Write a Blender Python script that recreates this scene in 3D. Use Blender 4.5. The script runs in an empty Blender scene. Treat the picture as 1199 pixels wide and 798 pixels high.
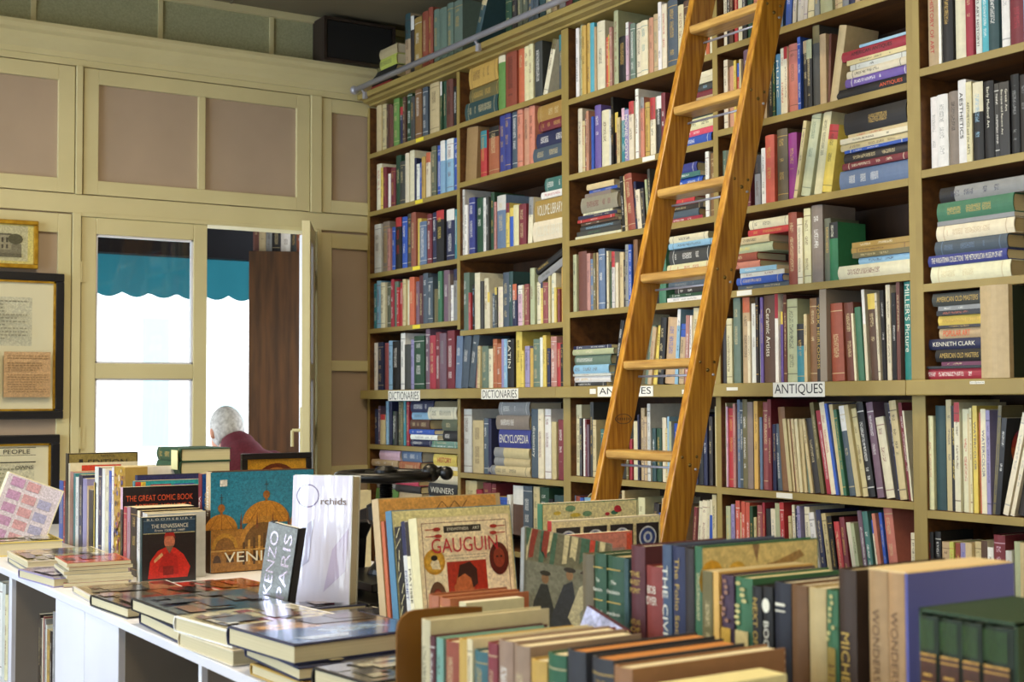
# Used-book shop: bookcases, rolling ladder, counter of art books, doorway.
LAMP=[40, 10, 18, 6, 4]
DAY=[105, 10]
SKY=5
EXPO=-0.12
NIND=400
EX={'dict1': [0.314,0.609,1.251,1.296],'dict2': [1.121,1.393,1.256,1.296],'ant1': [1.91,2.223,1.262,1.297],'ant2': [2.796,3.007,1.257,1.3],'s1': [1.863,1.899,1.272,1.29],'s2': [2.373,2.403,1.269,1.283],'s3': [2.589,2.64,1.278,1.288],'sc': [3.513,3.558,1.287,1.294],'y1': [0.519,2.403],'y2': [0.511,2.133],'y3': [0.486,1.839],'y4': [0.485,1.576],'l1': [2.147,2.073],'p1': [2.629,0.967],'l4': [2.62,1.584],'l6': [1.913,0.962],'p0': [2.786,0.966],'part': [2.938,2.965],'rowL': [(0.765,0.056,0.219,'bl',0),(0.825,0.019,0.221,'rd',0),(0.847,0.033,0.319,'bk',0),(0.888,0.021,0.285,'cr',0),(0.912,0.037,0.257,'dp',0),(0.955,0.025,0.253,'tl',0),(0.983,0.036,0.241,'wh',0),(1.023,0.045,0.25,'nv',0),(1.075,0.048,0.24,'li',0),(1.126,0.019,0.217,'tn',0),(1.149,0.051,0.206,'bk',0),(1.207,0.025,0.233,'ye',0)],'rowL2': [(1.217,0.042,0.286,'wh',0),(1.262,0.034,0.284,'nv',0),(1.302,0.034,0.283,'wh',0),(1.341,0.036,0.262,'cr',0),(1.38,0.024,0.279,'bl',0),(1.409,0.022,0.291,'wh',0),(1.437,0.117,0.296,'cy2',0)],'rowM': [(1.773,0.031,0.193,'cs',0),(1.807,0.029,0.196,'gp',0),(1.841,0.058,0.196,'bk',0),(1.903,0.024,0.19,'cr',0),(1.932,0.017,0.192,'dk',0),(1.951,0.017,0.188,'lg',0),(1.971,0.022,0.186,'lg',0)],'rowA': [(3.944,0.031,0.244,'ol2',0),(3.978,0.032,0.248,'dg',0),(4.014,0.045,0.247,'dg',0),(4.062,0.011,0.246,'dt',0),(4.076,0.035,0.269,'dm',0),(4.115,0.04,0.241,'mb2',0),(4.158,0.021,0.277,'sl2',0),(4.181,0.029,0.277,'nv2',0),(4.212,0.02,0.276,'dk',0)],'rowA2': [(4.235,0.018,0.281,'gn2',0),(4.254,0.023,0.247,'ol',0),(4.279,0.012,0.248,'yo',0),(4.293,0.026,0.245,'pp',0),(4.322,0.035,0.245,'gpn',0),(4.359,0.019,0.236,'bk',0),(4.381,0.019,0.238,'bk',0),(4.403,0.031,0.247,'nb',0),(4.436,0.03,0.247,'br3',0),(4.469,0.031,0.247,'ct2',0),(4.504,0.019,0.247,'gpn',0)],'rowA3': [(4.524,0.03,0.277,'db',0),(4.576,0.031,0.28,'wd',0),(4.609,0.026,0.281,'wd',0)],'rowA4': [(4.713,0.026,0.252,'gset',0),(4.742,0.03,0.252,'gset',0),(4.774,0.026,0.252,'gset',0),(4.802,0.039,0.252,'gset',0)],'rowB': [(4.023,0.026,0.177,'bg',0),(4.051,0.015,0.156,'dm',0),(4.069,0.02,0.156,'mi',0),(4.092,0.038,0.156,'rs',0),(4.133,0.024,0.164,'gd',0),(4.158,0.014,0.167,'ce',0),(4.173,0.035,0.154,'tl2',0),(4.211,0.024,0.17,'cs2b',0),(4.237,0.035,0.178,'tpk',0),(4.274,0.038,0.177,'tpk',0),(4.316,0.036,0.164,'gd',0),(4.355,0.04,0.178,'gn2',0),(4.398,0.039,0.189,'dk2',0)],'rowB2': [(4.451,0.043,0.188,'dk2',0),(4.496,0.035,0.184,'rb',0)],'top': [(0.372,0.423,0.288,'tn/dt',0),(0.426,0.458,0.267,'dk/wh',0),(0.459,0.528,0.248,'gd2',0),(0.533,0.586,0.258,'rs',0),(0.587,0.629,0.265,'rs',0),(0.637,0.686,0.243,'gg',0),(0.687,0.752,0.236,'gg',0),(0.755,0.807,0.241,'gg',0),(0.812,0.884,0.236,'gg',0),(0.959,1.004,0.25,'dt/ct',0.42),(1.224,1.271,0.146,'dg',0),(1.275,1.309,0.143,'dk',0),(1.313,1.348,0.14,'olg',0),(1.35,1.387,0.14,'olg',0),(1.391,1.427,0.14,'sl',0),(1.428,1.463,0.14,'sl',0),(1.469,1.51,0.14,'dt',0),(1.516,1.551,0.14,'ce',0),(1.554,1.591,0.14,'tn',0),(1.605,1.645,0.14,'gy',0),(1.648,1.69,0.14,'mr',0),(1.693,1.729,0.14,'dg',0)]}
LETTER={(4, 5, 3.23): ("MILLER'S Picture", 'inkwhite', 0.28, 0.96, 0.5), (2, 5, 1.21): ('LATIN', 'inkwhite', 0.4, 0.97, 0.45), (2, 3, 1.41): ('VOLUME LIBRARY', 'inkwhite', 0.1, 0.9, 0.5), (4, 5, 2.69): ('Ceramic Artists', 'inkwhite', 0.3, 0.85, 0.35), (4, 5, 2.91): ('YORK HEIRLOOMS', 'inkgold', 0.15, 0.92, 0.5), (5, 1, 3.34): ('HISTORY OF ART', 'inkred', 0.15, 0.8, 0.35), (5, 1, 3.49): ('WHAT IS ART HISTORY?', 'ink', 0.1, 0.85, 0.4), (5, 2, 3.44): ('AESTHETICS', 'ink', 0.3, 0.85, 0.4), (5, 2, 3.46): ('AESTHETICS and the ARTS', 'ink', 0.1, 0.75, 0.4), (5, 2, 3.52): ('Early Medieval Art', 'inkwhite', 0.4, 0.92, 0.35), (5, 2, 3.56): ('Baroque and Rococo Art', 'inkwhite', 0.3, 0.9, 0.45), (5, 2, 3.58): ('Greek Art', 'inkwhite', 0.6, 0.9, 0.4), (5, 5, 3.35): ('AMERICAN OLD MASTERS', 'inkgold', 0.1, 0.9, 0.4), (5, 5, 3.36): ('POPULAR ART', 'inkor', 0.1, 0.7, 0.6), (5, 5, 3.32): ('KENNETH CLARK', 'inkwhite', 0.1, 0.85, 0.4), (5, 3, 3.33): ('THE WRIGHTSMAN COLLECTIONS  THE METROPOLITAN MUSEUM OF ART', 'inkwhite', 0.05, 0.95, 0.5), (4, 2, 3.03): ('AMERICAN ANTIQUES', 'ink', 0.15, 0.75, 0.45), (4, 2, 3.0): ('ANTIQUES', 'inkor', 0.6, 0.9, 0.4), (4, 2, 2.75): ('MUSIC', 'inkwhite', 0.3, 0.9, 0.45), (3, 2, 1.99): ('MOVIE GOTV', 'inkwhite', 0.05, 0.9, 0.6), (5, 6, 3.49): ('WATERCOLOR', 'inkblue', 0.35, 0.8, 0.5), (5, 6, 3.47): ('WATERCOLOR', 'inkblue', 0.4, 0.85, 0.5), (5, 7, 3.31): ('THE CO', 'inkred', 0.4, 0.85, 0.5), (2, 6, 1.14): ('ENCYCLOPEDIA', 'inkwhite', 0.05, 0.95, 0.45), (2, 6, 1.37): ('dictionary', 'inkwhite', 0.3, 0.75, 0.45), (1, 7, 0.57): ('WINNERS', 'inkwhite', 0.1, 0.9, 0.45), (1, 2, 0.05): ('The Unquiet Grave', 'inkred', 0.1, 0.9, 0.4), (1, 7, 0.6): ('HISTORY', 'inkred', 0.2, 0.8, 0.45), (4, 4, 2.97): ('AMERICAN VICTORIAN', 'inkwhite', 0.75, 0.95, 0.3)}
# kind,bay,shelf,x,z,thickness,height,lean,colour,size rank,stack
BOOKS=[
('U',1,1,0.0562,2.421,0.0503,0.2251,0,'ct',325,0),('U',1,1,0.1071,2.421,0.0398,0.2217,0,'ct',258,0),('U',1,1,0.1486,2.421,0.0211,0.2157,0,'br^ct',135,0),('U',1,1,0.1713,2.421,0.0295,0.2107,0,'mb',186,0),
('U',1,1,0.2025,2.421,0.0335,0.1945,0,'mb',198,0),('U',1,1,0.2388,2.421,0.0542,0.2208,0,'gr',370,0),('U',1,1,0.2936,2.421,0.0306,0.1755,0,'nv/rd^wh',170,0),('U',1,1,0.3279,2.421,0.0252,0.214,0,'br',172,0),
('U',1,1,0.3537,2.421,0.0464,0.239,0,'dg^wh',358,0),('U',1,1,0.4018,2.421,0.0388,0.2011,0,'dgy',257,0),('U',1,1,0.4422,2.421,0.0582,0.2279,0,'le',446,0),('U',1,1,0.502,2.421,0.0485,0.2244,0,'sl',373,0),
('U',1,1,0.5811,2.421,0.0825,0.2268,0,'ct^br',674,0),('U',1,1,0.6765,2.421,0.0163,0.2168,0,'dg/wh',131,0),('U',1,1,0.6944,2.421,0.0265,0.2145,0,'dg',211,0),('U',1,1,0.7224,2.421,0.0556,0.213,0,'mb^bk',448,0),
('U',1,1,0.785,2.421,0.0348,0.1724,0,'bk^wh',233,0),('U',1,1,0.824,2.421,0.0273,0.2207,0,'wh^gy',236,0),('U',1,2,0.0485,2.145,0.0514,0.2228,0,'cr^rd',328,0),('U',1,2,0.1005,2.145,0.03,0.199,0,'ye',175,0),
('U',1,2,0.1322,2.145,0.0341,0.1965,0,'mr',198,0),('U',1,2,0.169,2.145,0.0241,0.1618,0,'wh',118,0),('U',1,2,0.1959,2.145,0.0441,0.184,0,'mr',247,0),('U',1,2,0.2449,2.145,0.0488,0.2335,0,'dg',352,0),
('U',1,2,0.2942,2.145,0.0492,0.1988,0,'dgy',309,0),('U',1,2,0.3481,2.145,0.0362,0.2284,0,'cr',267,0),('U',1,2,0.386,2.145,0.0439,0.2341,0,'cr',337,0),('U',1,2,0.4315,2.145,0.0185,0.195,0,'nv',121,0),
('U',1,2,0.4506,2.145,0.0283,0.1648,0,'wh^nv',157,0),('U',1,2,0.4804,2.145,0.0202,0.1682,0,'bl^wh',116,0),('U',1,2,0.5022,2.145,0.0347,0.1878,0,'gd',224,0),('U',1,2,0.5414,2.145,0.0401,0.2004,0,'cr/or',281,0),
('U',1,2,0.5851,2.145,0.0416,0.222,0,'olg',328,0),('U',1,2,0.6291,2.145,0.0429,0.2195,0,'bl^wh',342,0),('U',1,2,0.6736,2.145,0.0414,0.2313,0,'lb/wh',354,0),('U',1,2,0.7165,2.145,0.0592,0.2321,0,'lb/wh',519,0),
('U',1,2,0.78,2.145,0.0465,0.2264,0,'bl^wh',407,0),('U',1,3,0.0296,1.851,0.068,0.2317,0,'lg',450,0),('U',1,3,0.107,1.851,0.0688,0.2357,0,'tp',478,0),('U',1,3,0.1775,1.851,0.0304,0.1974,0,'dp',182,0),
('U',1,3,0.2085,1.851,0.0302,0.2015,0,'bl^wh',186,0),('U',1,3,0.2414,1.851,0.057,0.2409,0,'bk/rd^rd',426,0),('U',1,3,0.3042,1.851,0.0479,0.2367,0,'bl^wh',360,0),('U',1,3,0.3527,1.851,0.0503,0.2455,0,'dgy',400,0),
('U',1,3,0.4036,1.851,0.0456,0.2447,0,'bk2^ct',369,0),('U',1,3,0.4508,1.851,0.0322,0.2134,0,'ye',232,0),('U',1,3,0.4856,1.851,0.0621,0.1934,0,'gb^wh',413,0),('U',1,3,0.5493,1.851,0.039,0.2207,0,'mr^wh',302,0),
('U',1,3,0.5898,1.851,0.0414,0.2229,0,'nv^wh',330,0),('U',1,3,0.6328,1.851,0.0661,0.2257,0,'bk/rd^ye',546,0),('U',1,3,0.7097,1.851,0.0674,0.222,0,'nv/wh^wh',566,0),('U',1,3,0.7832,1.851,0.0239,0.2148,0,'tl^wh',200,0),
('U',1,3,0.8086,1.851,0.0228,0.221,0,'wh',198,0),('U',1,4,0.0186,1.59,0.0428,0.214,0,'tl^wh',260,0),('U',1,4,0.0652,1.59,0.0422,0.2232,0,'lb',273,0),('U',1,4,0.1081,1.59,0.0428,0.2124,0,'cr',268,0),
('U',1,4,0.1547,1.59,0.0444,0.2088,0,'olg',278,0),('U',1,4,0.2019,1.59,0.0302,0.2207,0,'cs^wh',204,0),('U',1,4,0.2337,1.59,0.0351,0.2082,0,'gg',227,0),('U',1,4,0.2705,1.59,0.0223,0.1788,0,'rd',126,0),
('U',1,4,0.2935,1.59,0.0294,0.199,0,'rd^wh',186,0),('U',1,4,0.3235,1.59,0.0302,0.2113,0,'ct',205,0),('U',1,4,0.3543,1.59,0.032,0.2065,0,'cr',215,0),('U',1,4,0.3889,1.59,0.0467,0.2153,0,'or',331,0),
('U',1,4,0.4362,1.59,0.0352,0.1929,0,'mv',229,0),('U',1,4,0.473,1.59,0.0407,0.2161,0,'dm',300,0),('U',1,4,0.5173,1.59,0.0441,0.222,0,'sl^wh',340,0),('U',1,4,0.562,1.59,0.0416,0.1996,0,'sl',294,0),
('U',1,4,0.6052,1.59,0.0326,0.1474,0,'ol',174,0),('U',1,4,0.6432,1.59,0.0342,0.2216,0,'gn^cr',277,0),('U',1,4,0.6807,1.59,0.0504,0.2225,0,'mv^wh',418,0),('U',1,4,0.7336,1.59,0.0168,0.2033,0,'tp',132,0),
('U',1,4,0.751,1.59,0.0231,0.1534,0,'wh^pu',137,0),('U',1,4,0.7766,1.59,0.041,0.2195,0,'gy/nv',349,0),('U',1,5,-0.0149,1.301,0.0375,0.2215,0,'wh',233,0),('U',1,5,0.0243,1.301,0.0371,0.2226,0,'wh^gy',236,0),
('U',1,5,0.0653,1.301,0.0563,0.2232,0,'nv',364,0),('U',1,5,0.1287,1.301,0.0457,0.2185,0,'dr',297,0),('U',1,5,0.1761,1.301,0.0356,0.2268,0,'lb^bk',245,0),('U',1,5,0.2134,1.301,0.0698,0.2222,0,'bk^wh',477,0),
('U',1,5,0.2858,1.301,0.0428,0.2565,0,'wh',348,0),('U',1,5,0.3313,1.301,0.0635,0.2033,0,'dgy',417,0),('U',1,5,0.3984,1.301,0.0285,0.2231,0,'li',212,0),('U',1,5,0.4286,1.301,0.0932,0.2373,0,'dg^wh',745,0),
('U',1,5,0.5233,1.301,0.0372,0.2652,0,'mv^wh',345,0),('U',1,5,0.5611,1.301,0.053,0.2349,0,'cs',441,0),('U',1,5,0.6166,1.301,0.0447,0.2467,0,'mr^wh',400,0),('U',1,5,0.6628,1.301,0.0579,0.2398,0,'mv^gy',514,0),
('U',1,5,0.7222,1.301,0.0642,0.2485,0,'mr^wh',606,0),('U',1,5,0.7897,1.301,0.0513,0.2212,0.062,'gb^wh',444,0),('U',1,5,0.8435,1.301,0.0569,0.2209,0.15,'sl^wh',504,0),('U',2,5,0.9034,1.301,0.0496,0.2224,0.194,'sl^wh',454,0),
('U',2,5,0.9546,1.301,0.0225,0.1753,0.094,'dp',167,0),('U',2,5,0.9794,1.301,0.0215,0.1737,0.036,'ct',160,0),('U',2,5,1.0033,1.301,0.0499,0.1723,0,'gg',370,0),('U',2,5,1.0588,1.301,0.0351,0.1596,0,'cr',247,0),
('U',2,5,1.0953,1.301,0.0322,0.1976,0,'ob',286,0),('U',2,5,1.1289,1.301,0.0335,0.1789,0,'ob',274,0),('U',2,5,1.1647,1.301,0.0179,0.1951,0,'li',164,0),('U',2,5,1.184,1.301,0.0242,0.1942,0,'lb^wh',221,0),
('U',2,5,1.2096,1.301,0.0461,0.1927,0,'bk^wh',420,0),('U',2,5,1.2594,1.301,0.043,0.2204,0,'ye^bk',459,0),('U',2,5,1.3046,1.301,0.0241,0.143,0,'ye^bk',171,0),('U',2,5,1.33,1.301,0.033,0.1609,0,'li^bk',266,0),
('U',2,5,1.3644,1.301,0.0213,0.1515,0,'gd',166,0),('U',2,5,1.3871,1.301,0.0428,0.1857,0,'gg',408,0),('U',2,5,1.4312,1.301,0.0253,0.1905,0,'wh',254,0),('U',2,5,1.4579,1.301,0.0236,0.1976,0,'ye',250,0),
('U',2,5,1.4843,1.301,0.0191,0.1475,0,'nv',153,0),('U',2,5,1.5054,1.301,0.0383,0.1912,0,'dp^wh',399,0),('U',2,5,1.5451,1.301,0.0315,0.1654,0,'rd',289,0),('U',2,5,1.5828,1.301,0.0206,0.1602,0,'bk',188,0),
('U',1,6,0.0322,1.048,0.037,0.164,0,'nv',174,0),('U',1,6,0.0719,1.048,0.0235,0.1791,0,'mv',124,0),('U',1,6,0.1004,1.048,0.0492,0.1393,0,'ct/rd',202,0),('U',1,6,0.1545,1.048,0.0283,0.2014,0,'lb^nv',172,0),
('U',1,6,0.1845,1.048,0.027,0.1989,0,'nv',165,0),('U',1,6,0.2153,1.048,0.0215,0.1547,0,'dg^wh',104,0),('U',1,6,0.2385,1.048,0.0256,0.1548,0,'dgy^wh',124,0),('U',1,6,0.2667,1.048,0.0326,0.1988,0,'olg',205,0),
('U',1,6,0.301,1.048,0.0231,0.1963,0,'ol',146,0),('U',1,6,0.3288,1.048,0.0219,0.2035,0,'tl',145,0),('U',1,6,0.3533,1.048,0.0238,0.1987,0,'cs',155,0),('S',1,6,0.3818,1.048,0.0299,0.2063,0,'nv^wh',321,2),
('S',1,6,0.402,1.0785,0.0214,0.2431,0,'wh^gy',275,2),('S',1,6,0.3819,1.1005,0.023,0.2207,0,'bl^wh',267,2),('S',1,6,0.3769,1.1241,0.0426,0.1876,0,'br^ct',411,2),('S',1,6,0.4072,1.1673,0.0308,0.1669,0,'lb',268,2),
('S',1,6,0.3872,1.1987,0.0522,0.2111,0,'nv^wh',569,2),('S',1,6,0.5929,1.048,0.0111,0.219,0,'gn',139,3),('S',1,6,0.591,1.0597,0.0157,0.2209,0,'gn',195,3),('S',1,6,0.6825,1.076,0.0452,0.1296,0,'bk^wh',326,3),
('S',1,6,0.6873,1.1217,0.0478,0.125,0,'olg^ct',332,3),('S',1,6,0.5713,1.1702,0.0522,0.2412,0,'cr',688,3),('S',1,7,0.0638,0.74,0.1041,0.2115,0,'gr',1038,4),('S',1,7,0.0677,0.8447,0.0247,0.2039,0,'gy',242,4),
('S',1,7,0.0578,0.87,0.0277,0.2063,0,'pkr',273,4),('S',1,7,0.0578,0.8983,0.0489,0.2139,0,'nv^ye',496,4),('S',1,7,0.0279,0.9478,0.0299,0.255,0,'tn^wh',363,4),('S',1,7,0.0972,0.9783,0.0421,0.2044,0,'pk',412,4),
('S',1,7,0.279,0.74,0.0976,0.2175,0,'tn',1063,5),('S',1,7,0.2603,0.8382,0.0317,0.2328,0,'dk',372,5),('S',1,7,0.2529,0.8705,0.0315,0.2191,0,'pkr',347,5),('S',1,7,0.2791,0.9025,0.0312,0.1823,0,'lb^nv',286,5),
('S',1,7,0.2867,0.9343,0.0416,0.2014,0,'ob',423,5),('S',1,7,0.2905,0.9765,0.0493,0.1995,0,'gb^wh',495,5),('S',1,7,0.5596,0.74,0.0649,0.24,0,'bl',1654,6),('S',1,7,0.5679,0.8055,0.0303,0.24,0,'lb^bk',780,6),
('S',1,7,0.5664,0.8364,0.0561,0.245,0,'bk^wh',751,6),('S',1,7,0.5492,0.893,0.0365,0.2624,0,'cr',525,6),('S',1,7,0.5614,0.9301,0.0218,0.2503,0,'ye',303,6),('S',1,7,0.5908,0.9525,0.0165,0.221,0,'cr',205,6),
('S',1,7,0.6029,0.9695,0.05,0.2091,0,'ye^or',575,6),('S',2,1,0.9001,2.423,0.0736,0.2493,0,'dt^ct',1090,7),('S',2,1,0.9049,2.4972,0.0613,0.2483,0,'ol^gd',907,7),('S',2,1,0.9141,2.5592,0.0955,0.2363,0,'gd^br',1339,7),
('U',2,1,1.1524,2.423,0.0522,0.236,0,'gr/cr',562,0),('U',2,1,1.2077,2.423,0.0805,0.2468,0,'rs^bk',941,0),('U',2,1,1.2904,2.423,0.0446,0.2561,0,'or^ct',553,0),('U',2,1,1.3364,2.423,0.0386,0.225,0,'ce',430,0),
('U',2,1,1.3764,2.423,0.0321,0.2317,0,'ce',374,0),('U',2,1,1.4106,2.423,0.0532,0.2356,0,'dgy^wh',721,0),('U',2,1,1.4646,2.423,0.0302,0.2151,0.33,'cr/ol',342,0),('U',2,1,1.5799,2.423,0.0265,0.2132,0,'sl/tl',314,0),
('U',2,1,1.6077,2.423,0.027,0.2108,0,'sl/tl',320,0),('U',2,2,0.8693,2.17,0.0895,0.2251,0.076,'pm',823,0),('U',2,2,1.0069,2.17,0.0485,0.1933,0,'rd/tl',402,0),('U',2,2,1.0662,2.17,0.0781,0.1984,0,'ob/bk',691,0),
('U',2,2,1.1531,2.17,0.044,0.2388,0,'bl2^gd',479,0),('U',2,2,1.1985,2.17,0.0426,0.2351,0,'bl2^gd',466,0),('U',2,2,1.2425,2.17,0.0436,0.2378,0,'sl^wh',493,0),('U',2,2,1.2875,2.17,0.0399,0.2364,0,'sa^bk',457,0),
('U',2,2,1.3288,2.17,0.0379,0.2354,0,'st^bk',440,0),('U',2,2,1.3681,2.17,0.0412,0.2363,0,'sa^bk',490,0),('S',2,2,1.4139,2.17,0.0545,0.2148,0,'sl^ct',814,8),('S',2,2,1.4166,2.2251,0.0598,0.2127,0,'nv^wh',885,8),
('S',2,2,1.456,2.2855,0.04,0.1738,0,'mr^gd',488,8),('S',2,2,1.4191,2.3261,0.0664,0.2113,0,'gd2',974,8),('U',2,3,0.8606,1.861,0.0189,0.2796,0,'lg',213,0),('U',2,3,0.881,1.861,0.0232,0.2109,0,'wh',199,0),
('U',2,3,0.9065,1.861,0.0482,0.2378,0,'bl2^wh',469,0),('U',2,3,0.9622,1.861,0.0525,0.2304,0,'dg^wh',508,0),('U',2,3,1.0178,1.861,0.0323,0.2246,0,'wh^gy',313,0),('U',2,3,1.0515,1.861,0.0203,0.2233,0,'dgy^wh',200,0),
('U',2,3,1.0733,1.861,0.0277,0.2398,0,'dg^gd',293,0),('U',2,3,1.1024,1.861,0.0176,0.1972,0,'dp',156,0),('U',2,3,1.1222,1.861,0.0662,0.2187,0,'gb/lg',657,0),('U',2,3,1.1938,1.861,0.0266,0.1809,0,'ye/mr',225,0),
('U',2,3,1.2226,1.861,0.0304,0.1577,0,'bl/ye',227,0),('U',2,3,1.2552,1.861,0.0386,0.164,0,'ce',305,0),('U',2,3,1.2944,1.861,0.0512,0.1626,0,'mr',410,0),('U',2,3,1.36,1.861,0.0313,0.1813,0.059,'cr/gy',286,0),
('S',2,3,1.4059,1.861,0.0794,0.2197,0,'cr^ct',1212,9),('S',2,3,1.4067,1.941,0.0818,0.2198,0,'gd2^cr',1247,9),('S',2,3,1.4632,2.0234,0.0255,0.1638,0,'wh^rd',297,9),('S',2,3,1.482,2.0495,0.0521,0.1454,0,'tg^wh',533,9),
('U',2,4,0.8268,1.544,0.072,0.2441,0,'gg',700,0),('U',2,4,0.9126,1.544,0.0168,0.1563,0,'rd',110,0),('U',2,4,0.9309,1.544,0.0202,0.1885,0,'bk^lb',159,0),('U',2,4,0.9525,1.544,0.0423,0.2351,0,'cr',417,0),
('U',2,4,0.9971,1.544,0.0257,0.1981,0,'dgy',219,0),('U',2,4,1.0268,1.544,0.033,0.2074,0,'cr',297,0),('U',2,4,1.0612,1.544,0.0186,0.1483,0,'cr/ye',123,0),('U',2,4,1.0837,1.544,0.025,0.1421,0,'sl',159,0),
('U',2,4,1.1101,1.544,0.0166,0.1646,0,'dgy/ye',125,0),('U',2,4,1.1282,1.544,0.036,0.1647,0,'cr^pk',270,0),('U',2,4,1.1664,1.544,0.0484,0.2197,0,'sl^ct',491,0),('U',2,4,1.2162,1.544,0.0288,0.2199,0,'dt',299,0),
('U',2,4,1.2464,1.544,0.03,0.1671,0,'nv/or',241,0),('U',2,4,1.2817,1.544,0.0413,0.1598,0,'pk/wh',322,0),('U',2,4,1.3244,1.544,0.0125,0.1577,0,'ct',100,0),('U',2,4,1.3382,1.544,0.0307,0.1602,0,'dr',247,0),
('U',2,4,1.3786,1.544,0.0311,0.2199,0,'sg',349,0),('U',2,4,1.4148,1.544,0.0322,0.1628,0,'cr',273,0),('U',2,4,1.4498,1.544,0.0149,0.1671,0,'ye/nv',134,0),('U',2,4,1.4668,1.544,0.0331,0.1568,0,'dr',277,0),
('U',2,4,1.5034,1.544,0.0125,0.1897,0,'ct',131,0),('U',2,4,1.5172,1.544,0.029,0.19,0,'cr^tl',301,0),('U',2,4,1.5475,1.544,0.0151,0.1331,0,'ye',114,0),('U',2,4,1.5639,1.544,0.0129,0.126,0,'mr',93,0),
('U',2,4,1.5782,1.544,0.0319,0.2363,0,'yo^br',424,0),('U',2,6,0.8505,0.951,0.0712,0.2635,0,'lg',755,0),('U',2,6,0.9327,0.951,0.0847,0.2174,0,'ct',768,0),('U',2,6,1.0213,0.951,0.0345,0.2268,0,'sl^wh',341,0),
('U',2,6,1.0573,0.951,0.0234,0.2249,0,'nv',235,0),('U',2,6,1.3704,0.951,0.0533,0.2651,0,'sl^ct',722,0),('U',2,6,1.4273,0.951,0.0377,0.2652,0,'cr^mr',527,0),('U',2,6,1.4678,0.951,0.0409,0.2653,0,'wh^mr',581,0),
('U',2,6,1.51,0.951,0.031,0.2168,0,'ct',369,0),('U',2,6,1.5545,0.951,0.0425,0.2254,0,'mr^wh',536,0),('S',2,6,1.0583,0.951,0.0369,0.3108,0,'ct/gy',737,10),('S',2,6,1.1121,0.9885,0.0325,0.2572,0,'ct/gy',542,10),
('S',2,6,1.1132,1.0216,0.0396,0.2565,0,'ct/gy',656,10),('S',2,6,1.1446,1.0618,0.072,0.2256,0,'bl2^wh',1048,10),('S',2,6,1.132,1.1344,0.0566,0.2387,0,'tp^wh',871,10),('S',2,6,1.1487,1.1915,0.0512,0.2225,0,'gy^wh',737,10),
('U',2,7,0.8633,0.72,0.0931,0.1959,0,'ct^bk',736,0),('U',2,7,0.96,0.72,0.0452,0.1638,0,'cs',313,0),('U',2,7,1.0089,0.72,0.0625,0.1942,0,'mr',523,0),('U',2,7,1.0749,0.72,0.0319,0.1928,0,'mr',276,0),
('U',2,7,1.1192,0.72,0.0776,0.1437,0,'ye/bl',503,0),('U',2,7,1.2018,0.72,0.0264,0.1546,0,'wh',195,0),('U',2,7,1.2316,0.72,0.0777,0.194,0,'br/wh',720,0),('U',2,7,1.3127,0.72,0.0636,0.1962,0,'sl^wh',620,0),
('U',2,7,1.381,0.72,0.0423,0.1969,0,'ct',429,0),('U',2,7,1.4293,0.72,0.0626,0.1961,0,'dg^wh',645,0),('U',2,7,1.4951,0.72,0.0292,0.155,0,'bk',247,0),('U',2,7,1.5288,0.72,0.0632,0.1724,0,'dt',599,0),
('U',3,1,1.6929,2.373,0.0207,0.2619,0,'wh^bk',319,0),('U',3,1,1.7149,2.373,0.0178,0.2993,0,'sg',318,0),('U',3,1,1.734,2.373,0.0265,0.2616,0,'gd^bk',415,0),('U',3,1,1.7618,2.373,0.0189,0.266,0,'gd',306,0),
('U',3,1,1.7826,2.373,0.0261,0.2602,0,'cy',416,0),('U',3,1,1.8119,2.373,0.0126,0.241,0,'tn',193,0),('U',3,1,1.8258,2.373,0.0479,0.2533,0,'cr^bk',763,0),('U',3,1,1.8762,2.373,0.0195,0.1879,0,'ro^cr',237,0),
('U',3,1,1.8969,2.373,0.0123,0.1938,0,'ye',157,0),('U',3,1,1.9104,2.373,0.0154,0.2156,0,'dp^cr',219,0),('U',3,1,1.9271,2.373,0.0254,0.2707,0,'sg',454,0),('U',3,1,1.9544,2.373,0.0495,0.1686,0,'bk^gd',567,0),
('U',3,1,2.0051,2.373,0.0161,0.2106,0,'pk/wh',235,0),('U',3,1,2.0224,2.373,0.0283,0.2012,0,'gg^wh',396,0),('U',3,1,2.0519,2.373,0.034,0.1955,0,'cr^bk',471,0),('U',3,1,2.0871,2.373,0.0389,0.1941,0,'cr^tl',546,0),
('U',3,1,2.1273,2.373,0.0219,0.1978,0,'st',319,0),('U',3,1,2.1504,2.373,0.0293,0.2044,0,'tn^gg',446,0),('U',3,1,2.1809,2.373,0.0186,0.2391,0,'wh^bk',337,0),('U',3,1,2.2006,2.373,0.0259,0.2259,0,'cr^rd',447,0),
('U',3,1,2.2283,2.373,0.0511,0.2324,0,'sl^gd',927,0),('U',3,1,2.2823,2.373,0.0341,0.2027,0,'ce',553,0),('U',3,1,2.3175,2.373,0.0281,0.2074,0,'br^ct',476,0),('U',3,1,2.3468,2.373,0.0262,0.2039,0,'dgy',443,0),
('U',3,1,2.3746,2.373,0.0254,0.1898,0,'tn',406,0),('U',3,1,2.4098,2.373,0.0234,0.19,0,'cr',147,0),('U',3,1,2.435,2.373,0.0174,0.19,0,'or',119,0),('U',3,1,2.454,2.373,0.0089,0.19,0,'cr',51,0),
('U',3,1,2.464,2.373,0.0177,0.19,0,'sg',107,0),('U',3,2,1.6939,2.089,0.0261,0.244,0,'cr',376,0),('U',3,2,1.7213,2.089,0.0184,0.1938,0,'ct^rd',215,0),('U',3,2,1.741,2.089,0.0223,0.2178,0,'mb',295,0),
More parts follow.
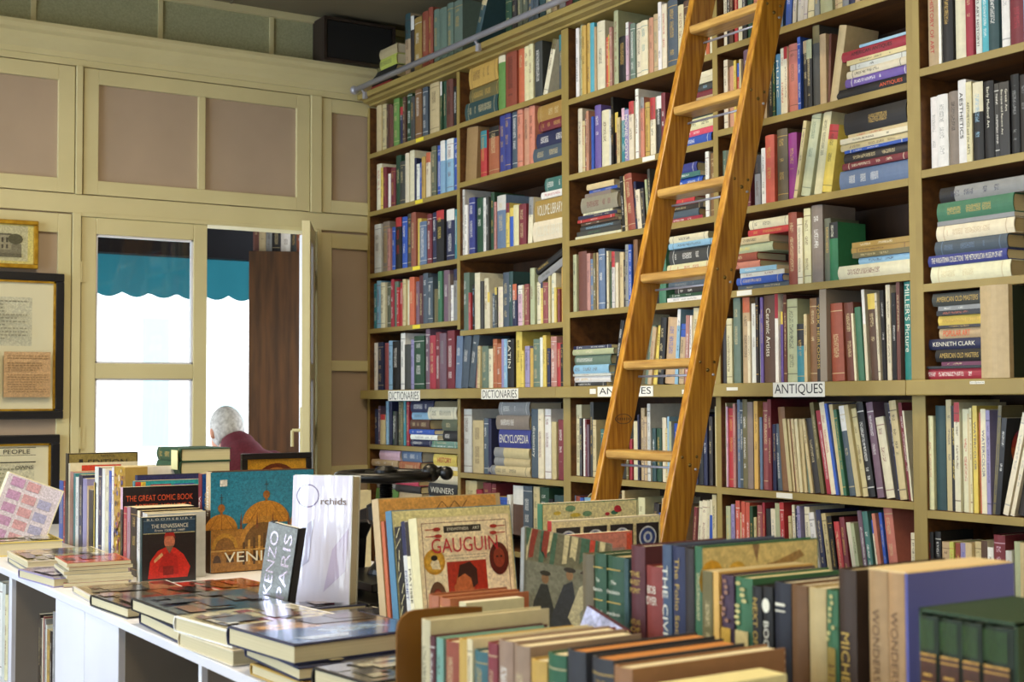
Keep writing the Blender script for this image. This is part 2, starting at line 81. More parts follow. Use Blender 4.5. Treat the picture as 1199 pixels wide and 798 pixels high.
('U',3,2,1.7646,2.089,0.0162,0.2221,0,'st',221,0),('U',3,2,1.786,2.089,0.0154,0.1985,0,'bl',191,0),('U',3,2,1.8027,2.089,0.0383,0.2348,0,'pu^wh',560,0),('U',3,2,1.8455,2.089,0.0448,0.2087,0,'cr^br',598,0),
('U',3,2,1.8922,2.089,0.0174,0.2046,0,'lg',234,0),('U',3,2,1.9127,2.089,0.0141,0.2457,0,'bk',231,0),('U',3,2,1.928,2.089,0.0171,0.1884,0,'bk/ye^or',217,0),('U',3,2,1.9464,2.089,0.017,0.1659,0,'ct',192,0),
('U',3,2,1.9659,2.089,0.0175,0.1969,0,'tl/pk',236,0),('U',3,2,1.9853,2.089,0.0279,0.1866,0,'li^wh',358,0),('U',3,2,2.015,2.089,0.0289,0.2096,0,'cr/rd',421,0),('U',3,2,2.0451,2.089,0.0098,0.1868,0,'tn',133,0),
('U',3,2,2.0567,2.089,0.0182,0.2462,0,'wh',320,0),('U',3,2,2.0761,2.089,0.0193,0.2141,0,'sa/gy',298,0),('U',3,2,2.0965,2.089,0.0251,0.1928,0,'gd^bk',352,0),('U',3,2,2.1352,2.089,0.0288,0.2001,0,'cr/rd',428,0),
('U',3,2,2.1658,2.089,0.0291,0.1998,0,'bk/wh',438,0),('U',3,2,2.196,2.089,0.0219,0.2058,0,'mr',346,0),('S',3,2,2.261,2.089,0.0322,0.1898,0,'bl^wh',337,11),('S',3,2,2.2685,2.1218,0.0199,0.1959,0,'pkr^wh',226,11),
('S',3,2,2.2918,2.1423,0.0368,0.1924,0,'ce',444,11),('S',3,2,2.2709,2.1797,0.0233,0.1971,0,'dgy',234,11),('S',3,2,2.2814,2.2037,0.0399,0.1975,0,'tn',426,11),('S',3,2,2.2994,2.2442,0.0194,0.1863,0,'mr',192,11),
('S',3,2,2.3007,2.2641,0.0227,0.1853,0,'dgy^lb',207,11),('S',3,2,2.2846,2.2874,0.0173,0.2017,0,'cr^dr',145,11),('S',3,2,2.2965,2.3053,0.0196,0.1902,0,'cr^dr',154,11),('S',3,3,1.6844,1.843,0.0109,0.2822,0,'cr^ye',248,12),
('S',3,3,1.6928,1.8545,0.0165,0.2708,0,'dgy^gn',354,12),('S',3,3,1.702,1.8716,0.0204,0.2557,0,'dgy^lb',410,12),('S',3,3,1.7124,1.8926,0.0102,0.236,0,'br',195,12),('S',3,3,1.6988,1.9034,0.0109,0.2371,0,'rd^wh',207,12),
('S',3,3,1.7126,1.9149,0.0118,0.2361,0,'nv',223,12),('S',3,3,1.7332,1.9272,0.0097,0.1808,0,'cr^bk',142,12),('S',3,3,1.7301,1.9375,0.0546,0.2191,0,'tp2',927,12),('S',3,3,1.7441,1.9928,0.0135,0.1624,0,'tp',174,12),
('S',3,3,1.7644,2.0068,0.0106,0.1728,0,'bl',149,12),('S',3,3,1.7646,2.018,0.0211,0.1633,0,'ct',272,12),('U',3,3,1.9665,1.843,0.0156,0.2013,-0.075,'bk^wh',216,0),('U',3,3,1.9834,1.843,0.0149,0.1999,-0.056,'ct^bk',207,0),
('U',3,3,2.0014,1.843,0.0414,0.2029,-0.116,'rs^ct',584,0),('U',3,3,2.0467,1.843,0.0139,0.1712,-0.076,'nv',172,0),('U',3,3,2.0625,1.843,0.0234,0.1385,-0.096,'cr',234,0),('U',3,3,2.0872,1.843,0.0179,0.1409,-0.072,'dk',185,0),
('U',3,3,2.1117,1.843,0.0124,0.17,-0.092,'sg',158,0),('U',3,3,2.1259,1.843,0.013,0.2027,-0.045,'dgy^ct',198,0),('S',3,3,2.2142,1.843,0.0134,0.1897,0,'cs^wh',188,13),('S',3,3,2.1816,1.857,0.024,0.2049,0,'sl',278,13),
('S',3,3,2.2085,1.8816,0.0164,0.1944,0,'dk',205,13),('S',3,3,2.1639,1.8987,0.0243,0.2017,0,'rd^ye',206,13),('S',3,3,2.2066,1.9236,0.0311,0.1945,0,'tn',350,13),('S',3,3,2.2037,1.9553,0.0303,0.1978,0,'bl',310,13),
('S',3,3,2.2139,1.9862,0.0162,0.188,0,'tg^wh',156,13),('S',3,3,2.1831,2.0029,0.0319,0.1977,0,'bl2^wh',204,13),('U',3,3,2.4209,1.843,0.0184,0.2154,0,'wh',349,0),('U',3,3,2.4409,1.843,0.0345,0.2075,0,'le',631,0),
('U',3,4,1.6719,1.577,0.0221,0.2124,0,'sg',277,0),('U',3,4,1.6959,1.577,0.0516,0.2207,0,'mb',679,0),('U',3,4,1.7494,1.577,0.0208,0.2104,0,'dp',270,0),('U',3,4,1.7715,1.577,0.0253,0.1874,0,'gb',294,0),
('U',3,4,1.7994,1.577,0.0159,0.2068,0,'ol',209,0),('U',3,4,1.8165,1.577,0.0105,0.2074,0,'tn',142,0),('U',3,4,1.8283,1.577,0.039,0.2186,0,'gb^wh',543,0),('U',3,4,1.8795,1.577,0.0109,0.2073,0,'cr',152,0),
('U',3,4,1.8924,1.577,0.016,0.1674,0,'dg',178,0),('U',3,4,1.9109,1.577,0.019,0.202,0,'lg/rd^nv',258,0),('U',3,4,1.9311,1.577,0.0164,0.1601,0,'cr',179,0),('U',3,4,1.9506,1.577,0.0231,0.1962,0,'ct',309,0),
('U',3,4,1.9756,1.577,0.0137,0.1677,0,'dk',160,0),('U',3,4,1.9911,1.577,0.0203,0.219,0,'gy^bk',311,0),('U',3,4,2.0139,1.577,0.0171,0.2169,0,'bl^wh',263,0),('U',3,4,2.0371,1.577,0.0236,0.2312,0,'le',389,0),
('U',3,4,2.0626,1.577,0.0174,0.1822,0,'dgy',231,0),('U',3,4,2.0818,1.577,0.0209,0.1989,0,'gy',304,0),('U',3,4,2.1757,1.577,0.0379,0.2,0,'gn',233,0),('S',3,4,2.22,1.577,0.0145,0.2189,0,'wh^gy',303,14),
('S',3,4,2.2373,1.5921,0.0098,0.2019,0,'dg^wh',194,14),('S',3,4,2.2589,1.6025,0.0188,0.1909,0,'dk^wh',343,14),('S',3,4,2.2225,1.622,0.0245,0.2356,0,'sl^gy',543,14),('S',3,4,2.2427,1.6471,0.0268,0.2278,0,'bl',577,14),
('S',3,4,2.209,1.6745,0.0294,0.2332,0,'ce^rd',639,14),('S',3,4,2.2238,1.7045,0.049,0.219,0,'dgy^wh',994,14),('S',3,4,2.2357,1.7541,0.02,0.2364,0,'lb',449,14),('S',3,4,2.236,1.7747,0.0237,0.1971,0,'cr',438,14),
('S',3,5,1.6476,1.301,0.0139,0.2184,0,'bk^wh',238,15),('S',3,5,1.6269,1.3155,0.0217,0.2624,0,'wh^gd',438,15),('S',3,5,1.6618,1.3378,0.0087,0.2417,0,'lg',171,15),('S',3,5,1.6412,1.3471,0.0317,0.2383,0,'lb',578,15),
('S',3,5,1.6437,1.3794,0.0353,0.2465,0,'gg^wh',665,15),('S',3,5,1.6537,1.4153,0.021,0.2648,0,'sg^cr',434,15),('S',3,5,1.6698,1.4369,0.012,0.235,0,'nv^wh',224,15),('U',3,5,1.9157,1.301,0.0229,0.2323,0.198,'bk^wh',357,0),
('U',3,5,1.9409,1.301,0.0178,0.235,0.199,'dk',286,0),('U',3,5,1.9659,1.301,0.0117,0.2552,0.159,'cr',210,0),('U',3,5,2.0817,1.301,0.0239,0.205,0.203,'gg',359,0),('U',3,5,2.1084,1.301,0.0209,0.1985,0.163,'tn',310,0),
('U',3,5,2.132,1.301,0.0196,0.2028,0.158,'ye^bk',301,0),('U',3,5,2.1582,1.301,0.031,0.2274,0.103,'bk^ct',537,0),('U',3,5,2.1929,1.301,0.0531,0.2248,0.096,'tn^bl',925,0),('U',3,5,2.2496,1.301,0.0161,0.2513,0.082,'lb/wh',329,0),
('U',3,5,2.2692,1.301,0.0254,0.2015,0.084,'tn/bl',415,0),('U',3,5,2.308,1.301,0.0174,0.2278,0.051,'dp^wh',352,0),('U',3,5,2.3262,1.301,0.0114,0.2267,0.034,'wh^bk',221,0),('U',3,5,2.3393,1.301,0.027,0.2503,0.028,'ce',569,0),
('U',3,5,2.3696,1.301,0.0197,0.2065,0.026,'ce',351,0),('U',3,5,2.391,1.301,0.0206,0.2404,0.022,'tn/pu',432,0),('U',3,5,2.4175,1.301,0.0257,0.2334,0,'sg',528,0),('U',3,5,2.4458,1.301,0.0285,0.204,0,'tn',520,0),
('U',3,6,1.6681,0.972,0.0342,0.2607,0,'ce',528,0),('U',3,6,1.7036,0.972,0.0143,0.2116,0,'dk^ye',186,0),('U',3,6,1.7191,0.972,0.0122,0.198,0,'mr',151,0),('U',3,6,1.7326,0.972,0.0101,0.2099,0,'wh',135,0),
('U',3,6,1.744,0.972,0.0081,0.208,0,'mr',109,0),('U',3,6,1.7533,0.972,0.01,0.1886,0,'mv',122,0),('U',3,6,1.7646,0.972,0.0206,0.2705,0,'dgy',349,0),('U',3,6,1.7878,0.972,0.0204,0.2065,0,'ct',268,0),
('U',3,6,1.8381,0.972,0.0194,0.1744,0,'tg',221,0),('U',3,6,1.8587,0.972,0.0218,0.1747,0,'tl',251,0),('U',3,6,1.8863,0.972,0.0248,0.1885,0,'tn',311,0),('U',3,6,1.9129,0.972,0.0233,0.2039,0,'gy',321,0),
('U',3,6,1.9926,0.972,0.0117,0.1411,0,'ol',118,0),('U',3,6,2.006,0.972,0.014,0.1414,0,'cs',143,0),('U',3,6,2.0261,0.972,0.0266,0.2033,0,'ce',386,0),('U',3,6,2.0539,0.972,0.0072,0.2275,0,'nv',126,0),
('U',3,6,2.0629,0.972,0.0197,0.2498,0,'tn',361,0),('U',3,6,2.0838,0.972,0.006,0.2093,0,'nv',98,0),('U',3,6,2.0909,0.972,0.0154,0.2204,0,'tn',254,0),('U',3,6,2.1086,0.972,0.0164,0.2646,0,'lg',329,0),
('U',3,6,2.1274,0.972,0.0198,0.1806,0,'dt',272,0),('U',3,6,2.149,0.972,0.0254,0.1809,0,'dg^gd',351,0),('U',3,6,2.1796,0.972,0.0217,0.2175,0,'cr',368,0),('U',3,6,2.2024,0.972,0.0112,0.1817,0,'ct',222,0),
('U',3,6,2.2144,0.972,0.0107,0.2214,0,'lb',193,0),('U',3,6,2.2268,0.972,0.0123,0.2053,0,'sg',207,0),('U',3,6,2.2409,0.972,0.0368,0.1985,0,'bl^wh',583,0),('U',3,6,2.2794,0.972,0.0269,0.2255,0,'ct',498,0),
('U',3,6,2.3074,0.972,0.012,0.2469,0,'gy',252,0),('U',3,6,2.3222,0.972,0.0211,0.2293,0,'dk',409,0),('U',3,6,2.3466,0.972,0.0182,0.2224,0,'nv',348,0),('U',3,6,2.3681,0.972,0.0234,0.2366,0,'bk',478,0),
('U',3,6,2.3948,0.972,0.0179,0.2297,0,'nv',363,0),('U',3,6,2.4159,0.972,0.0177,0.2229,0,'dk',354,0),('U',3,7,1.6491,0.7,0.024,0.1973,0,'gb',281,0),('U',3,7,1.6747,0.7,0.0265,0.1962,0,'rs',312,0),
('U',3,7,1.7081,0.7,0.02,0.1927,0,'bl',236,0),('U',3,7,1.7305,0.7,0.0524,0.1949,0,'lb',623,0),('U',3,7,1.7852,0.7,0.0203,0.2125,0,'st',276,0),('U',3,7,1.8079,0.7,0.0271,0.196,0,'ct',340,0),
('U',3,7,1.8373,0.7,0.0319,0.203,0,'tn',420,0),('U',3,7,1.9411,0.7,0.0184,0.1985,0,'ol',253,0),('U',3,7,1.9618,0.7,0.0158,0.232,0,'ct',259,0),('U',3,7,1.979,0.7,0.0198,0.1983,0,'cr^bk',277,0),
('U',3,7,2.0027,0.7,0.0397,0.2027,0,'ce',567,0),('U',3,7,2.047,0.7,0.0367,0.2126,0,'ce',564,0),('U',3,7,2.1164,0.7,0.028,0.1978,0.093,'dk',417,0),('U',3,7,2.1459,0.7,0.0101,0.1674,0.083,'bl',135,0),
('U',3,7,2.1582,0.7,0.0245,0.2173,0.102,'cr/tn',411,0),('U',3,7,2.191,0.7,0.0174,0.152,0.114,'gy',210,0),('U',3,7,2.2107,0.7,0.0248,0.1962,0.091,'mr',387,0),('U',3,7,2.2399,0.7,0.0253,0.1975,0.052,'tn',404,0),
('U',3,7,2.3351,0.7,0.0137,0.1989,0.088,'mr',236,0),('U',3,7,2.3508,0.7,0.0186,0.2186,0.081,'cr',352,0),('U',3,7,2.3715,0.7,0.0269,0.2221,0.063,'cr',518,0),('U',3,7,2.4011,0.7,0.0134,0.2232,0.041,'cr^tn',269,0),
('U',3,7,2.4158,0.7,0.0175,0.2264,0.031,'bl/cr',356,0),('U',3,7,2.4374,0.7,0.0201,0.2436,0,'ct',444,0),('U',4,1,2.5137,2.383,0.021,0.2134,0,'cr',333,0),('U',4,1,2.5363,2.383,0.0147,0.1962,0,'bk^wh',236,0),
('U',4,1,2.5526,2.383,0.0156,0.2071,0,'br',241,0),('U',4,1,2.5698,2.383,0.0135,0.2036,0,'rd',202,0),('U',4,1,2.5844,2.383,0.0199,0.1732,0,'cr',296,0),('U',4,1,2.6064,2.383,0.0207,0.2079,0,'bk^wh',321,0),
('U',4,1,2.6287,2.383,0.023,0.1996,0,'dg',324,0),('U',4,1,2.6533,2.383,0.0228,0.1851,0,'sa',297,0),('U',4,1,2.6776,2.383,0.0139,0.1716,0,'gy',178,0),('U',4,1,2.6931,2.383,0.0176,0.2133,0,'br',231,0),
('U',4,1,2.7137,2.383,0.0208,0.1936,0,'tn',263,0),('U',4,1,2.7375,2.383,0.0206,0.2059,0,'cr',245,0),('U',4,1,2.761,2.383,0.0227,0.2139,0,'gb',275,0),('U',4,1,2.8011,2.383,0.0244,0.2057,0.07,'bl^wh',318,0),
('U',4,1,2.8285,2.383,0.0139,0.2161,0.08,'lg^pu',183,0),('U',4,1,2.8436,2.383,0.0162,0.1897,0.082,'lg^pu',207,0),('U',4,1,2.8611,2.383,0.0125,0.21,0.084,'lg^pu',157,0),('U',4,1,2.8748,2.383,0.0148,0.1922,0.075,'lg^pu',180,0),
('U',4,1,2.8926,2.383,0.0252,0.2168,0.058,'ce',268,0),('U',4,1,2.9208,2.383,0.0209,0.2139,0,'gy^ye',199,0),('U',4,1,2.9447,2.383,0.0475,0.1749,0,'sg^gy',514,0),('U',4,1,2.9962,2.383,0.0186,0.1768,0,'tn',133,0),
('U',4,1,3.0159,2.383,0.0167,0.1808,0,'ct',103,0),('U',4,1,3.0349,2.383,0.0243,0.2183,0,'gy',173,0),('U',4,1,3.0604,2.383,0.0219,0.1918,0,'nv',129,0),('U',4,1,3.0846,2.383,0.0184,0.2013,0,'tn',106,0),
('U',4,2,2.5124,2.116,0.0189,0.225,0,'cr',390,0),('U',4,2,2.5334,2.116,0.0324,0.2001,0,'st',600,0),('U',4,2,2.5689,2.116,0.0115,0.212,0,'ye',234,0),('U',4,2,2.582,2.116,0.0119,0.2006,0,'rd/bl',231,0),
('U',4,2,2.5949,2.116,0.0089,0.2102,0,'ct',184,0),('U',4,2,2.6049,2.116,0.0373,0.2357,0,'mv',849,0),('U',4,2,2.6438,2.116,0.0092,0.2048,0,'gr',191,0),('U',4,2,2.656,2.116,0.0164,0.2149,0,'cr',352,0),
('U',4,2,2.6754,2.116,0.0162,0.2175,0,'nv',358,0),('U',4,2,2.6946,2.116,0.0137,0.2001,0,'tn',283,0),('U',4,2,2.7235,2.116,0.0132,0.1675,0,'dk',233,0),('U',4,2,2.7379,2.116,0.0113,0.1868,0,'dg',225,0),
('U',4,2,2.7511,2.116,0.0205,0.1918,0,'bs^cr',416,0),('U',4,2,2.7746,2.116,0.0179,0.2046,0,'cr^rd',392,0),('U',4,2,2.7943,2.116,0.0141,0.2051,0,'cr/rd',315,0),('U',4,2,2.8096,2.116,0.0375,0.2078,0,'sr',851,0),
('U',4,2,2.8489,2.116,0.012,0.2235,0,'bl',303,0),('U',4,2,2.8627,2.116,0.022,0.2085,0,'bk/tn^ct',516,0),('U',4,2,2.8864,2.116,0.0223,0.2052,0,'bk/sg^ct',524,0),('U',4,2,2.9105,2.116,0.0273,0.242,0,'dgy/ol',765,0),
('U',4,2,2.9395,2.116,0.0247,0.2099,0,'tn',613,0),('U',4,2,2.9654,2.116,0.0085,0.206,0.042,'mb',218,0),('U',4,2,2.9751,2.116,0.0294,0.2199,0.19,'ct',781,0),('S',4,2,3.002,2.116,0.0307,0.2756,0,'bk^wh',1087,16),
('S',4,2,3.0416,2.1473,0.0241,0.2401,0,'pu^wh',754,16),('S',4,2,3.0448,2.172,0.0216,0.2239,0,'cr^bk',630,16),('S',4,2,3.059,2.1943,0.0151,0.2076,0,'lg^bk',414,16),('S',4,2,3.0483,2.21,0.0141,0.2312,0,'ct',432,16),
('S',4,2,3.0293,2.2247,0.0277,0.2541,0,'cs^bk',910,16),('S',4,2,3.0967,2.253,0.0081,0.1871,0,'lb',210,16),('U',4,3,2.502,1.853,0.0153,0.1964,0,'gg',278,0),('U',4,3,2.519,1.853,0.0208,0.1933,0,'olg',372,0),
('U',4,3,2.5414,1.853,0.0186,0.1934,0,'olg',338,0),('U',4,3,2.5616,1.853,0.0159,0.1767,0,'tl',269,0),('U',4,3,2.5806,1.853,0.0243,0.1766,0,'ct',411,0),('U',4,3,2.6079,1.853,0.0191,0.1659,0,'mr',310,0),
('U',4,3,2.6563,1.853,0.0251,0.1567,0,'gy/dk',395,0),('U',4,3,2.6833,1.853,0.0185,0.1753,0,'wh^gy',332,0),('U',4,3,2.7043,1.853,0.039,0.2102,0,'co^gd',844,0),('U',4,3,2.7463,1.853,0.0451,0.2225,0,'ol2^gd',1059,0),
('U',4,3,2.7932,1.853,0.0356,0.2038,0,'pu2^gd',954,0),('U',4,3,2.8296,1.853,0.0135,0.2307,0.201,'ct',351,0),('U',4,3,2.8488,1.853,0.037,0.2568,0.216,'cs2^gg',1067,0),('U',4,3,2.899,1.853,0.0308,0.2555,0.19,'ce',910,0),
('U',4,3,2.9414,1.853,0.037,0.1972,0.179,'ye/rd^bk',870,0),('S',4,3,3.0066,1.853,0.0562,0.2691,0,'gb^wh',1935,17),('S',4,3,3.023,1.9098,0.019,0.2551,0,'mr^cr',634,17),('S',4,3,3.0262,1.9295,0.0267,0.2508,0,'dk^ct',870,17),
('S',4,3,3.0321,1.9568,0.0088,0.2418,0,'bl^wh',289,17),('S',4,3,3.0129,1.9662,0.0191,0.2488,0,'ct^br',617,17),('S',4,3,3.0161,1.9859,0.0147,0.2611,0,'cr^bk',506,17),('S',4,3,3.0386,2.0012,0.0111,0.2399,0,'ct^rd',355,17),
('S',4,3,3.031,2.0129,0.061,0.2347,0,'bk^gd',1830,17),('S',4,4,2.5662,1.594,0.0143,0.2701,0,'sl',425,18),('S',4,4,2.5704,1.6089,0.023,0.2057,0,'bl^ct',508,18),('S',4,4,2.5783,1.6325,0.0144,0.2016,0,'lg',316,18),
('S',4,4,2.5824,1.6475,0.0146,0.1659,0,'lb^wh',263,18),('S',4,4,2.53,1.6627,0.0216,0.1404,0,'sa',323,18),('S',4,4,2.53,1.6849,0.0243,0.1332,0,'rs',343,18),('S',4,4,2.53,1.7097,0.0268,0.1938,0,'sg^ye',294,18),
('S',4,4,2.53,1.7371,0.0221,0.1863,0,'ct^bk',227,18),('S',4,4,2.6147,1.7598,0.0205,0.1817,0,'rd^gd',404,18),('S',4,4,2.6226,1.7809,0.0285,0.1742,0,'cr',536,18),('U',4,4,2.7987,1.594,0.0355,0.2189,0,'rs',849,0),
('U',4,4,2.8362,1.594,0.0213,0.198,0,'cr^br',475,0),('U',4,4,2.8595,1.594,0.0279,0.2244,0,'ce',711,0),('U',4,4,2.8906,1.594,0.0447,0.2294,0,'tp^wh',1189,0),('U',4,4,2.9412,1.594,0.0249,0.1857,0,'olg',556,0),
('U',4,4,2.9687,1.594,0.033,0.1701,0,'vg/bk^wh',685,0),('S',4,4,3.0046,1.594,0.0386,0.2691,0,'cr^mr',1337,19),('S',4,4,3.0778,1.6332,0.0176,0.1937,0,'lb^nv',453,19),('S',4,4,3.0626,1.6513,0.0149,0.2065,0,'ol',410,19),
('S',4,4,3.0534,1.6668,0.0135,0.2159,0,'gd2^br',388,19),('S',4,4,3.0569,1.6809,0.0156,0.2116,0,'gd2^cr',438,19),('U',4,5,2.4706,1.301,0.0166,0.2031,0,'bk',309,0),('U',4,5,2.4894,1.301,0.0249,0.2134,0,'dk',488,0),
('U',4,5,2.5175,1.301,0.0255,0.2062,0,'ce',490,0),('U',4,5,2.5444,1.301,0.0326,0.2724,0,'gg',840,0),('U',4,5,2.5842,1.301,0.0321,0.2698,0,'tn/or',839,0),('U',4,5,2.6186,1.301,0.0116,0.1928,0,'cr',226,0),
('U',4,5,2.6324,1.301,0.0171,0.2476,0,'wh',427,0),('U',4,5,2.6517,1.301,0.0114,0.266,0,'dk',313,0),('U',4,5,2.6645,1.301,0.0098,0.2127,0,'gy',218,0),('U',4,5,2.6757,1.301,0.0121,0.2644,0,'pu',334,0),
('U',4,5,2.6891,1.301,0.0502,0.2678,0,'br^wh',1384,0),('U',4,5,2.7415,1.301,0.0141,0.2709,0,'wh/cs',412,0),('U',4,5,2.7569,1.301,0.0101,0.2157,0,'pu/ye',242,0),('U',4,5,2.7692,1.301,0.0124,0.2664,0,'mb',364,0),
('U',4,5,2.7845,1.301,0.0431,0.2509,0,'sg',1179,0),('U',4,5,2.8312,1.301,0.0305,0.1735,0,'tl/bk',596,0),('U',4,5,2.8631,1.301,0.0119,0.2016,0,'ct',281,0),('U',4,5,2.877,1.301,0.0285,0.248,0,'le',818,0),
('U',4,5,2.9068,1.301,0.0203,0.2489,0,'dk^gd',598,0),('U',4,5,2.9675,1.301,0.0496,0.226,-0.031,'rs',1370,0),('U',4,5,3.0233,1.301,0.0349,0.2257,-0.048,'rs2',998,0),('U',4,5,3.0595,1.301,0.0075,0.1937,-0.057,'cr',198,0),
('U',4,5,3.0696,1.301,0.0222,0.2106,-0.064,'gn',613,0),('U',4,5,3.0964,1.301,0.0107,0.2599,-0.052,'cr/wh',380,0),('U',4,5,3.1203,1.301,0.0308,0.2449,-0.05,'br/ye',1019,0),('U',4,5,3.1531,1.301,0.0078,0.2459,-0.048,'cr',278,0),
('U',4,5,3.1648,1.301,0.0136,0.2523,-0.036,'bk^wh',485,0),('U',4,5,3.1841,1.301,0.0148,0.2656,-0.013,'cr',560,0),('U',4,5,3.2008,1.301,0.0146,0.2421,-0.005,'bk^wh',513,0),('U',4,5,3.2192,1.301,0.0126,0.273,0,'mb',507,0),
('U',4,5,3.2349,1.301,0.0324,0.2735,0,'mt^wh',1291,0),('U',4,6,2.4618,0.972,0.0157,0.2554,0,'ct',369,0),('U',4,6,2.4798,0.972,0.024,0.2668,0,'ce',591,0),('U',4,6,2.5062,0.972,0.006,0.2555,0,'pk',137,0),
('U',4,6,2.5129,0.972,0.0279,0.2498,0,'rd',653,0),('U',4,6,2.5431,0.972,0.011,0.264,0,'dp',286,0),('U',4,6,2.5564,0.972,0.0135,0.2769,0,'gb',365,0),('U',4,6,2.5713,0.972,0.0134,0.2696,0,'sl^wh',356,0),
('U',4,6,2.5861,0.972,0.0214,0.2779,0,'ol^wh',585,0),('U',4,6,2.6105,0.972,0.0252,0.2695,0,'tp',676,0),('U',4,6,2.6396,0.972,0.017,0.2722,0,'yo',472,0),('U',4,6,2.658,0.972,0.0105,0.2227,0,'gb',247,0),
('U',4,6,2.6699,0.972,0.0293,0.2694,0,'dr^ct',812,0),('U',4,6,2.7006,0.972,0.0158,0.2776,0,'mr',465,0),('U',4,6,2.7178,0.972,0.0141,0.2014,0,'nv',306,0),('U',4,6,2.7341,0.972,0.0186,0.2021,-0.067,'sl^wh',405,0),
('U',4,6,2.7556,0.972,0.0283,0.2537,-0.067,'le',776,0),('U',4,6,2.7921,0.972,0.0136,0.2198,-0.113,'ct',337,0),('U',4,6,2.8071,0.972,0.0076,0.2187,-0.106,'ct',195,0),('U',4,6,2.8161,0.972,0.0083,0.2197,-0.102,'cs',214,0),
('U',4,6,2.8258,0.972,0.0112,0.2198,-0.101,'ct',286,0),('U',4,6,2.8384,0.972,0.0119,0.2188,-0.097,'ce',304,0),('U',4,6,2.8517,0.972,0.0111,0.2188,-0.093,'ct',287,0),('U',4,6,2.8642,0.972,0.011,0.2189,-0.092,'gg',288,0),
('U',4,6,2.8766,0.972,0.0109,0.2205,-0.149,'ct',289,0),('U',4,6,2.8897,0.972,0.0229,0.2217,-0.147,'dk',600,0),('U',4,6,2.9157,0.972,0.0149,0.2697,-0.154,'ol',489,0),('U',4,6,2.9421,0.972,0.0175,0.2467,-0.171,'cs^wh',530,0),
('U',4,6,2.9611,0.972,0.0208,0.2702,-0.166,'cr^rd',695,0),('U',4,6,2.9835,0.972,0.0104,0.2673,-0.161,'bl',357,0),('U',4,6,2.9953,0.972,0.0137,0.2648,-0.161,'ct',465,0),('U',4,6,3.0154,0.972,0.0116,0.2487,-0.148,'gn',377,0),
('U',4,6,3.0332,0.972,0.0222,0.2592,-0.151,'sl/wh',745,0),('U',4,6,3.0603,0.972,0.0166,0.2625,-0.168,'ct',578,0),('U',4,6,3.0784,0.972,0.0184,0.2523,-0.169,'ct^br',623,0),('U',4,6,3.1004,0.972,0.0254,0.27,-0.164,'bk^wh',924,0),
('U',4,6,3.1333,0.972,0.0238,0.2693,-0.147,'mv^wh',884,0),('U',4,6,3.1657,0.972,0.0297,0.2276,-0.169,'cr',947,0),('U',4,6,3.1976,0.972,0.0119,0.2689,-0.137,'dk',472,0),('U',4,6,3.2116,0.972,0.0069,0.2688,-0.136,'nv',284,0),
('U',4,6,3.2204,0.972,0.0242,0.2736,-0.133,'ct^dk',966,0),('U',4,6,3.2491,0.972,0.0117,0.2685,-0.128,'mr^wh',477,0),('U',4,6,3.2621,0.972,0.0061,0.246,-0.11,'cr',242,0),('U',4,7,2.4623,0.7,0.0118,0.2172,0,'li',242,0),
('U',4,7,2.4756,0.7,0.025,0.2214,0,'or',511,0),('U',4,7,2.5021,0.7,0.0221,0.2112,0,'sg^ye',439,0),('U',4,7,2.5283,0.7,0.0159,0.2184,0,'li^nv',334,0),('U',4,7,2.5465,0.7,0.0192,0.2313,0,'ro^wh',430,0),
('U',4,7,2.5671,0.7,0.0139,0.1947,0,'ct',268,0),('U',4,7,2.5825,0.7,0.0172,0.2305,0,'ro^wh',394,0),('U',4,7,2.6011,0.7,0.0171,0.2287,0,'ro^wh',392,0),('U',4,7,2.6196,0.7,0.0143,0.2186,0,'dg',537,0),
('U',4,7,2.6347,0.7,0.011,0.1848,0,'ct',213,0),('U',4,7,2.6471,0.7,0.0217,0.2231,0,'dr',496,0),('U',4,7,2.6702,0.7,0.0101,0.2326,0,'cs',251,0),('U',4,7,2.6825,0.7,0.027,0.2141,0,'bk',603,0),
('U',4,7,2.7134,0.7,0.0203,0.216,-0.035,'cr^gy',468,0),('U',4,7,2.7351,0.7,0.0193,0.2341,-0.03,'sg',490,0),('U',4,7,2.7566,0.7,0.0168,0.2382,-0.029,'rd',441,0),('U',4,7,2.7866,0.7,0.0119,0.1983,-0.037,'ct',269,0),
('U',4,7,2.8007,0.7,0.0118,0.2324,-0.035,'cr',316,0),('U',4,7,2.8177,0.7,0.0133,0.2225,-0.037,'nv',341,0),('U',4,7,2.8347,0.7,0.0117,0.2318,-0.041,'li',317,0),('U',4,7,2.8592,0.7,0.0206,0.231,-0.054,'cr^bk',555,0),
('U',4,7,2.8992,0.7,0.0215,0.2163,-0.135,'wh^bk',557,0),('U',4,7,2.9267,0.7,0.0184,0.2259,-0.126,'nv',508,0),('U',4,7,2.9517,0.7,0.0167,0.2175,-0.151,'ct^bk',453,0),('U',4,7,2.9728,0.7,0.0173,0.2107,-0.148,'bk^gd',459,0),
('U',4,7,2.9945,0.7,0.0206,0.1962,-0.143,'rd',515,0),('U',4,7,3.018,0.7,0.0184,0.2108,-0.13,'mr^gd',502,0),('U',4,7,3.0463,0.7,0.0159,0.1981,-0.174,'cr',419,0),('U',4,7,3.0659,0.7,0.0131,0.1964,-0.16,'sg',349,0),
('U',4,7,3.0881,0.7,0.0157,0.2341,-0.135,'mv^wh',503,0),('U',4,7,3.1101,0.7,0.0196,0.2331,-0.134,'tg^wh',629,0),('U',4,7,3.1345,0.7,0.0128,0.2111,-0.135,'cr/bl',382,0),('U',4,7,3.1507,0.7,0.0113,0.2307,-0.144,'sa',377,0),
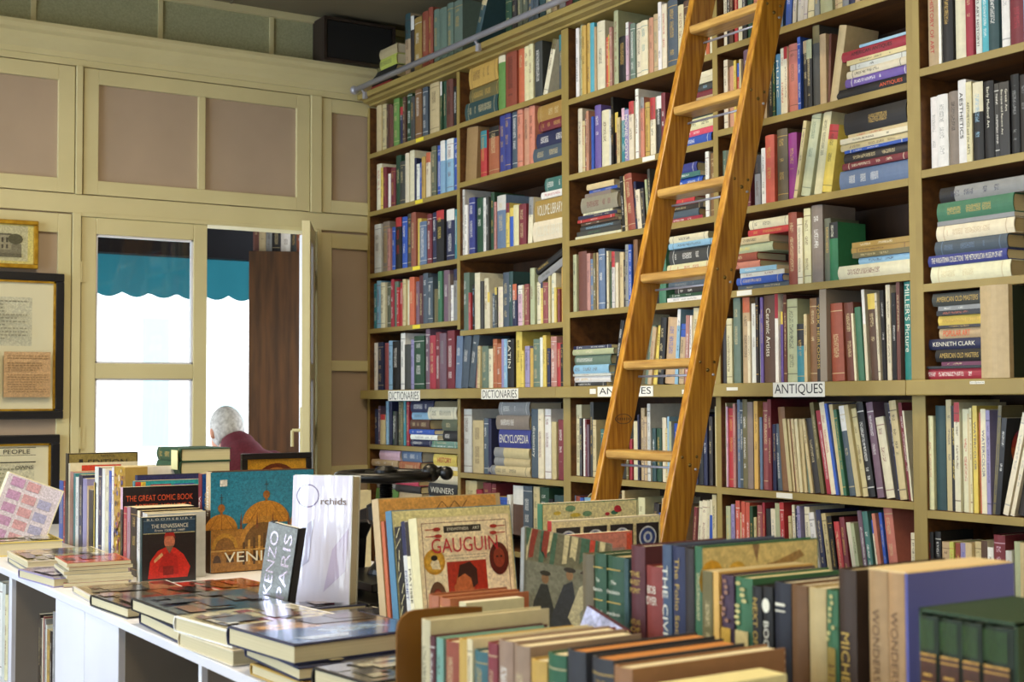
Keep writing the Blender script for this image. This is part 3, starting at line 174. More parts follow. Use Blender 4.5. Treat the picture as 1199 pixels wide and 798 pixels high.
('U',4,7,3.1654,0.7,0.01,0.2336,-0.124,'bl',341,0),('U',4,7,3.18,0.7,0.0307,0.2557,-0.121,'sr^ct',1121,0),('U',4,7,3.2492,0.7,0.0154,0.1849,0,'cr^bk',433,0),('U',5,1,3.3428,2.144,0.0343,0.229,0,'tn^dr',1026,0),
('U',5,1,3.3792,2.144,0.0084,0.2352,0,'wh',232,0),('U',5,1,3.3905,2.144,0.0343,0.2316,0,'bk^gd',1028,0),('U',5,1,3.4276,2.144,0.0366,0.2305,0,'cr/br',999,0),('U',5,1,3.467,2.144,0.0231,0.2376,0,'cs',660,0),
('U',5,1,3.4929,2.144,0.0186,0.2375,0,'wh^gy',485,0),('U',5,1,3.5128,2.144,0.0212,0.2471,0,'cy^wh',552,0),('U',5,1,3.536,2.144,0.0313,0.2405,0,'dt^wh',808,0),('U',5,1,3.5734,2.144,0.024,0.2479,0,'wh^gy',572,0),
('U',5,1,3.6007,2.144,0.0437,0.2457,0,'mr^cs',1024,0),('U',5,1,3.6477,2.144,0.0192,0.2497,0,'lb',417,0),('U',5,2,3.339,1.867,0.0244,0.1966,0,'wh^gy',743,0),('U',5,2,3.3648,1.867,0.036,0.1967,0,'wh^gy',1117,0),
('U',5,2,3.4029,1.867,0.0303,0.199,0,'tp^dk',974,0),('U',5,2,3.4353,1.867,0.0262,0.223,0,'wh^bk',966,0),('U',5,2,3.4629,1.867,0.0181,0.2124,0,'ce^bk',648,0),('U',5,2,3.4829,1.867,0.032,0.2069,0,'bk/cr^lb',1131,0),
('U',5,2,3.5176,1.867,0.0294,0.2032,0,'bk^wh',1046,0),('U',5,2,3.549,1.867,0.0132,0.1927,0,'bk^wh',461,0),('U',5,2,3.5635,1.867,0.0158,0.1925,0,'bk^wh',555,0),('U',5,2,3.5806,1.867,0.0157,0.1908,0,'bk^wh',553,0),
('U',5,2,3.5976,1.867,0.0243,0.205,0,'bk^gy',923,0),('U',5,2,3.6231,1.867,0.024,0.1998,0,'dk^gy',905,0),('S',5,3,3.3371,1.559,0.0442,0.2551,0,'cr^ct',1681,20),('S',5,3,3.333,1.6038,0.0287,0.2513,0,'bl2^wh',1079,20),
('S',5,3,3.3513,1.6331,0.0367,0.2338,0,'sl^gb',1284,20),('S',5,3,3.358,1.6704,0.04,0.248,0,'cr^tn',1492,20),('S',5,3,3.3596,1.7111,0.0117,0.2471,0,'gy',449,20),('S',5,3,3.3612,1.7233,0.0484,0.2435,0,'gn^gd',1765,20),
('S',5,3,3.37,1.7723,0.0396,0.2719,0,'gy/bk',1634,20),('S',5,5,3.2948,1.301,0.0281,0.208,0,'cs',856,21),('S',5,5,3.3219,1.3297,0.0066,0.1787,0,'bk',185,21),('S',5,5,3.3657,1.3369,0.01,0.135,0,'pl',207,21),
('S',5,5,3.345,1.3475,0.0325,0.1563,0,'bk^tn',749,21),('S',5,5,3.3203,1.3806,0.0283,0.1817,0,'nv^wh',756,21),('S',5,5,3.3579,1.4095,0.0266,0.1447,0,'tn^gy',570,21),('S',5,5,3.3582,1.4367,0.0074,0.1447,0,'dk',168,21),
('S',5,5,3.3538,1.4447,0.0249,0.1496,0,'ye^bk',554,21),('S',5,5,3.3572,1.4702,0.0132,0.1467,0,'bk^or',293,21),('S',5,5,3.3575,1.484,0.0118,0.1467,0,'gy^wh',264,21),('S',5,5,3.3454,1.4964,0.0336,0.1639,0,'dgy^wh',811,21),
('U',5,6,3.3189,0.953,0.019,0.2505,0,'ce^sa',749,0),('U',5,6,3.3393,0.953,0.0322,0.2776,0,'dt',1411,0),('U',5,6,3.3751,0.953,0.0171,0.2938,0,'ct',821,0),('U',5,6,3.3935,0.953,0.0133,0.2777,0,'bk^ye',617,0),
('U',5,6,3.4081,0.953,0.0175,0.2866,0,'cr/rd',841,0),('U',5,6,3.4276,0.953,0.0209,0.2689,0,'cr^rd',951,0),('U',5,6,3.4499,0.953,0.0072,0.2572,0,'ct',336,0),('U',5,6,3.4584,0.953,0.0065,0.2719,0,'ce',323,0),
('U',5,6,3.4662,0.953,0.0135,0.2778,0,'ye^bl',661,0),('U',5,6,3.4818,0.953,0.0092,0.2603,0,'or',435,0),('U',5,6,3.4923,0.953,0.0154,0.2691,0,'cr^nv',741,0),('U',5,6,3.509,0.953,0.0119,0.2663,0,'li',576,0),
('U',5,6,3.5219,0.953,0.0104,0.2788,0.083,'ol^nv',735,0),('U',5,6,3.5331,0.953,0.015,0.2477,0.106,'bk',685,0),('U',5,6,3.5556,0.953,0.0158,0.266,0.247,'cr^gy',784,0),('U',5,6,3.5806,0.953,0.0111,0.2545,0.249,'cr^gy',543,0),
('U',5,6,3.596,0.953,0.0283,0.2592,0.228,'dk^gy',1395,0),('U',5,7,3.3058,0.7,0.0258,0.1933,0,'bk^pk',777,0),('U',5,7,3.3337,0.7,0.0188,0.1952,0,'bk^wh',587,0),('U',5,7,3.3583,0.7,0.0267,0.1707,0,'tn^br',734,0),
('U',5,7,3.3878,0.7,0.0133,0.1727,0,'yg^or',385,0),('U',5,7,3.4024,0.7,0.0153,0.171,0,'rs^ye',443,0),('U',5,7,3.419,0.7,0.0166,0.1725,0,'li^bl',489,0),('U',5,7,3.437,0.7,0.02,0.1742,0,'ct',598,0),
('U',5,7,3.4583,0.7,0.0212,0.1789,0,'ct',660,0),('U',5,7,3.4815,0.7,0.0196,0.1837,0,'cr/br',638,0),('U',5,7,3.5038,0.7,0.018,0.1683,0,'wh',547,0),('U',5,7,3.5238,0.7,0.0341,0.2021,0,'mr^pk',1244,0),
('U',5,7,3.5598,0.7,0.0182,0.1648,0,'lg',563,0),('U',5,7,3.5799,0.7,0.0193,0.1891,0,'sg',696,0),('U',5,7,3.6012,0.7,0.0211,0.1882,0,'ct',766,0)]
import bpy, math, random, bmesh
from mathutils import Matrix, Vector
random.seed(11)
SC=bpy.context.scene; COL=SC.collection
R=math.radians; PI=math.pi
def lin(c):
    return tuple(((v/255/12.92) if v/255<=.04045 else ((v/255+.055)/1.055)**2.4) for v in c)
# ---------------------------------------------------------------- materials
def newmat(n,rough=.6,col=(200,200,200),metal=0,spec=.5):
    m=bpy.data.materials.new(n); m.use_nodes=True
    b=m.node_tree.nodes['Principled BSDF']
    b.inputs['Base Color'].default_value=(*lin(col),1); b.inputs['Roughness'].default_value=rough
    b.inputs['Metallic'].default_value=metal; b.inputs['Specular IOR Level'].default_value=spec
    return m
def nd(m,t,**k):
    n=m.node_tree.nodes.new(t)
    for a,v in k.items(): setattr(n,a,v)
    return n
def lk(m,a,b): m.node_tree.links.new(a,b)
def bs(m): return m.node_tree.nodes['Principled BSDF']
def mottled(n,c1,c2,scale=6,rough=.6,stretch=(1,1,1),bump=0,detail=4,metal=0):
    m=newmat(n,rough,c1,metal); tc=nd(m,'ShaderNodeTexCoord'); mp=nd(m,'ShaderNodeMapping'); mp.inputs['Scale'].default_value=stretch
    nz=nd(m,'ShaderNodeTexNoise'); nz.inputs['Scale'].default_value=scale; nz.inputs['Detail'].default_value=detail
    cr=nd(m,'ShaderNodeValToRGB'); cr.color_ramp.elements[0].color=(*lin(c1),1); cr.color_ramp.elements[1].color=(*lin(c2),1)
    cr.color_ramp.elements[0].position=.35; cr.color_ramp.elements[1].position=.65
    lk(m,tc.outputs['Object'],mp.inputs['Vector']); lk(m,mp.outputs['Vector'],nz.inputs['Vector']); lk(m,nz.outputs['Fac'],cr.inputs['Fac'])
    lk(m,cr.outputs['Color'],bs(m).inputs['Base Color'])
    if bump:
        bp=nd(m,'ShaderNodeBump'); bp.inputs['Strength'].default_value=bump; bp.inputs['Distance'].default_value=.002
        lk(m,nz.outputs['Fac'],bp.inputs['Height']); lk(m,bp.outputs['Normal'],bs(m).inputs['Normal'])
    return m
M={}
M['wall']=mottled('cream wall paint',(212,202,156),(204,194,148),3,.55)
M['panel']=mottled('mauve panel paint',(178,158,138),(170,151,132),3,.6)
M['frieze']=mottled('sage wall cloth',(172,172,136),(156,158,124),120,.9)
M['ceiling']=mottled('ceiling board',(128,118,92),(116,106,82),2,.8)
M['floor']=mottled('worn floor boards',(95,70,50),(75,55,40),4,.5,(1,12,1))
M['shelfpaint']=mottled('olive taupe shelf paint',(156,136,76),(142,122,66),5,.5,(1,1,1),.1)
M['shelfwood']=mottled('brown shelf wood',(112,72,34),(82,50,24),5,.55,(.6,6,8))
M['back']=mottled('dark brown back board',(66,42,22),(48,30,16),4,.6,(4,1,1))
M['oak']=mottled('varnished oak',(196,142,48),(146,92,20),7,.32,(14,14,.9),.1,8)
M['tread']=mottled('worn oak tread',(200,160,88),(166,124,66),8,.3,(1,9,9),.05,6)
M['steel']=newmat('rail steel',.3,(172,172,184),.35)
M['boltm']=newmat('bolt brass',.4,(120,100,60),1)
M['white']=mottled('white laminate',(226,226,232),(214,214,224),2,.45)
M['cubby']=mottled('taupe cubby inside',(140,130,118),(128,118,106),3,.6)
M['goldframe']=mottled('gilt frame',(200,160,50),(165,125,30),30,.35,metal=.6)
M['blackframe']=newmat('black frame',.3,(24,24,30))
M['mat']=newmat('cream mount board',.8,(214,208,176))
M['iron']=newmat('black iron',.35,(18,18,20),.4)
M['speaker']=mottled('dark speaker cloth',(20,19,18),(14,13,12),200,.9)
M['speakerbox']=mottled('dark walnut veneer',(52,38,28),(36,26,20),6,.6,(1,1,.2))
M['teal']=mottled('teal awning canvas',(30,120,130),(22,100,112),2,.8)
g=M['teal']; o_=[n for n in g.node_tree.nodes if n.type=='OUTPUT_MATERIAL'][0]; ts=nd(g,'ShaderNodeBsdfTranslucent'); ts.inputs['Color'].default_value=(*lin((120,180,190)),1); ms=nd(g,'ShaderNodeMixShader'); ms.inputs[0].default_value=.65
lk(g,bs(g).outputs[0],ms.inputs[1]); lk(g,ts.outputs[0],ms.inputs[2]); lk(g,ms.outputs[0],o_.inputs[0])
M['dark']=newmat('dark beam',.8,(20,20,28))
M['walnut']=mottled('walnut cabinet veneer',(92,60,32),(62,40,22),4,.5,(8,8,.7),0,6)
M['bldg']=newmat('pale render',.9,(235,235,235))
M['bldg2']=newmat('pale blue glass',.4,(150,190,200))
M['pave']=newmat('pale paving',.9,(205,203,200))
M['skin']=mottled('skin',(205,150,125),(196,138,112),12,.55)
M['hair']=mottled('grey hair',(165,165,165),(205,205,205),60,.8,(1,1,1),.5)
M['sweater']=mottled('maroon knit',(96,28,44),(84,22,36),80,.9,(1,1,1),.2)
M['trouser']=mottled('grey trousers',(70,70,78),(60,60,68),40,.9)
M['chairwood']=mottled('brown chair wood',(110,70,40),(90,55,30),8,.5)
M['ink']=newmat('dark ink',.6,(30,28,30)); M['inkred']=newmat('red ink',.6,(178,38,50)); M['inkwhite']=newmat('white ink',.5,(225,222,205))
M['inkgold']=newmat('gold foil',.4,(190,160,80)); M['inkblue']=newmat('navy ink',.5,(35,45,110)); M['inkor']=newmat('orange ink',.5,(220,90,50))
M['inkbrown']=newmat('brown ink',.6,(95,70,48)); M['inksilver']=newmat('silver foil',.15,(235,225,250),.7)
M['paper']=newmat('white paper',.7,(232,230,220)); M['yellowpaper']=newmat('yellow sticker',.7,(235,215,60))
M['bookend']=mottled('brown enamelled steel',(120,78,20),(105,66,14),5,.35)
M['lampglow']=newmat('lamp diffuser',.5,(255,240,210)); 
b=bs(M['lampglow']); b.inputs['Emission Color'].default_value=(1,.86,.62,1); b.inputs['Emission Strength'].default_value=9
g=newmat('clear glass',.02,(255,255,255)); bs(g).inputs['Transmission Weight'].default_value=1; bs(g).inputs['IOR'].default_value=1.45; M['glass']=g
# thin window glass: transparent with a weak mirror reflection
g=bpy.data.materials.new('window glass'); g.use_nodes=True; g.node_tree.nodes.clear()
o=nd(g,'ShaderNodeOutputMaterial'); mx=nd(g,'ShaderNodeMixShader'); tr=nd(g,'ShaderNodeBsdfTransparent'); gl=nd(g,'ShaderNodeBsdfGlossy'); fr=nd(g,'ShaderNodeFresnel')
gl.inputs['Roughness'].default_value=.03; tr.inputs['Color'].default_value=(.95,.98,.98,1)
lk(g,fr.outputs[0],mx.inputs[0]); lk(g,tr.outputs[0],mx.inputs[1]); lk(g,gl.outputs[0],mx.inputs[2]); lk(g,mx.outputs[0],o.inputs[0]); M['winglass']=g
# attribute coloured printed card / cloth
def attrmat(n,rough,coat=0,bumpy=0):
    m=newmat(n,rough); a=nd(m,'ShaderNodeAttribute',attribute_name='Col'); lk(m,a.outputs['Color'],bs(m).inputs['Base Color'])
    bs(m).inputs['Coat Weight'].default_value=coat; bs(m).inputs['Coat Roughness'].default_value=.12
    if bumpy:
        tc=nd(m,'ShaderNodeTexCoord'); nz=nd(m,'ShaderNodeTexNoise'); nz.inputs['Scale'].default_value=14; bp=nd(m,'ShaderNodeBump'); bp.inputs['Strength'].default_value=bumpy; bp.inputs['Distance'].default_value=.01
        lk(m,tc.outputs['Object'],nz.inputs['Vector']); lk(m,nz.outputs['Fac'],bp.inputs['Height']); lk(m,bp.outputs['Normal'],bs(m).inputs['Normal'])
        bp2=m.node_tree
    return m
def grain(m,s1,s2,a,b_):
    bb=bs(m); l=bb.inputs['Base Color'].links[0]; src=l.from_socket; tc=nd(m,'ShaderNodeTexCoord'); n1=nd(m,'ShaderNodeTexNoise'); n1.inputs['Scale'].default_value=s1; n1.inputs['Detail'].default_value=5; n1.inputs['Roughness'].default_value=.75
    lk(m,tc.outputs['Object'],n1.inputs['Vector']); mr=nd(m,'ShaderNodeMapRange'); mr.inputs['From Min'].default_value=.3; mr.inputs['From Max'].default_value=.7; mr.inputs['To Min'].default_value=a; mr.inputs['To Max'].default_value=b_; lk(m,n1.outputs['Fac'],mr.inputs['Value'])
    v_=nd(m,'ShaderNodeTexVoronoi'); v_.inputs['Scale'].default_value=s2; lk(m,tc.outputs['Object'],v_.inputs['Vector']); sp_=nd(m,'ShaderNodeSeparateColor'); lk(m,v_.outputs['Color'],sp_.inputs[0])
    m2_=nd(m,'ShaderNodeMapRange'); m2_.inputs['To Min'].default_value=.8; m2_.inputs['To Max'].default_value=1.15; lk(m,sp_.outputs[0],m2_.inputs['Value'])
    mu=nd(m,'ShaderNodeMath',operation='MULTIPLY'); lk(m,mr.outputs[0],mu.inputs[0]); lk(m,m2_.outputs[0],mu.inputs[1])
    sc=nd(m,'ShaderNodeVectorMath',operation='SCALE'); lk(m,src,sc.inputs[0]); lk(m,mu.outputs[0],sc.inputs['Scale']); lk(m,sc.outputs['Vector'],bb.inputs['Base Color'])
M['art']=attrmat('printed picture',.35,.4); grain(M['art'],90,200,.86,1.12)
M['photo']=attrmat('printed photograph',.35,.4); grain(M['photo'],110,260,.62,1.3)
M['print']=attrmat('glossy photographic cover',.22,.6); grain(M['print'],22,60,.3,1.5)
M['foil']=attrmat('clear plastic jacket over print',.1,1,0)
_g=M['foil']; _tc=nd(_g,'ShaderNodeTexCoord'); _mp=nd(_g,'ShaderNodeMapping'); _mp.inputs['Scale'].default_value=(26,26,3.2); _nz=nd(_g,'ShaderNodeTexNoise'); _nz.inputs['Scale'].default_value=1; _nz.inputs['Detail'].default_value=2; _bp=nd(_g,'ShaderNodeBump'); _bp.inputs['Strength'].default_value=.55; _bp.inputs['Distance'].default_value=.012
lk(_g,_tc.outputs['Object'],_mp.inputs['Vector']); lk(_g,_mp.outputs['Vector'],_nz.inputs['Vector']); lk(_g,_nz.outputs['Fac'],_bp.inputs['Height']); lk(_g,_bp.outputs['Normal'],bs(_g).inputs['Normal']); lk(_g,_bp.outputs['Normal'],bs(_g).inputs['Coat Normal'])
# pages
pg=newmat('page edges',.8); a=nd(pg,'ShaderNodeAttribute',attribute_name='Col'); tc=nd(pg,'ShaderNodeTexCoord'); wv=nd(pg,'ShaderNodeTexNoise')
mp=nd(pg,'ShaderNodeMapping'); mp.inputs['Scale'].default_value=(900,3,3); wv.inputs['Scale'].default_value=1; wv.inputs['Detail'].default_value=1
mr=nd(pg,'ShaderNodeMapRange'); mr.inputs['To Min'].default_value=.78; mr.inputs['To Max'].default_value=1.08
vm=nd(pg,'ShaderNodeVectorMath',operation='SCALE')
lk(pg,tc.outputs['Object'],mp.inputs['Vector']); lk(pg,mp.outputs['Vector'],wv.inputs['Vector']); lk(pg,wv.outputs['Fac'],mr.inputs['Value'])
lk(pg,a.outputs['Color'],vm.inputs[0]); lk(pg,mr.outputs['Result'],vm.inputs['Scale']); lk(pg,vm.outputs['Vector'],bs(pg).inputs['Base Color']); M['pages']=pg
# book covers: colour, ink colour and print layout come from mesh attributes
def bookmat(n,rough,coat):
    m=newmat(n,rough)
    def at(s): return nd(m,'ShaderNodeAttribute',attribute_name=s)
    def mth(op,a,b=None,c=None):
        q=nd(m,'ShaderNodeMath',operation=op)
        for i,v in enumerate((a,b,c)):
            if v is None: continue
            if isinstance(v,(int,float)): q.inputs[i].default_value=v
            else: lk(m,v,q.inputs[i])
        return q.outputs[0]
    colr,ink,P1,P2=at('Col'),at('Ink'),at('P1'),at('P2')
    uv=nd(m,'ShaderNodeUVMap',uv_map='spine'); s=nd(m,'ShaderNodeSeparateXYZ'); lk(m,uv.outputs[0],s.inputs[0])
    u,v=s.outputs[0],s.outputs[1]      # u -.5..5 across, v 0..1 along; u=-9 off the spine
    p1=nd(m,'ShaderNodeSeparateXYZ'); lk(m,P1.outputs['Vector'],p1.inputs[0]); W,H,seed=p1.outputs
    p2=nd(m,'ShaderNodeSeparateXYZ'); lk(m,P2.outputs['Vector'],p2.inputs[0]); t0,band,tone=p2.outputs
    au=mth('ABSOLUTE',u); on=mth('LESS_THAN',au,.6)
    um=mth('MULTIPLY',u,W); vm_=mth('MULTIPLY',v,H)
    cx=nd(m,'ShaderNodeCombineXYZ'); lk(m,mth('MULTIPLY',um,330.),cx.inputs[0]); lk(m,mth('MULTIPLY',vm_,620.),cx.inputs[1]); lk(m,seed,cx.inputs[2])
    nz=nd(m,'ShaderNodeTexNoise'); nz.inputs['Scale'].default_value=1; nz.inputs['Detail'].default_value=0; lk(m,cx.outputs[0],nz.inputs['Vector'])
    gly=mth('GREATER_THAN',nz.outputs['Fac'],.5)
    inu=mth('LESS_THAN',au,.2)
    a1=mth('MULTIPLY',mth('GREATER_THAN',v,t0),mth('LESS_THAN',v,.86))
    cx2=nd(m,'ShaderNodeCombineXYZ'); lk(m,mth('MULTIPLY',vm_,28.),cx2.inputs[1]); lk(m,seed,cx2.inputs[2])
    n2=nd(m,'ShaderNodeTexNoise'); n2.inputs['Scale'].default_value=1; n2.inputs['Detail'].default_value=0; lk(m,cx2.outputs[0],n2.inputs['Vector'])
    words=mth('GREATER_THAN',n2.outputs['Fac'],.43)
    txt=mth('MULTIPLY',mth('MULTIPLY',mth('MULTIPLY',gly,inu),mth('MULTIPLY',a1,words)),mth('LESS_THAN',t0,1.))
    vb=mth('ABSOLUTE',mth('SUBTRACT',mth('ABSOLUTE',mth('SUBTRACT',v,.5)),.40))
    bnd=mth('MULTIPLY',mth('LESS_THAN',vb,.006),band)
    inkf=mth('MULTIPLY',mth('MAXIMUM',txt,bnd),on)
    tn=mth('MULTIPLY',mth('GREATER_THAN',v,tone),on)
    mixt=nd(m,'ShaderNodeMix',data_type='RGBA'); lk(m,tn,mixt.inputs[0]); lk(m,colr.outputs['Color'],mixt.inputs[6])
    T=at('Tone'); lk(m,T.outputs['Color'],mixt.inputs[7])
    mix=nd(m,'ShaderNodeMix',data_type='RGBA'); lk(m,mth('MULTIPLY',inkf,.7),mix.inputs[0]); lk(m,mixt.outputs[2],mix.inputs[6]); lk(m,ink.outputs['Color'],mix.inputs[7])
    # faint cloth mottling
    tc=nd(m,'ShaderNodeTexCoord'); n3=nd(m,'ShaderNodeTexNoise'); n3.inputs['Scale'].default_value=60; lk(m,tc.outputs['Object'],n3.inputs['Vector'])
    mr=nd(m,'ShaderNodeMapRange'); mr.inputs['To Min'].default_value=.84; mr.inputs['To Max'].default_value=1.12; lk(m,n3.outputs['Fac'],mr.inputs['Value'])
    sc=nd(m,'ShaderNodeVectorMath',operation='SCALE'); lk(m,mix.outputs[2],sc.inputs[0]); lk(m,mr.outputs['Result'],sc.inputs['Scale'])
    lk(m,sc.outputs['Vector'],bs(m).inputs['Base Color']); bs(m).inputs['Coat Weight'].default_value=coat; bs(m).inputs['Coat Roughness'].default_value=.2
    return m
M['cloth']=bookmat('book cloth',.6,0); M['jacket']=bookmat('paper dust jacket',.38,.35)
# ---------------------------------------------------------------- palette
PAL=dict(ct=(208,188,132,'tan-cream'),cr=(226,216,182,'cream'),ce=(222,212,160,'pale cream'),wh=(234,232,226,'white'),br=(92,62,44,'brown'),mb=(112,62,50,'reddish brown'),gr=(95,148,58,'grass green'),
 nv=(36,42,82,'navy'),rd=(192,36,42,'red'),dg=(30,76,50,'dark green'),dgy=(64,66,64,'dark grey'),le=(132,90,45,'brown leather'),sl=(72,88,104,'slate blue'),bk=(28,27,30,'black'),ye=(226,196,50,'yellow'),
 mr=(126,36,50,'maroon'),olg=(96,102,80,'olive grey'),lb=(130,182,216,'light blue'),bl=(32,86,190,'bright blue'),lg=(206,206,200,'light grey'),tp=(136,120,110,'taupe'),dp=(190,130,122,'dusty pink'),bk2=(160,82,60,'brick red'),
 gb=(96,122,158,'grey-blue'),tl=(30,132,146,'teal'),cs=(172,30,56,'crimson'),gg=(102,126,110,'grey-green'),mv=(118,88,108,'mauve'),dm=(90,32,42,'dark maroon'),ol=(112,102,56,'olive'),gn=(52,118,84,'green'),gy=(142,144,146,'grey'),
 gd=(202,162,52,'golden'),dr=(152,70,72,'dusty red'),li=(152,142,192,'lilac'),ob=(176,96,50,'orange-brown'),pk=(226,182,206,'pink'),pkr=(216,60,92,'pinkish red'),dt=(40,76,80,'dark teal'),rs=(152,66,40,'rust'),rs2=(108,52,38,'dark rust'),
 sa=(212,128,98,'salmon'),st=(202,142,108,'salmon-tan'),pm=(168,134,76,'parchment brown'),bl2=(48,58,142,'royal blue'),sg=(176,182,138,'sage'),cy=(60,182,202,'cyan'),ro=(216,82,56,'orange-red'),tn=(196,166,120,'tan'),pu=(106,82,166,'purple'),
 tg=(56,118,112,'teal green'),dk=(48,42,42,'very dark'),sr=(205,112,92,'dusty salmon'),co=(216,88,60,'coral'),pu2=(150,32,130,'magenta'),cs2=(196,200,156,'pale green'),yr=(216,192,50,'red-topped yellow'),ol2=(98,86,60,'dark olive'),
 vg=(20,122,74,'vivid green'),mt=(0,136,126,'bright teal'),yg=(200,206,60,'lime yellow'),yo=(218,168,62,'amber'),bs=(72,132,166,'steel blue'),tp2=(150,140,120,'stone'),gd2=(172,134,44,'old gold'),pl=(110,40,80,'plum'),gp=(170,130,140,'grey pink'),
 cy2=(190,150,50,'comic-covered yellow'),bg=(205,192,150,'beige'),mi=(110,170,150,'mint green'),tl2=(50,105,115,'teal'),cs2b=(135,45,55,'dark crimson'),tpk=(158,128,104,'pinkish taupe'),gn2=(34,100,66,'bottle green'),dk2=(52,54,62,'charcoal'),
 rb=(156,104,64,'chestnut'),mb2=(140,48,40,'brick brown'),sl2=(60,84,118,'denim blue'),nv2=(34,44,84,'deep navy'),pp=(70,44,72,'patterned purple'),gpn=(50,110,70,'patterned green'),nb=(30,34,48,'blue-black'),br3=(110,74,30,'umber'),
 ct2=(190,168,110,'straw'),db=(62,42,32,'dark brown'),wd=(180,142,90,'biscuit'),gset=(24,44,26,'forest green'))
PAL['or']=(206,98,50,'orange')
def C3(k):
    c=lin(PAL[k][:3]); l=.25*c[0]+.6*c[1]+.15*c[2]; return tuple((v*.84+l*.16)*.94 for v in c)
def jit(c,a=.07):
    f=1+random.uniform(-a,a); return tuple(min(1,max(0,v*f*(1+random.uniform(-.03,.03)))) for v in c)
# ---------------------------------------------------------------- mesh helpers
class MB:
    def __init__(s): s.v=[];s.f=[];s.m=[];s.c=[];s.sm=False
    def add(s,vs,fs,mat=0,col=None):
        o=len(s.v); s.v+= [tuple(v) for v in vs]
        for f in fs: s.f.append(tuple(i+o for i in f)); s.m.append(mat); s.c.append(col)
        return s
    def box(s,x0,x1,y0,y1,z0,z1,mat=0,col=None,mx=None):
        vs=[Vector((x,y,z)) for z in (z0,z1) for y in (y0,y1) for x in (x0,x1)]
        if mx is not None: vs=[mx@v for v in vs]
        return s.add(vs,[(0,2,3,1),(4,5,7,6),(0,1,5,4),(2,6,7,3),(0,4,6,2),(1,3,7,5)],mat,col)
    def prism(s,pts,axis,a,b,mat=0,col=None):
        # pts 2D polygon (ccw) extruded along axis
        def P(p,t):
            return {'x':(t,p[0],p[1]),'y':(p[0],t,p[1]),'z':(p[0],p[1],t)}[axis]
        n=len(pts); vs=[P(p,a) for p in pts]+[P(p,b) for p in pts]
        fs=[tuple(range(n))[::-1],tuple(range(n,2*n))]+[(i,(i+1)%n,(i+1)%n+n,i+n) for i in range(n)]
        return s.add(vs,fs,mat,col)
    def tube(s,p0,p1,r0,r1=None,n=14,mat=0,col=None,cap=True):
        r1=r0 if r1 is None else r1; p0=Vector(p0);p1=Vector(p1); d=(p1-p0).normalized(); a=d.orthogonal().normalized(); b=d.cross(a)
        vs=[p+ (a*math.cos(2*PI*i/n)+b*math.sin(2*PI*i/n))*r for p,r in ((p0,r0),(p1,r1)) for i in range(n)]
        fs=[(i,(i+1)%n,(i+1)%n+n,i+n) for i in range(n)]
        if cap: fs+=[tuple(range(n))[::-1],tuple(range(n,2*n))]
        return s.add(vs,fs,mat,col)
    def ball(s,c,r,n=14,m=8,mat=0,col=None,mx=None):
        if not hasattr(r,'__len__'): r=(r,r,r)
        vs=[];fs=[]
        for j in range(1,m):
            t=PI*j/m
            for i in range(n):
                p=2*PI*i/n; vs.append(Vector((r[0]*math.sin(t)*math.cos(p),r[1]*math.sin(t)*math.sin(p),r[2]*math.cos(t))))
        for j in range(m-2):
            for i in range(n): fs.append((j*n+i,(j+1)*n+i,(j+1)*n+(i+1)%n,j*n+(i+1)%n))
        vs+=[Vector((0,0,r[2])),Vector((0,0,-r[2]))]; T=len(vs)-2
        for i in range(n): fs.append((T,i,(i+1)%n)); fs.append((T+1,(m-2)*n+(i+1)%n,(m-2)*n+i))
        if mx is not None: vs=[mx@v for v in vs]
        return s.add([v+Vector(c) for v in vs],fs,mat,col)
    def lathe(s,prof,c=(0,0,0),n=20,mat=0,col=None):
        vs=[(c[0]+r*math.cos(2*PI*i/n),c[1]+r*math.sin(2*PI*i/n),c[2]+z) for r,z in prof for i in range(n)]
        fs=[(j*n+i,j*n+(i+1)%n,(j+1)*n+(i+1)%n,(j+1)*n+i) for j in range(len(prof)-1) for i in range(n)]
        fs+=[tuple(range(n))[::-1],tuple(range((len(prof)-1)*n,len(prof)*n))]
        return s.add(vs,fs,mat,col)
    def torus(s,c,Rr,r,n=36,m=10,axis='z',mat=0):
        vs=[];fs=[]
        for i in range(n):
            a=2*PI*i/n
            for j in range(m):
                t=2*PI*j/m; q=(Rr+r*math.cos(t)); p=(q*math.cos(a),q*math.sin(a),r*math.sin(t))
                if axis=='x': p=(p[2],p[0],p[1])
                vs.append((p[0]+c[0],p[1]+c[1],p[2]+c[2]))
        for i in range(n):
            for j in range(m): fs.append((i*m+j,((i+1)%n)*m+j,((i+1)%n)*m+(j+1)%m,i*m+(j+1)%m))
        return s.add(vs,fs,mat)
    def obj(s,name,mats,parent=None,bevel=0,smooth=False,loc=None):
        me=bpy.data.meshes.new(name); me.from_pydata(s.v,[],s.f)
        if not isinstance(mats,(list,tuple)): mats=[mats]
        for m in mats: me.materials.append(m)
        me.polygons.foreach_set('material_index',s.m)
        if any(c is not None for c in s.c):
            at=me.attributes.new('Col','FLOAT_COLOR','CORNER'); arr=[]
            for p,c in zip(me.polygons,s.c):
                c=c or (.5,.5,.5)
                for _ in range(p.loop_total): arr+= [c[0],c[1],c[2],1]
            at.data.foreach_set('color',arr)
        if smooth: me.polygons.foreach_set('use_smooth',[True]*len(me.polygons))
        me.update()
        o=bpy.data.objects.new(name,me); COL.objects.link(o)
        if loc: o.location=loc
        if parent: o.parent=parent
        if bevel:
            b=o.modifiers.new('bevel','BEVEL'); b.width=bevel; b.segments=2; b.limit_method='ANGLE'
        return o
def tag(o,label,cat,group=None,kind=None):
    if label: o['label']=label
    if cat: o['category']=cat
    if group: o['group']=group
    if kind: o['kind']=kind
    return o
def empty(name,loc=(0,0,0),rot=(0,0,0)):
    o=bpy.data.objects.new(name,None); o.empty_display_size=.05; COL.objects.link(o); o.location=loc; o.rotation_euler=rot; return o
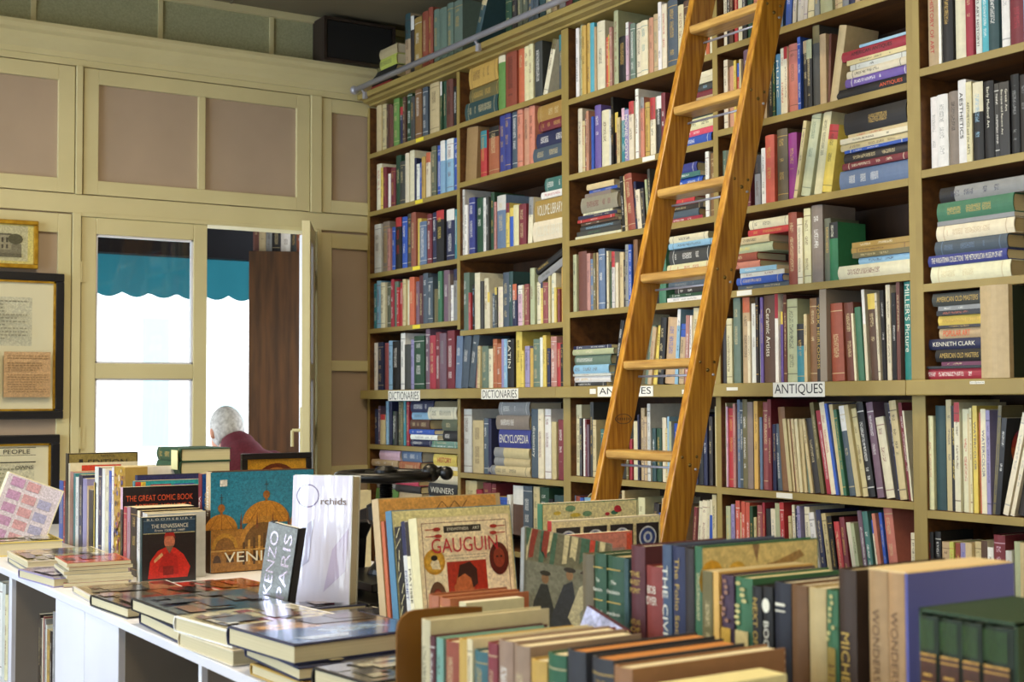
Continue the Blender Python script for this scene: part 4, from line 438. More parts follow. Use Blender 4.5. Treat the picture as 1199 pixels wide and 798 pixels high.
def struct(name,mb,mat,bevel=0,label=None):
    o=mb.obj(name,mat,bevel=bevel); o['kind']='structure'
    if label: o['label']=label
    return o
def text(body,parent,mx,width,height,mat,name='lettering',ext=.0003):
    """mx maps local (x right, y up, z out) of the text plane to the parent's space"""
    cu=bpy.data.curves.new(name,'FONT'); cu.body=body; cu.size=1; cu.extrude=0; cu.resolution_u=3
    t=bpy.data.objects.new(name,cu); COL.objects.link(t)
    dg=bpy.context.evaluated_depsgraph_get(); me=bpy.data.meshes.new_from_object(t.evaluated_get(dg))
    bpy.data.objects.remove(t); bpy.data.curves.remove(cu)
    xs=[v.co.x for v in me.vertices]; ys=[v.co.y for v in me.vertices]
    x0,x1,y0,y1=min(xs),max(xs),min(ys),max(ys); sx=width/(x1-x0); sy=height/(y1-y0)
    for v in me.vertices: v.co=mx@Vector(((v.co.x-x0)*sx-width/2,(v.co.y-y0)*sy-height/2,ext))
    me.materials.clear(); me.materials.append(mat)
    o=bpy.data.objects.new(name,me); COL.objects.link(o); o.parent=parent; return o
def frame(o,xd,yd):
    xd=Vector(xd).normalized(); yd=Vector(yd).normalized(); z=xd.cross(yd); m=Matrix.Identity(4)
    for i in range(3): m[i][0]=xd[i]; m[i][1]=yd[i]; m[i][2]=z[i]; m[i][3]=o[i]
    return m
def art(name,parent,mx,polys,mat=None,step=.00015):
    """polys: list of (points2d, srgb) laid over one another on the plane of mx"""
    mb=MB()
    for k,(pts,c) in enumerate(polys):
        mb.add([mx@Vector((p[0],p[1],.0003+step*k)) for p in pts],[tuple(range(len(pts)))],0,lin(c))
    return mb.obj(name,mat or M['art'],parent)
def ell(cx,cy,rx,ry,n=24,a0=0,a1=2*PI):
    return [(cx+rx*math.cos(a0+(a1-a0)*i/n),cy+ry*math.sin(a0+(a1-a0)*i/n)) for i in range(n+(0 if a1-a0>=2*PI-.01 else 1))]
def rc(x0,y0,x1,y1): return [(x0,y0),(x1,y0),(x1,y1),(x0,y1)]
# ---------------------------------------------------------------- books
PAGES=[(224,208,160),(214,196,150),(232,220,184),(200,180,132),(226,214,186)]
def book_geo(W,H,D,hard,bulge=None):
    """spine at y=0 facing -y, x thickness, z height. returns cover(v,f,uv) and pages(v,f)"""
    t=min(.0028,W*.12) if hard else .0006
    inset=.003 if hard else 0.
    b=(min(.006,W*.16) if bulge is None else bulge) if hard else 0.
    n=6 if b else 1
    outer=[];inner=[]
    for i in range(n+1):
        a=i/n; outer.append((W*a, b*(1-math.sin(PI*a)) if b else 0.)); 
        inner.append((t+(W-2*t)*a, (b*(1-math.sin(PI*a)) if b else 0.)+t))
    prof=[(0,D)]+outer+[(W,D)]+[(W-t,D)]+inner[::-1]+[(t,D)]
    m=len(prof); v=[(x,y,0.) for x,y in prof]+[(x,y,H) for x,y in prof]; f=[];uv=[]
    for i in range(m):
        j=(i+1)%m; f.append((i,j,j+m,i+m))
        if 1<=i<=n: 
            ua=(i-1)/n-.5; ub=i/n-.5; uv.append([(ua,0),(ub,0),(ub,1),(ua,1)])
        else: uv.append([(-9,0)]*4)
    # top/bottom caps as quads between outer and inner profile
    op=list(range(0,n+3)); ip=[m-1-k for k in range(n+3)]
    for k in range(n+2):
        a,b2,c,d=op[k],op[k+1],ip[k+1],ip[k]
        f.append((a,d,c,b2)); uv.append([(-9,0)]*4); f.append((a+m,b2+m,c+m,d+m)); uv.append([(-9,0)]*4)
    y0=t+b+.0003; y1=D-inset; x0=t;x1=W-t; z0=inset; z1=H-inset
    pv=[(x,y,z) for z in (z0,z1) for y in (y0,y1) for x in (x0,x1)]
    pf=[(0,2,3,1),(4,5,7,6),(0,1,5,4),(2,6,7,3),(0,4,6,2),(1,3,7,5)]
    return v,f,uv,pv,pf
def parse(c):
    ink=None;tone=None
    if '^' in c: c,ink=c.split('^')
    if '/' in c: c,tone=c.split('/')
    return c,tone,ink
def set_attrs(me,n0,counts,data):
    """counts: verts per book; data: per book dict(Col,Ink,Tone,P1,P2)"""
    for nm in ('Col','Ink','Tone'):
        at=me.attributes.new(nm,'FLOAT_COLOR','POINT'); arr=[]
        for n,d in zip(counts,data): arr+= [*d[nm],1.]*n
        at.data.foreach_set('color',arr)
    for nm in ('P1','P2'):
        at=me.attributes.new(nm,'FLOAT_VECTOR','POINT'); arr=[]
        for n,d in zip(counts,data): arr+= [*d[nm]]*n
        at.data.foreach_set('vector',arr)
def book_style(code,W,H,lettered=False):
    c,tone,ink=parse(code); base=jit(C3(c))
    lum=sum(PAL[c][:3])/3
    if ink is None:
        ik=C3(random.choice(['dgy','br','nv','mr'] if lum>130 else ['gd','ct','wh','ct'])); show=random.random()<.72
    else: ik=C3(ink); show=True
    if tone: tn=C3(tone); tv=random.choice([.62,.72,.78,.82])
    else: tn=base; tv=2.
    t0=random.choice([.18,.3,.45]) if show and not lettered else 2.
    return dict(Col=base,Ink=ik,Tone=tn,P1=(W,H,random.random()*50),P2=(t0,1. if (show and not lettered and random.random()<.4) else 0.,tv))
def make_book(name,W,H,D,code,hard=True,lettered=False,pages=None,parent=None,mat=None,bulge=None):
    v,f,uv,pv,pf=book_geo(W,H,D,hard,bulge)
    me=bpy.data.meshes.new(name); me.from_pydata(v,[],f); me.materials.append(mat or M['cloth' if hard else 'jacket'])
    u=me.uv_layers.new(name='spine'); u.data.foreach_set('uv',[x for q in uv for p in q for x in p])
    st=book_style(code,W,H,lettered); set_attrs(me,0,[len(v)],[st])
    o=bpy.data.objects.new(name,me); COL.objects.link(o)
    if parent: o.parent=parent
    mb=MB(); mb.add(pv,pf,0,lin(pages or random.choice(PAGES))); mb.obj('page_block',M['pages'],o)
    return o
def stuff_books(name,lst,label,cat):
    """many small books in one object: lst of (matrix,W,H,D,code,hard)"""
    V=[];F=[];UV=[];MI=[];counts=[];data=[]
    for mx,W,H,D,code,hard in lst:
        v,f,uv,pv,pf=book_geo(W,H,D,hard); o=len(V)
        V+=[mx@Vector(p) for p in v+pv]; F+=[tuple(i+o for i in q) for q in f]; UV+=uv; MI+=[0 if hard else 1]*len(f)
        o2=o+len(v); F+=[tuple(i+o2 for i in q) for q in pf]; UV+=[[(-9,0)]*4]*len(pf); MI+=[2]*len(pf)
        counts+=[len(v),len(pv)]; d=book_style(code,W,H); e=dict(d); e['Col']=lin(random.choice(PAGES)); data+=[d,e]
    me=bpy.data.meshes.new(name); me.from_pydata(V,[],F)
    for k in ('cloth','jacket','pages'): me.materials.append(M[k])
    me.polygons.foreach_set('material_index',MI)
    u=me.uv_layers.new(name='spine'); u.data.foreach_set('uv',[x for q in UV for p in q for x in p])
    set_attrs(me,0,counts,data); o=bpy.data.objects.new(name,me); COL.objects.link(o); tag(o,label,cat,kind='stuff'); return o
ORD=['first','second','third','fourth','fifth','sixth','seventh','eighth','ninth','tenth','eleventh','twelfth','thirteenth','fourteenth','fifteenth','sixteenth','seventeenth','eighteenth','nineteenth','twentieth']+['twenty-'+w for w in ['first','second','third','fourth','fifth','sixth','seventh','eighth','ninth']]+['thirtieth']+['thirty-'+w for w in ['first','second','third','fourth','fifth','sixth','seventh','eighth','ninth']]+['fortieth','forty-first','forty-second','forty-third']
# ================================================================= THE ROOM
XB=-.012; YW=.32; YF=-4.4; XR=7.6; ZC=3.042
# back wall (x=0) : slab with the doorway cut out, then paint boards on top
mb=MB()
mb.box(-.12,XB,YF,-1.352,0,2.80); mb.box(-.12,XB,-.262,YW,0,2.80); mb.box(-.12,XB,-1.352,-.262,2.05,2.80)
struct('wall_back',mb,M['panel'])
mb=MB(); mb.box(-.12,-.005,YF,YW,2.80,ZC); struct('wall_back_frieze',mb,M['frieze'])
tn=[0]
def trim(boxes,mat='wall',bevel=.002,label=None):
    tn[0]+=1; mb=MB()
    for b_ in boxes: mb.box(*b_)
    return struct('trim_%d'%tn[0],mb,M[mat],bevel,label)
T=.006
def bd(y0,y1,z0,z1,t=T): return (XB,t,y0,y1,z0,z1)
# upper zone rails and stiles
trim([bd(YF,YW-.04,2.672,2.72,.004),bd(YF,YW-.04,2.047,2.126,.004)],label='cream horizontal rails of the panelled back wall')
trim([bd(-1.372,-1.345,2.126,2.672,.016),bd(-.296,-.243,2.126,2.672,.016)],label='cream vertical battens between the upper wall panels')
for (ya,yb,ia,ib,mid) in ((-1.338,-.300,-1.276,-.365,(-.835,-.803)),(-2.35,-1.376,-2.28,-1.444,(-1.88,-1.85)),(-.238,.28,-.188,.24,None)):
    bx=[bd(ya,ia,2.13,2.668),bd(ib,yb,2.13,2.668),bd(ia,ib,2.604,2.668),bd(ia,ib,2.13,2.19)]
    if mid: bx.append(bd(mid[0],mid[1],2.19,2.604))
    trim(bx,label='cream frame around the recessed mauve upper wall panels')
# lower zone left of the door
trim([bd(-1.382,-1.347,0,2.047,.012)],label='cream door post left of the glazed door')
trim([bd(-1.44,-1.386,0,2.04),bd(-2.3,-1.44,1.96,2.04),bd(-2.35,-2.29,0,2.04),bd(-2.3,-1.44,0,.12)],label='cream frame of the lower left wall panel behind the pictures')
trim([bd(-.242,-.187,0,2.035),bd(-.187,.28,1.965,2.035),bd(-.187,.28,1.391,1.44),bd(-.187,.28,.9,.95),bd(-.187,.28,0,.12)],label='cream frame of the narrow panels beside the bookcase')
trim([(-.12,.012,-.262,-.242,0,2.05),(-.12,.008,-1.347,-.262,2.035,2.052),(-.12,.004,-1.356,-1.347,0,2.05)],label='cream lining of the doorway')
trim([(-.11,-.02,-.300,-.262,0,2.03)],'white',.001,label='pale door jamb with the hinge')
# crown moulding below the frieze
pr=[(XB,2.70),(.014,2.70),(.018,2.722),(.03,2.735),(.045,2.75),(.06,2.775),(.085,2.785),(.095,2.80),(.095,2.815),(XB,2.815)]
tn[0]+=1; mb=MB(); mb.prism([(a,c) for a,c in pr],'y',YF,YW-.02)
struct('trim_%d'%tn[0],mb,M['wall'],label='cream crown moulding running along the back wall')
trim([(-.005,.004,y,y+.022,2.815,ZC) for y in (-1.56,-1.02,-.50,-.04)]+[(-.005,.02,YF,YW-.02,3.01,ZC)],label='cream battens and top rail of the sage frieze')
mb=MB(); mb.box(-.12,XR,YF,YW,ZC,ZC+.1); struct('ceiling',mb,M['ceiling'])
trim([(x,x+.012,YF,YW,ZC-.004,ZC) for x in (.9,2.1,3.3,4.5,5.7)]+[(0,XR,y,y+.012,ZC-.004,ZC) for y in (-.7,-1.9,-3.1)],'ceiling',0,label='ceiling board joints')
mb=MB(); mb.box(-.12,XR,YF,YW,-.1,0); struct('floor',mb,M['floor'])
mb=MB(); mb.box(-.12,XR,YW-.02,YW+.08,0,ZC); struct('wall_right',mb,M['wall'])
mb=MB(); mb.box(XR,XR+.1,YF,YW,0,ZC); struct('wall_rear',mb,M['wall'])
# shop front wall (left, out of frame) with two big windows
mb=MB(); mb.box(-.12,XR,YF-.1,YF,0,.7); mb.box(-.12,XR,YF-.1,YF,2.6,ZC); mb.box(-.12,.5,YF-.1,YF,.7,2.6); mb.box(3.4,3.8,YF-.1,YF,.7,2.6); mb.box(6.8,XR,YF-.1,YF,.7,2.6)
struct('wall_left',mb,M['wall'])
for i,(a,c) in enumerate(((.5,3.4),(3.8,6.8))):
    mb=MB(); mb.box(a,c,YF-.05,YF-.04,.7,2.6); w=struct('window_%d'%(i+1),mb,M['winglass']); 
    m2=MB(); 
    for bx in ((a,c,.7,.75),(a,c,2.55,2.6),(a,a+.05,.75,2.55),(c-.05,c,.75,2.55),((a+c)/2-.02,(a+c)/2+.02,.75,2.55)): m2.box(bx[0],bx[1],YF-.07,YF-.02,bx[2],bx[3])
    m2.obj('window_frame',M['wall'],w)
# ---------------- glazed door leaf (closed) and the open leaf
def door_leaf(name,W,H,mirror=False):
    """local: hinge at x=0, width +x, thickness y, base z=0"""
    root=empty(name); mb=MB(); t=.036; s=.062
    mb.box(0,s,-t/2,t/2,0,H); mb.box(W-s,W,-t/2,t/2,0,H); mb.box(s,W-s,-t/2,t/2,H-.072,H); mb.box(s,W-s,-t/2,t/2,1.345,1.41); mb.box(s,W-s,-t/2,t/2,0,.62)
    mb.obj('door_frame',M['wall'],root,.003)
    for z0,z1 in ((.62,1.345),(1.41,H-.072)):
        g=MB(); g.box(s,W-s,-.002,.002,z0,z1); g.obj('glass_pane',M['winglass'],root)
        b_=MB()
        for q in ((s,W-s,z0,z0+.008),(s,W-s,z1-.008,z1),(s,s+.008,z0,z1),(W-s-.008,W-s,z0,z1)): b_.box(q[0],q[1],-.012,.012,q[2],q[3])
        b_.obj('glazing_bead',M['white'],root)
    for z in (.3,1.05,1.75):
        h=MB(); h.tube((-.002,-t/2-.006,z),(-.002,-t/2-.006,z+.09),.006); h.box(-.003,.02,-t/2-.004,-t/2,z,z+.09); h.obj('hinge',M['wall'],root)
    return root
d=door_leaf('door_1',.552,2.03); d.location=(-.02,-1.341,.005); d.rotation_euler=(0,0,R(90)); d['kind']='structure'; d['label']='cream door leaf with two glass panes, closed'
h=MB(); h.box(.50,.53,.018,.024,.94,1.06); h.tube((.515,.02,1.0),(.515,.05,1.0),.008); h.tube((.515,.05,1.0),(.43,.05,1.0),.008,.006); h.obj('door_handle',M['boltm'],d)
d=door_leaf('door_2',.42,2.03); d.location=(-.005,-.285,.005); d.rotation_euler=(0,0,R(-27.5)); d['kind']='structure'; d['label']='cream glazed door leaf standing open, seen edge-on'
h=MB(); h.box(.375,.40,-.026,-.018,.98,1.22); h.tube((.388,-.026,1.12),(.388,-.06,1.12),.007); h.tube((.388,-.06,1.12),(.388,-.06,1.05),.007); h.obj('latch',M['wall'],d)
# ---------------- outside the doorway
mb=MB(); mb.box(-14,-.12,-9,7,-.12,-.02); struct('ground_outside',mb,M['pave'],label='pale paving outside the door')
mb=MB(); mb.box(-1.62,-.12,-2.4,.6,2.32,2.40); mb.box(-1.70,-1.60,-2.4,.6,2.065,2.40); struct('trim_porch',mb,M['dark'],label='dark porch soffit and beam above the awning')
aw=empty('awning',(-1.72,0,0)); tag(aw,'teal canvas awning with scalloped edge hanging outside the door','awning')
mb=MB(); y0,y1=-2.2,.55; n=64; vs=[];fs=[]
def scal(y): 
    p=((y-y0)/.155)%1.; return 1.862-.028*math.sin(PI*p)
for i in range(n*2+1):
    y=y0+(y1-y0)*i/(n*2); x=-.006*math.sin(i*.5)
    for dx in (0,-.004): vs.append((x+dx,y,2.075)); vs.append((x+dx,y,scal(y)))
for i in range(n*2):
    a=i*4; b_=a+4; fs+=[(a,a+1,b_+1,b_),(a+2,b_+2,b_+3,a+3),(a,b_,b_+2,a+2),(a+1,a+3,b_+3,b_+1)]
mb.add(vs,fs); mb.obj('valance',M['teal'],aw)
mb=MB(); mb.prism([(0,2.075),(1.5,2.9),(1.5,2.92),(0,2.095)][::-1],'y',y0,y1); mb.v=[(-1.5+v[0],v[1],v[2]) if False else (-(1.2)+v[0]*.8,v[1],2.075+(v[2]-2.075)) for v in mb.v]; mb.obj('canopy',M['teal'],aw)
bd2=empty('pale_building',(-11.5,0,0)); tag(bd2,'pale sunlit building across the street seen through the doorway','building')
mb=MB(); mb.box(-.5,.5,-8,6,-.02,5); mb.obj('facade',M['bldg'],bd2)
for k in range(12):
    mb=MB(); y=-6.6+k*1.0; mb.box(.5,.52,y,y+.34,.7,2.3); mb.obj('window',M['bldg2'],bd2,.005)
# walnut cabinet beyond the doorway, with books on top
wc=empty('walnut_bookcase',(-.9,-.235,0),(0,0,R(-23))); tag(wc,'tall dark brown walnut bookcase beyond the open doorway','bookcase')
mb=MB(); mb.box(-.02,0,0,.32,0,2.035); mb.obj('end_panel',M['walnut'],wc,.002)
mb=MB(); mb.box(-.9,-.02,0,.015,0,2.035); mb.box(-.9,-.02,.30,.32,0,2.035); mb.box(-.92,-.9,0,.32,0,2.035); mb.obj('side_panel',M['walnut'],wc)
mb=MB(); mb.box(-.9,-.02,.015,.30,1.98,2.0); mb.obj('top',M['walnut'],wc)
xx=.02
for i,(w,c,h) in enumerate(((.03,'mb',.2),(.035,'ct',.21),(.03,'gy',.2),(.045,'bk',.22),(.05,'wh',.21),(.03,'dgy',.2),(.025,'ob',.2),(.04,'bl',.19))):
    b_=make_book('book',w,h,.16,c,True); b_.matrix_world=Matrix.Translation((-.9,-.235,2.0355))@Matrix.Rotation(R(-23),4,'Z')@Matrix.Translation((-.03,xx,0))@Matrix.Rotation(R(90),4,'Z'); xx+=w+.001
    tag(b_,'%s book, %s from left on top of the walnut bookcase outside'%(PAL[c][3],ORD[i]),'book','books on the walnut bookcase')
# ---------------- seated man
def man():
    root=empty('person',(-.37,-.448,0)); tag(root,'seated older person seen from behind, balding grey hair, maroon sweater, head bowed','person')
    def cap(mb,p,q,r0,r1): mb.tube(p,q,r0,r1,16); mb.ball(p,r0,16,10); mb.ball(q,r1,16,10)
    # facing -x ; y + is his right side
    hipL,hipR=(-.02,-.10,.50),(-.02,.10,.50)
    body=MB()
    hd=Matrix.Rotation(R(-40),4,'Y')
    body.ball((-.20,-.03,1.125),(.098,.077,.108),24,16,mx=hd)            # cranium
    body.ball((-.262,-.03,1.05),(.055,.052,.07),18,12,mx=hd)             # jaw
    body.ball((-.305,-.03,1.085),(.022,.014,.02),12,8)                   # nose
    body.ball((-.288,-.03,1.045),(.012,.024,.008),12,8)                  # lips
    for s in (-1,1): body.ball((-.188,-.03+s*.080,1.095),(.017,.010,.030),12,8,mx=Matrix.Rotation(R(-25),4,'Y'))
    cap(body,(-.14,-.025,1.03),(-.20,-.03,1.09),.056,.055)
    cap(body,(-.10,-.01,.99),(-.14,-.025,1.03),.065,.056)
    for s in (-1,1):
        sh=(-.10,s*.165,.95); el=(-.22,s*.24,.70); wr=(-.42,s*.13,.70)
        cap(body,sh,el,.05,.042); cap(body,el,wr,.040,.028)
        body.ball((-.465,s*.11,.70),(.045,.04,.018),14,8)
        for k in range(4):
            yy=s*(.085+.018*k); L_=(.060,.068,.064,.05)[k]
            a=(-.495,yy,.703); b1=(-.495-L_*.55,yy,.712); c1=(-.495-L_,yy,.697); cap(body,a,b1,.0095,.0085); cap(body,b1,c1,.0085,.0075)
        cap(body,(-.45,s*.075,.705),(-.475,s*.05,.715),.011,.010); cap(body,(-.475,s*.05,.715),(-.50,s*.045,.712),.010,.009)
    body.ball((-.02,0,.56),(.13,.17,.13),20,14); cap(body,(-.02,0,.58),(-.08,0,.88),.14,.15)
    for s in (-1,1):
        cap(body,(-.02,s*.10,.50),(-.44,s*.13,.50),.082,.06); cap(body,(-.44,s*.13,.50),(-.40,s*.14,.10),.056,.04)
    o=body.obj('body',M['skin'],root,smooth=True); r=o.modifiers.new('r','REMESH'); r.mode='VOXEL'; r.voxel_size=.0065; r.use_smooth_shade=True
    s_=o.modifiers.new('s','SMOOTH'); s_.iterations=3
    for s in (-1,1):
        e=MB(); e.ball((-.292,-.03+s*.03,1.108),(.009,.011,.009),10,8); e.obj('eye',M['white'],root,smooth=True)
    hr=MB(); hr.ball((-.199,-.03,1.122),(.1015,.0815,.1135),28,18,mx=hd)
    # cut the bald crown and the face away
    keep=[]
    for f,m_,c_ in zip(hr.f,hr.m,hr.c):
        c=sum((Vector(hr.v[i]) for i in f),Vector())/len(f); q=hd.inverted()@(c-Vector((-.199,-.03,1.122)))
        if q.x>-.055 and q.z>-.08 and not (q.z>.06 and (q.x+.03)**2+q.y**2<.0010): keep.append(f)
    hr.f=keep; hr.m=[0]*len(keep); hr.c=[None]*len(keep)
    h_=hr.obj('hair',M['hair'],root,smooth=True); so=h_.modifiers.new('so','SOLIDIFY'); so.thickness=.006
    sw=MB(); cap(sw,(-.02,0,.60),(-.085,0,.86),.155,.165); sw.ball((-.06,0,.92),(.125,.20,.115),24,14); 
    for s in (-1,1):
        cap(sw,(-.095,s*.165,.945),(-.22,s*.245,.70),.068,.056); cap(sw,(-.22,s*.245,.70),(-.40,s*.138,.70),.053,.038)
    cap(sw,(-.06,0,.97),(-.10,-.005,1.02),.11,.088); cap(sw,(-.085,-.005,1.0),(-.125,-.015,1.045),.09,.072); sw.ball((-.02,.02,.93),(.12,.17,.10),20,12)
    o=sw.obj('sweater',M['sweater'],root,smooth=True); r=o.modifiers.new('r','REMESH'); r.mode='VOXEL'; r.voxel_size=.008; r.use_smooth_shade=True
    s_=o.modifiers.new('s','SMOOTH'); s_.iterations=5
    tr=MB()
    for s in (-1,1): cap(tr,(-.02,s*.10,.50),(-.44,s*.13,.50),.095,.073); cap(tr,(-.44,s*.13,.50),(-.40,s*.14,.12),.07,.055)
    tr.ball((-.02,0,.54),(.15,.18,.12),20,12)
    o=tr.obj('trousers',M['trouser'],root,smooth=True); r=o.modifiers.new('r','REMESH'); r.mode='VOXEL'; r.voxel_size=.01; r.use_smooth_shade=True
    for s in (-1,1):
        sh=MB(); sh.ball((-.46,s*.14,.035),(.13,.047,.045),16,10); sh.obj('shoe',M['ink'],root,smooth=True)
man()
ch=empty('wooden_chair',(-.37,-.448,0)); tag(ch,'brown wooden chair under the seated person','chair')
mb=MB(); mb.box(-.20,.13,-.21,.21,.365,.388); mb.obj('seat',M['chairwood'],ch,.005)
for sx in (-.18,.11):
    for sy in (-.18,.18): mb=MB(); mb.tube((sx,sy,-.0),(sx,sy,.365),.015,.019); mb.obj('leg',M['chairwood'],ch)
# ---------------- pictures on the back wall
def picture(name,y0,y1,z0,z1,fw,fm,label,polys,inner=None):
    r=empty(name,(.008,y0,z0)); tag(r,label,'picture'); W=y1-y0; H=z1-z0; mb=MB()
    for q in ((0,W,0,fw),(0,W,H-fw,H),(0,fw,fw,H-fw),(W-fw,W,fw,H-fw)):
        mb.box(0,.024,q[0],q[1],q[2],q[3])
    mb.obj('frame',fm,r,.004)
    if inner:
        mb=MB(); g=.008
        for q in ((fw,W-fw,fw,fw+g),(fw,W-fw,H-fw-g,H-fw),(fw,fw+g,fw,H-fw),(W-fw-g,W-fw,fw,H-fw)): mb.box(.004,.019,q[0],q[1],q[2],q[3])
        mb.obj('gilt_slip',M['goldframe'],r)
    mb=MB(); mb.box(.002,.008,fw,W-fw,fw,H-fw); mt=mb.obj('mount',M['mat'],r)
    mx=frame((.008,0,0),(0,1,0),(0,0,1)); art('print',mt,mx,polys)
    return r,mx,mt
W_=.30
pl=[(rc(.02,.03,.265,.175),(190,186,150)),(rc(.03,.05,.24,.10),(120,115,95)),(rc(.06,.075,.20,.135),(150,145,122)),(rc(.06,.135,.20,.142),(90,86,72))]
for i in range(7): pl.append((rc(.07+i*.018,.105,.078+i*.018,.125),(70,66,56))); pl.append((rc(.07+i*.018,.08,.078+i*.018,.096),(76,72,60)))
pl.append((ell(.215,.12,.03,.022,12),(84,82,62))); pl.append((ell(.045,.115,.02,.03,12),(84,82,62))); pl.append((rc(.03,.045,.24,.06),(100,96,78)))
picture('engraving_picture',-1.83,-1.525,1.80,1.998,.018,M['goldframe'],'small gilt framed engraving of a house hanging at the upper left',[(rc(.0+.018,.018,.287,.18),(206,196,120))]+pl)
pl=[(rc(.05,.10,.36,.26),(198,196,172))]
def docs(x0,y0,x1,y1,bg,ink,lines,seed):
    rnd=random.Random(seed); o=[(rc(x0,y0,x1,y1),bg)]
    for i in range(lines):
        y=y1-(y1-y0)*(.10+.84*i/lines); w=(x1-x0); xa=x0+w*.07; xb=x1-w*rnd.choice([.07,.07,.2,.35])
        if rnd.random()<.15: continue
        x=xa
        while x<xb:
            l=rnd.uniform(.006,.018); o.append((rc(x,y,min(x+l,xb),y+(y1-y0)/lines*.32),ink)); x+=l+.004
    return o
pl=docs(.04,.30,.385-.03,.50,(196,194,170),(150,148,128),12,3)+docs(.30-.06,.09,.345+.08,.275,(196,160,118),(150,118,80),16,4)+docs(.02+.02,.09,.19,.275,(196,160,118),(150,118,80),16,5)
picture('framed_letter',-1.90,-1.418,1.182,1.785,.034,M['blackframe'],'black framed letter and two brown documents, large picture on the left wall',pl,True)
pl=docs(.06,.10,.40,.34,(206,202,172),(160,158,130),12,6)+[(rc(.06,.345,.40,.35),(60,58,50)),(rc(.12,.405,.40,.408),(60,58,50)),(rc(.2,.375,.4,.377),(60,58,50))]
r_,mx,mt=picture('framed_notice',-1.93,-1.43,.66,1.118,.036,M['blackframe'],'black framed printed notice standing low on the left wall below the letter',pl,True)
text('PEOPLE',mt,mx@Matrix.Translation((.33,.39,.002)),.105,.018,M['ink'])
text('OWNS',mt,mx@Matrix.Translation((.36,.325,.002)),.07,.014,M['ink'])
# dark speaker box on the crown moulding
sp=empty('wall_speaker',(.0,-.285,2.815)); tag(sp,'dark box speaker standing on the crown moulding in the corner','speaker')
mb=MB(); mb.box(0,.115,0,.37,0,.205); mb.obj('cabinet',M['speakerbox'],sp,.004)
mb=MB(); mb.box(.115,.125,.018,.352,.016,.189); mb.obj('grille',M['speaker'],sp,.003)
mb=MB()
for q in ((0,.37,0,.014),(0,.37,.191,.205),(0,.014,.014,.191),(.356,.37,.014,.191)): mb.box(.115,.128,q[0],q[1],q[2],q[3])
mb.obj('rim',M['speakerbox'],sp)
# ceiling lamps
for i,(x,y) in enumerate(((2.2,-1.75),(4.7,-1.75),(3.3,-3.3),(6.1,-3.1),(6.2,-1.0))):
    lp=empty('ceiling_light',(x,y,ZC)); tag(lp,['recessed ceiling light above the left part of the counter','recessed ceiling light above the foreground books','recessed ceiling light near the shop front','recessed ceiling light behind the viewer','recessed ceiling light beside the right bookcase'][i],'ceiling light','ceiling lights')
    mb=MB()
    for q in ((-.62,.62,-.17,-.15),(-.62,.62,.15,.17),(-.62,-.60,-.15,.15),(.60,.62,-.15,.15)): mb.box(q[0],q[1],q[2],q[3],-.03,-.002)
    mb.obj('lamp_frame',M['white'],lp); mb=MB(); mb.box(-.60,.60,-.15,.15,-.022,-.004); mb.obj('diffuser',M['lampglow'],lp)
    la=bpy.data.lights.new('tube','AREA'); la.shape='RECTANGLE'; la.size=1.15; la.size_y=.28; la.energy=LAMP[i]; la.color=(1,.82,.52)
    lo=bpy.data.objects.new('tube_light',la); COL.objects.link(lo); lo.parent=lp; lo.location=(0,0,-.04)
for (x,w) in ((1.95,2.8),(5.3,2.9)):
    la=bpy.data.lights.new('daylight','AREA'); la.shape='RECTANGLE'; la.size=w; la.size_y=1.8; la.energy=DAY[0] if x<3 else DAY[1]; la.color=(.70,.80,1)
    lo=bpy.data.objects.new('window_daylight',la); COL.objects.link(lo); lo.location=(x,YF-.12,1.65); lo.rotation_euler=(R(90),0,0)
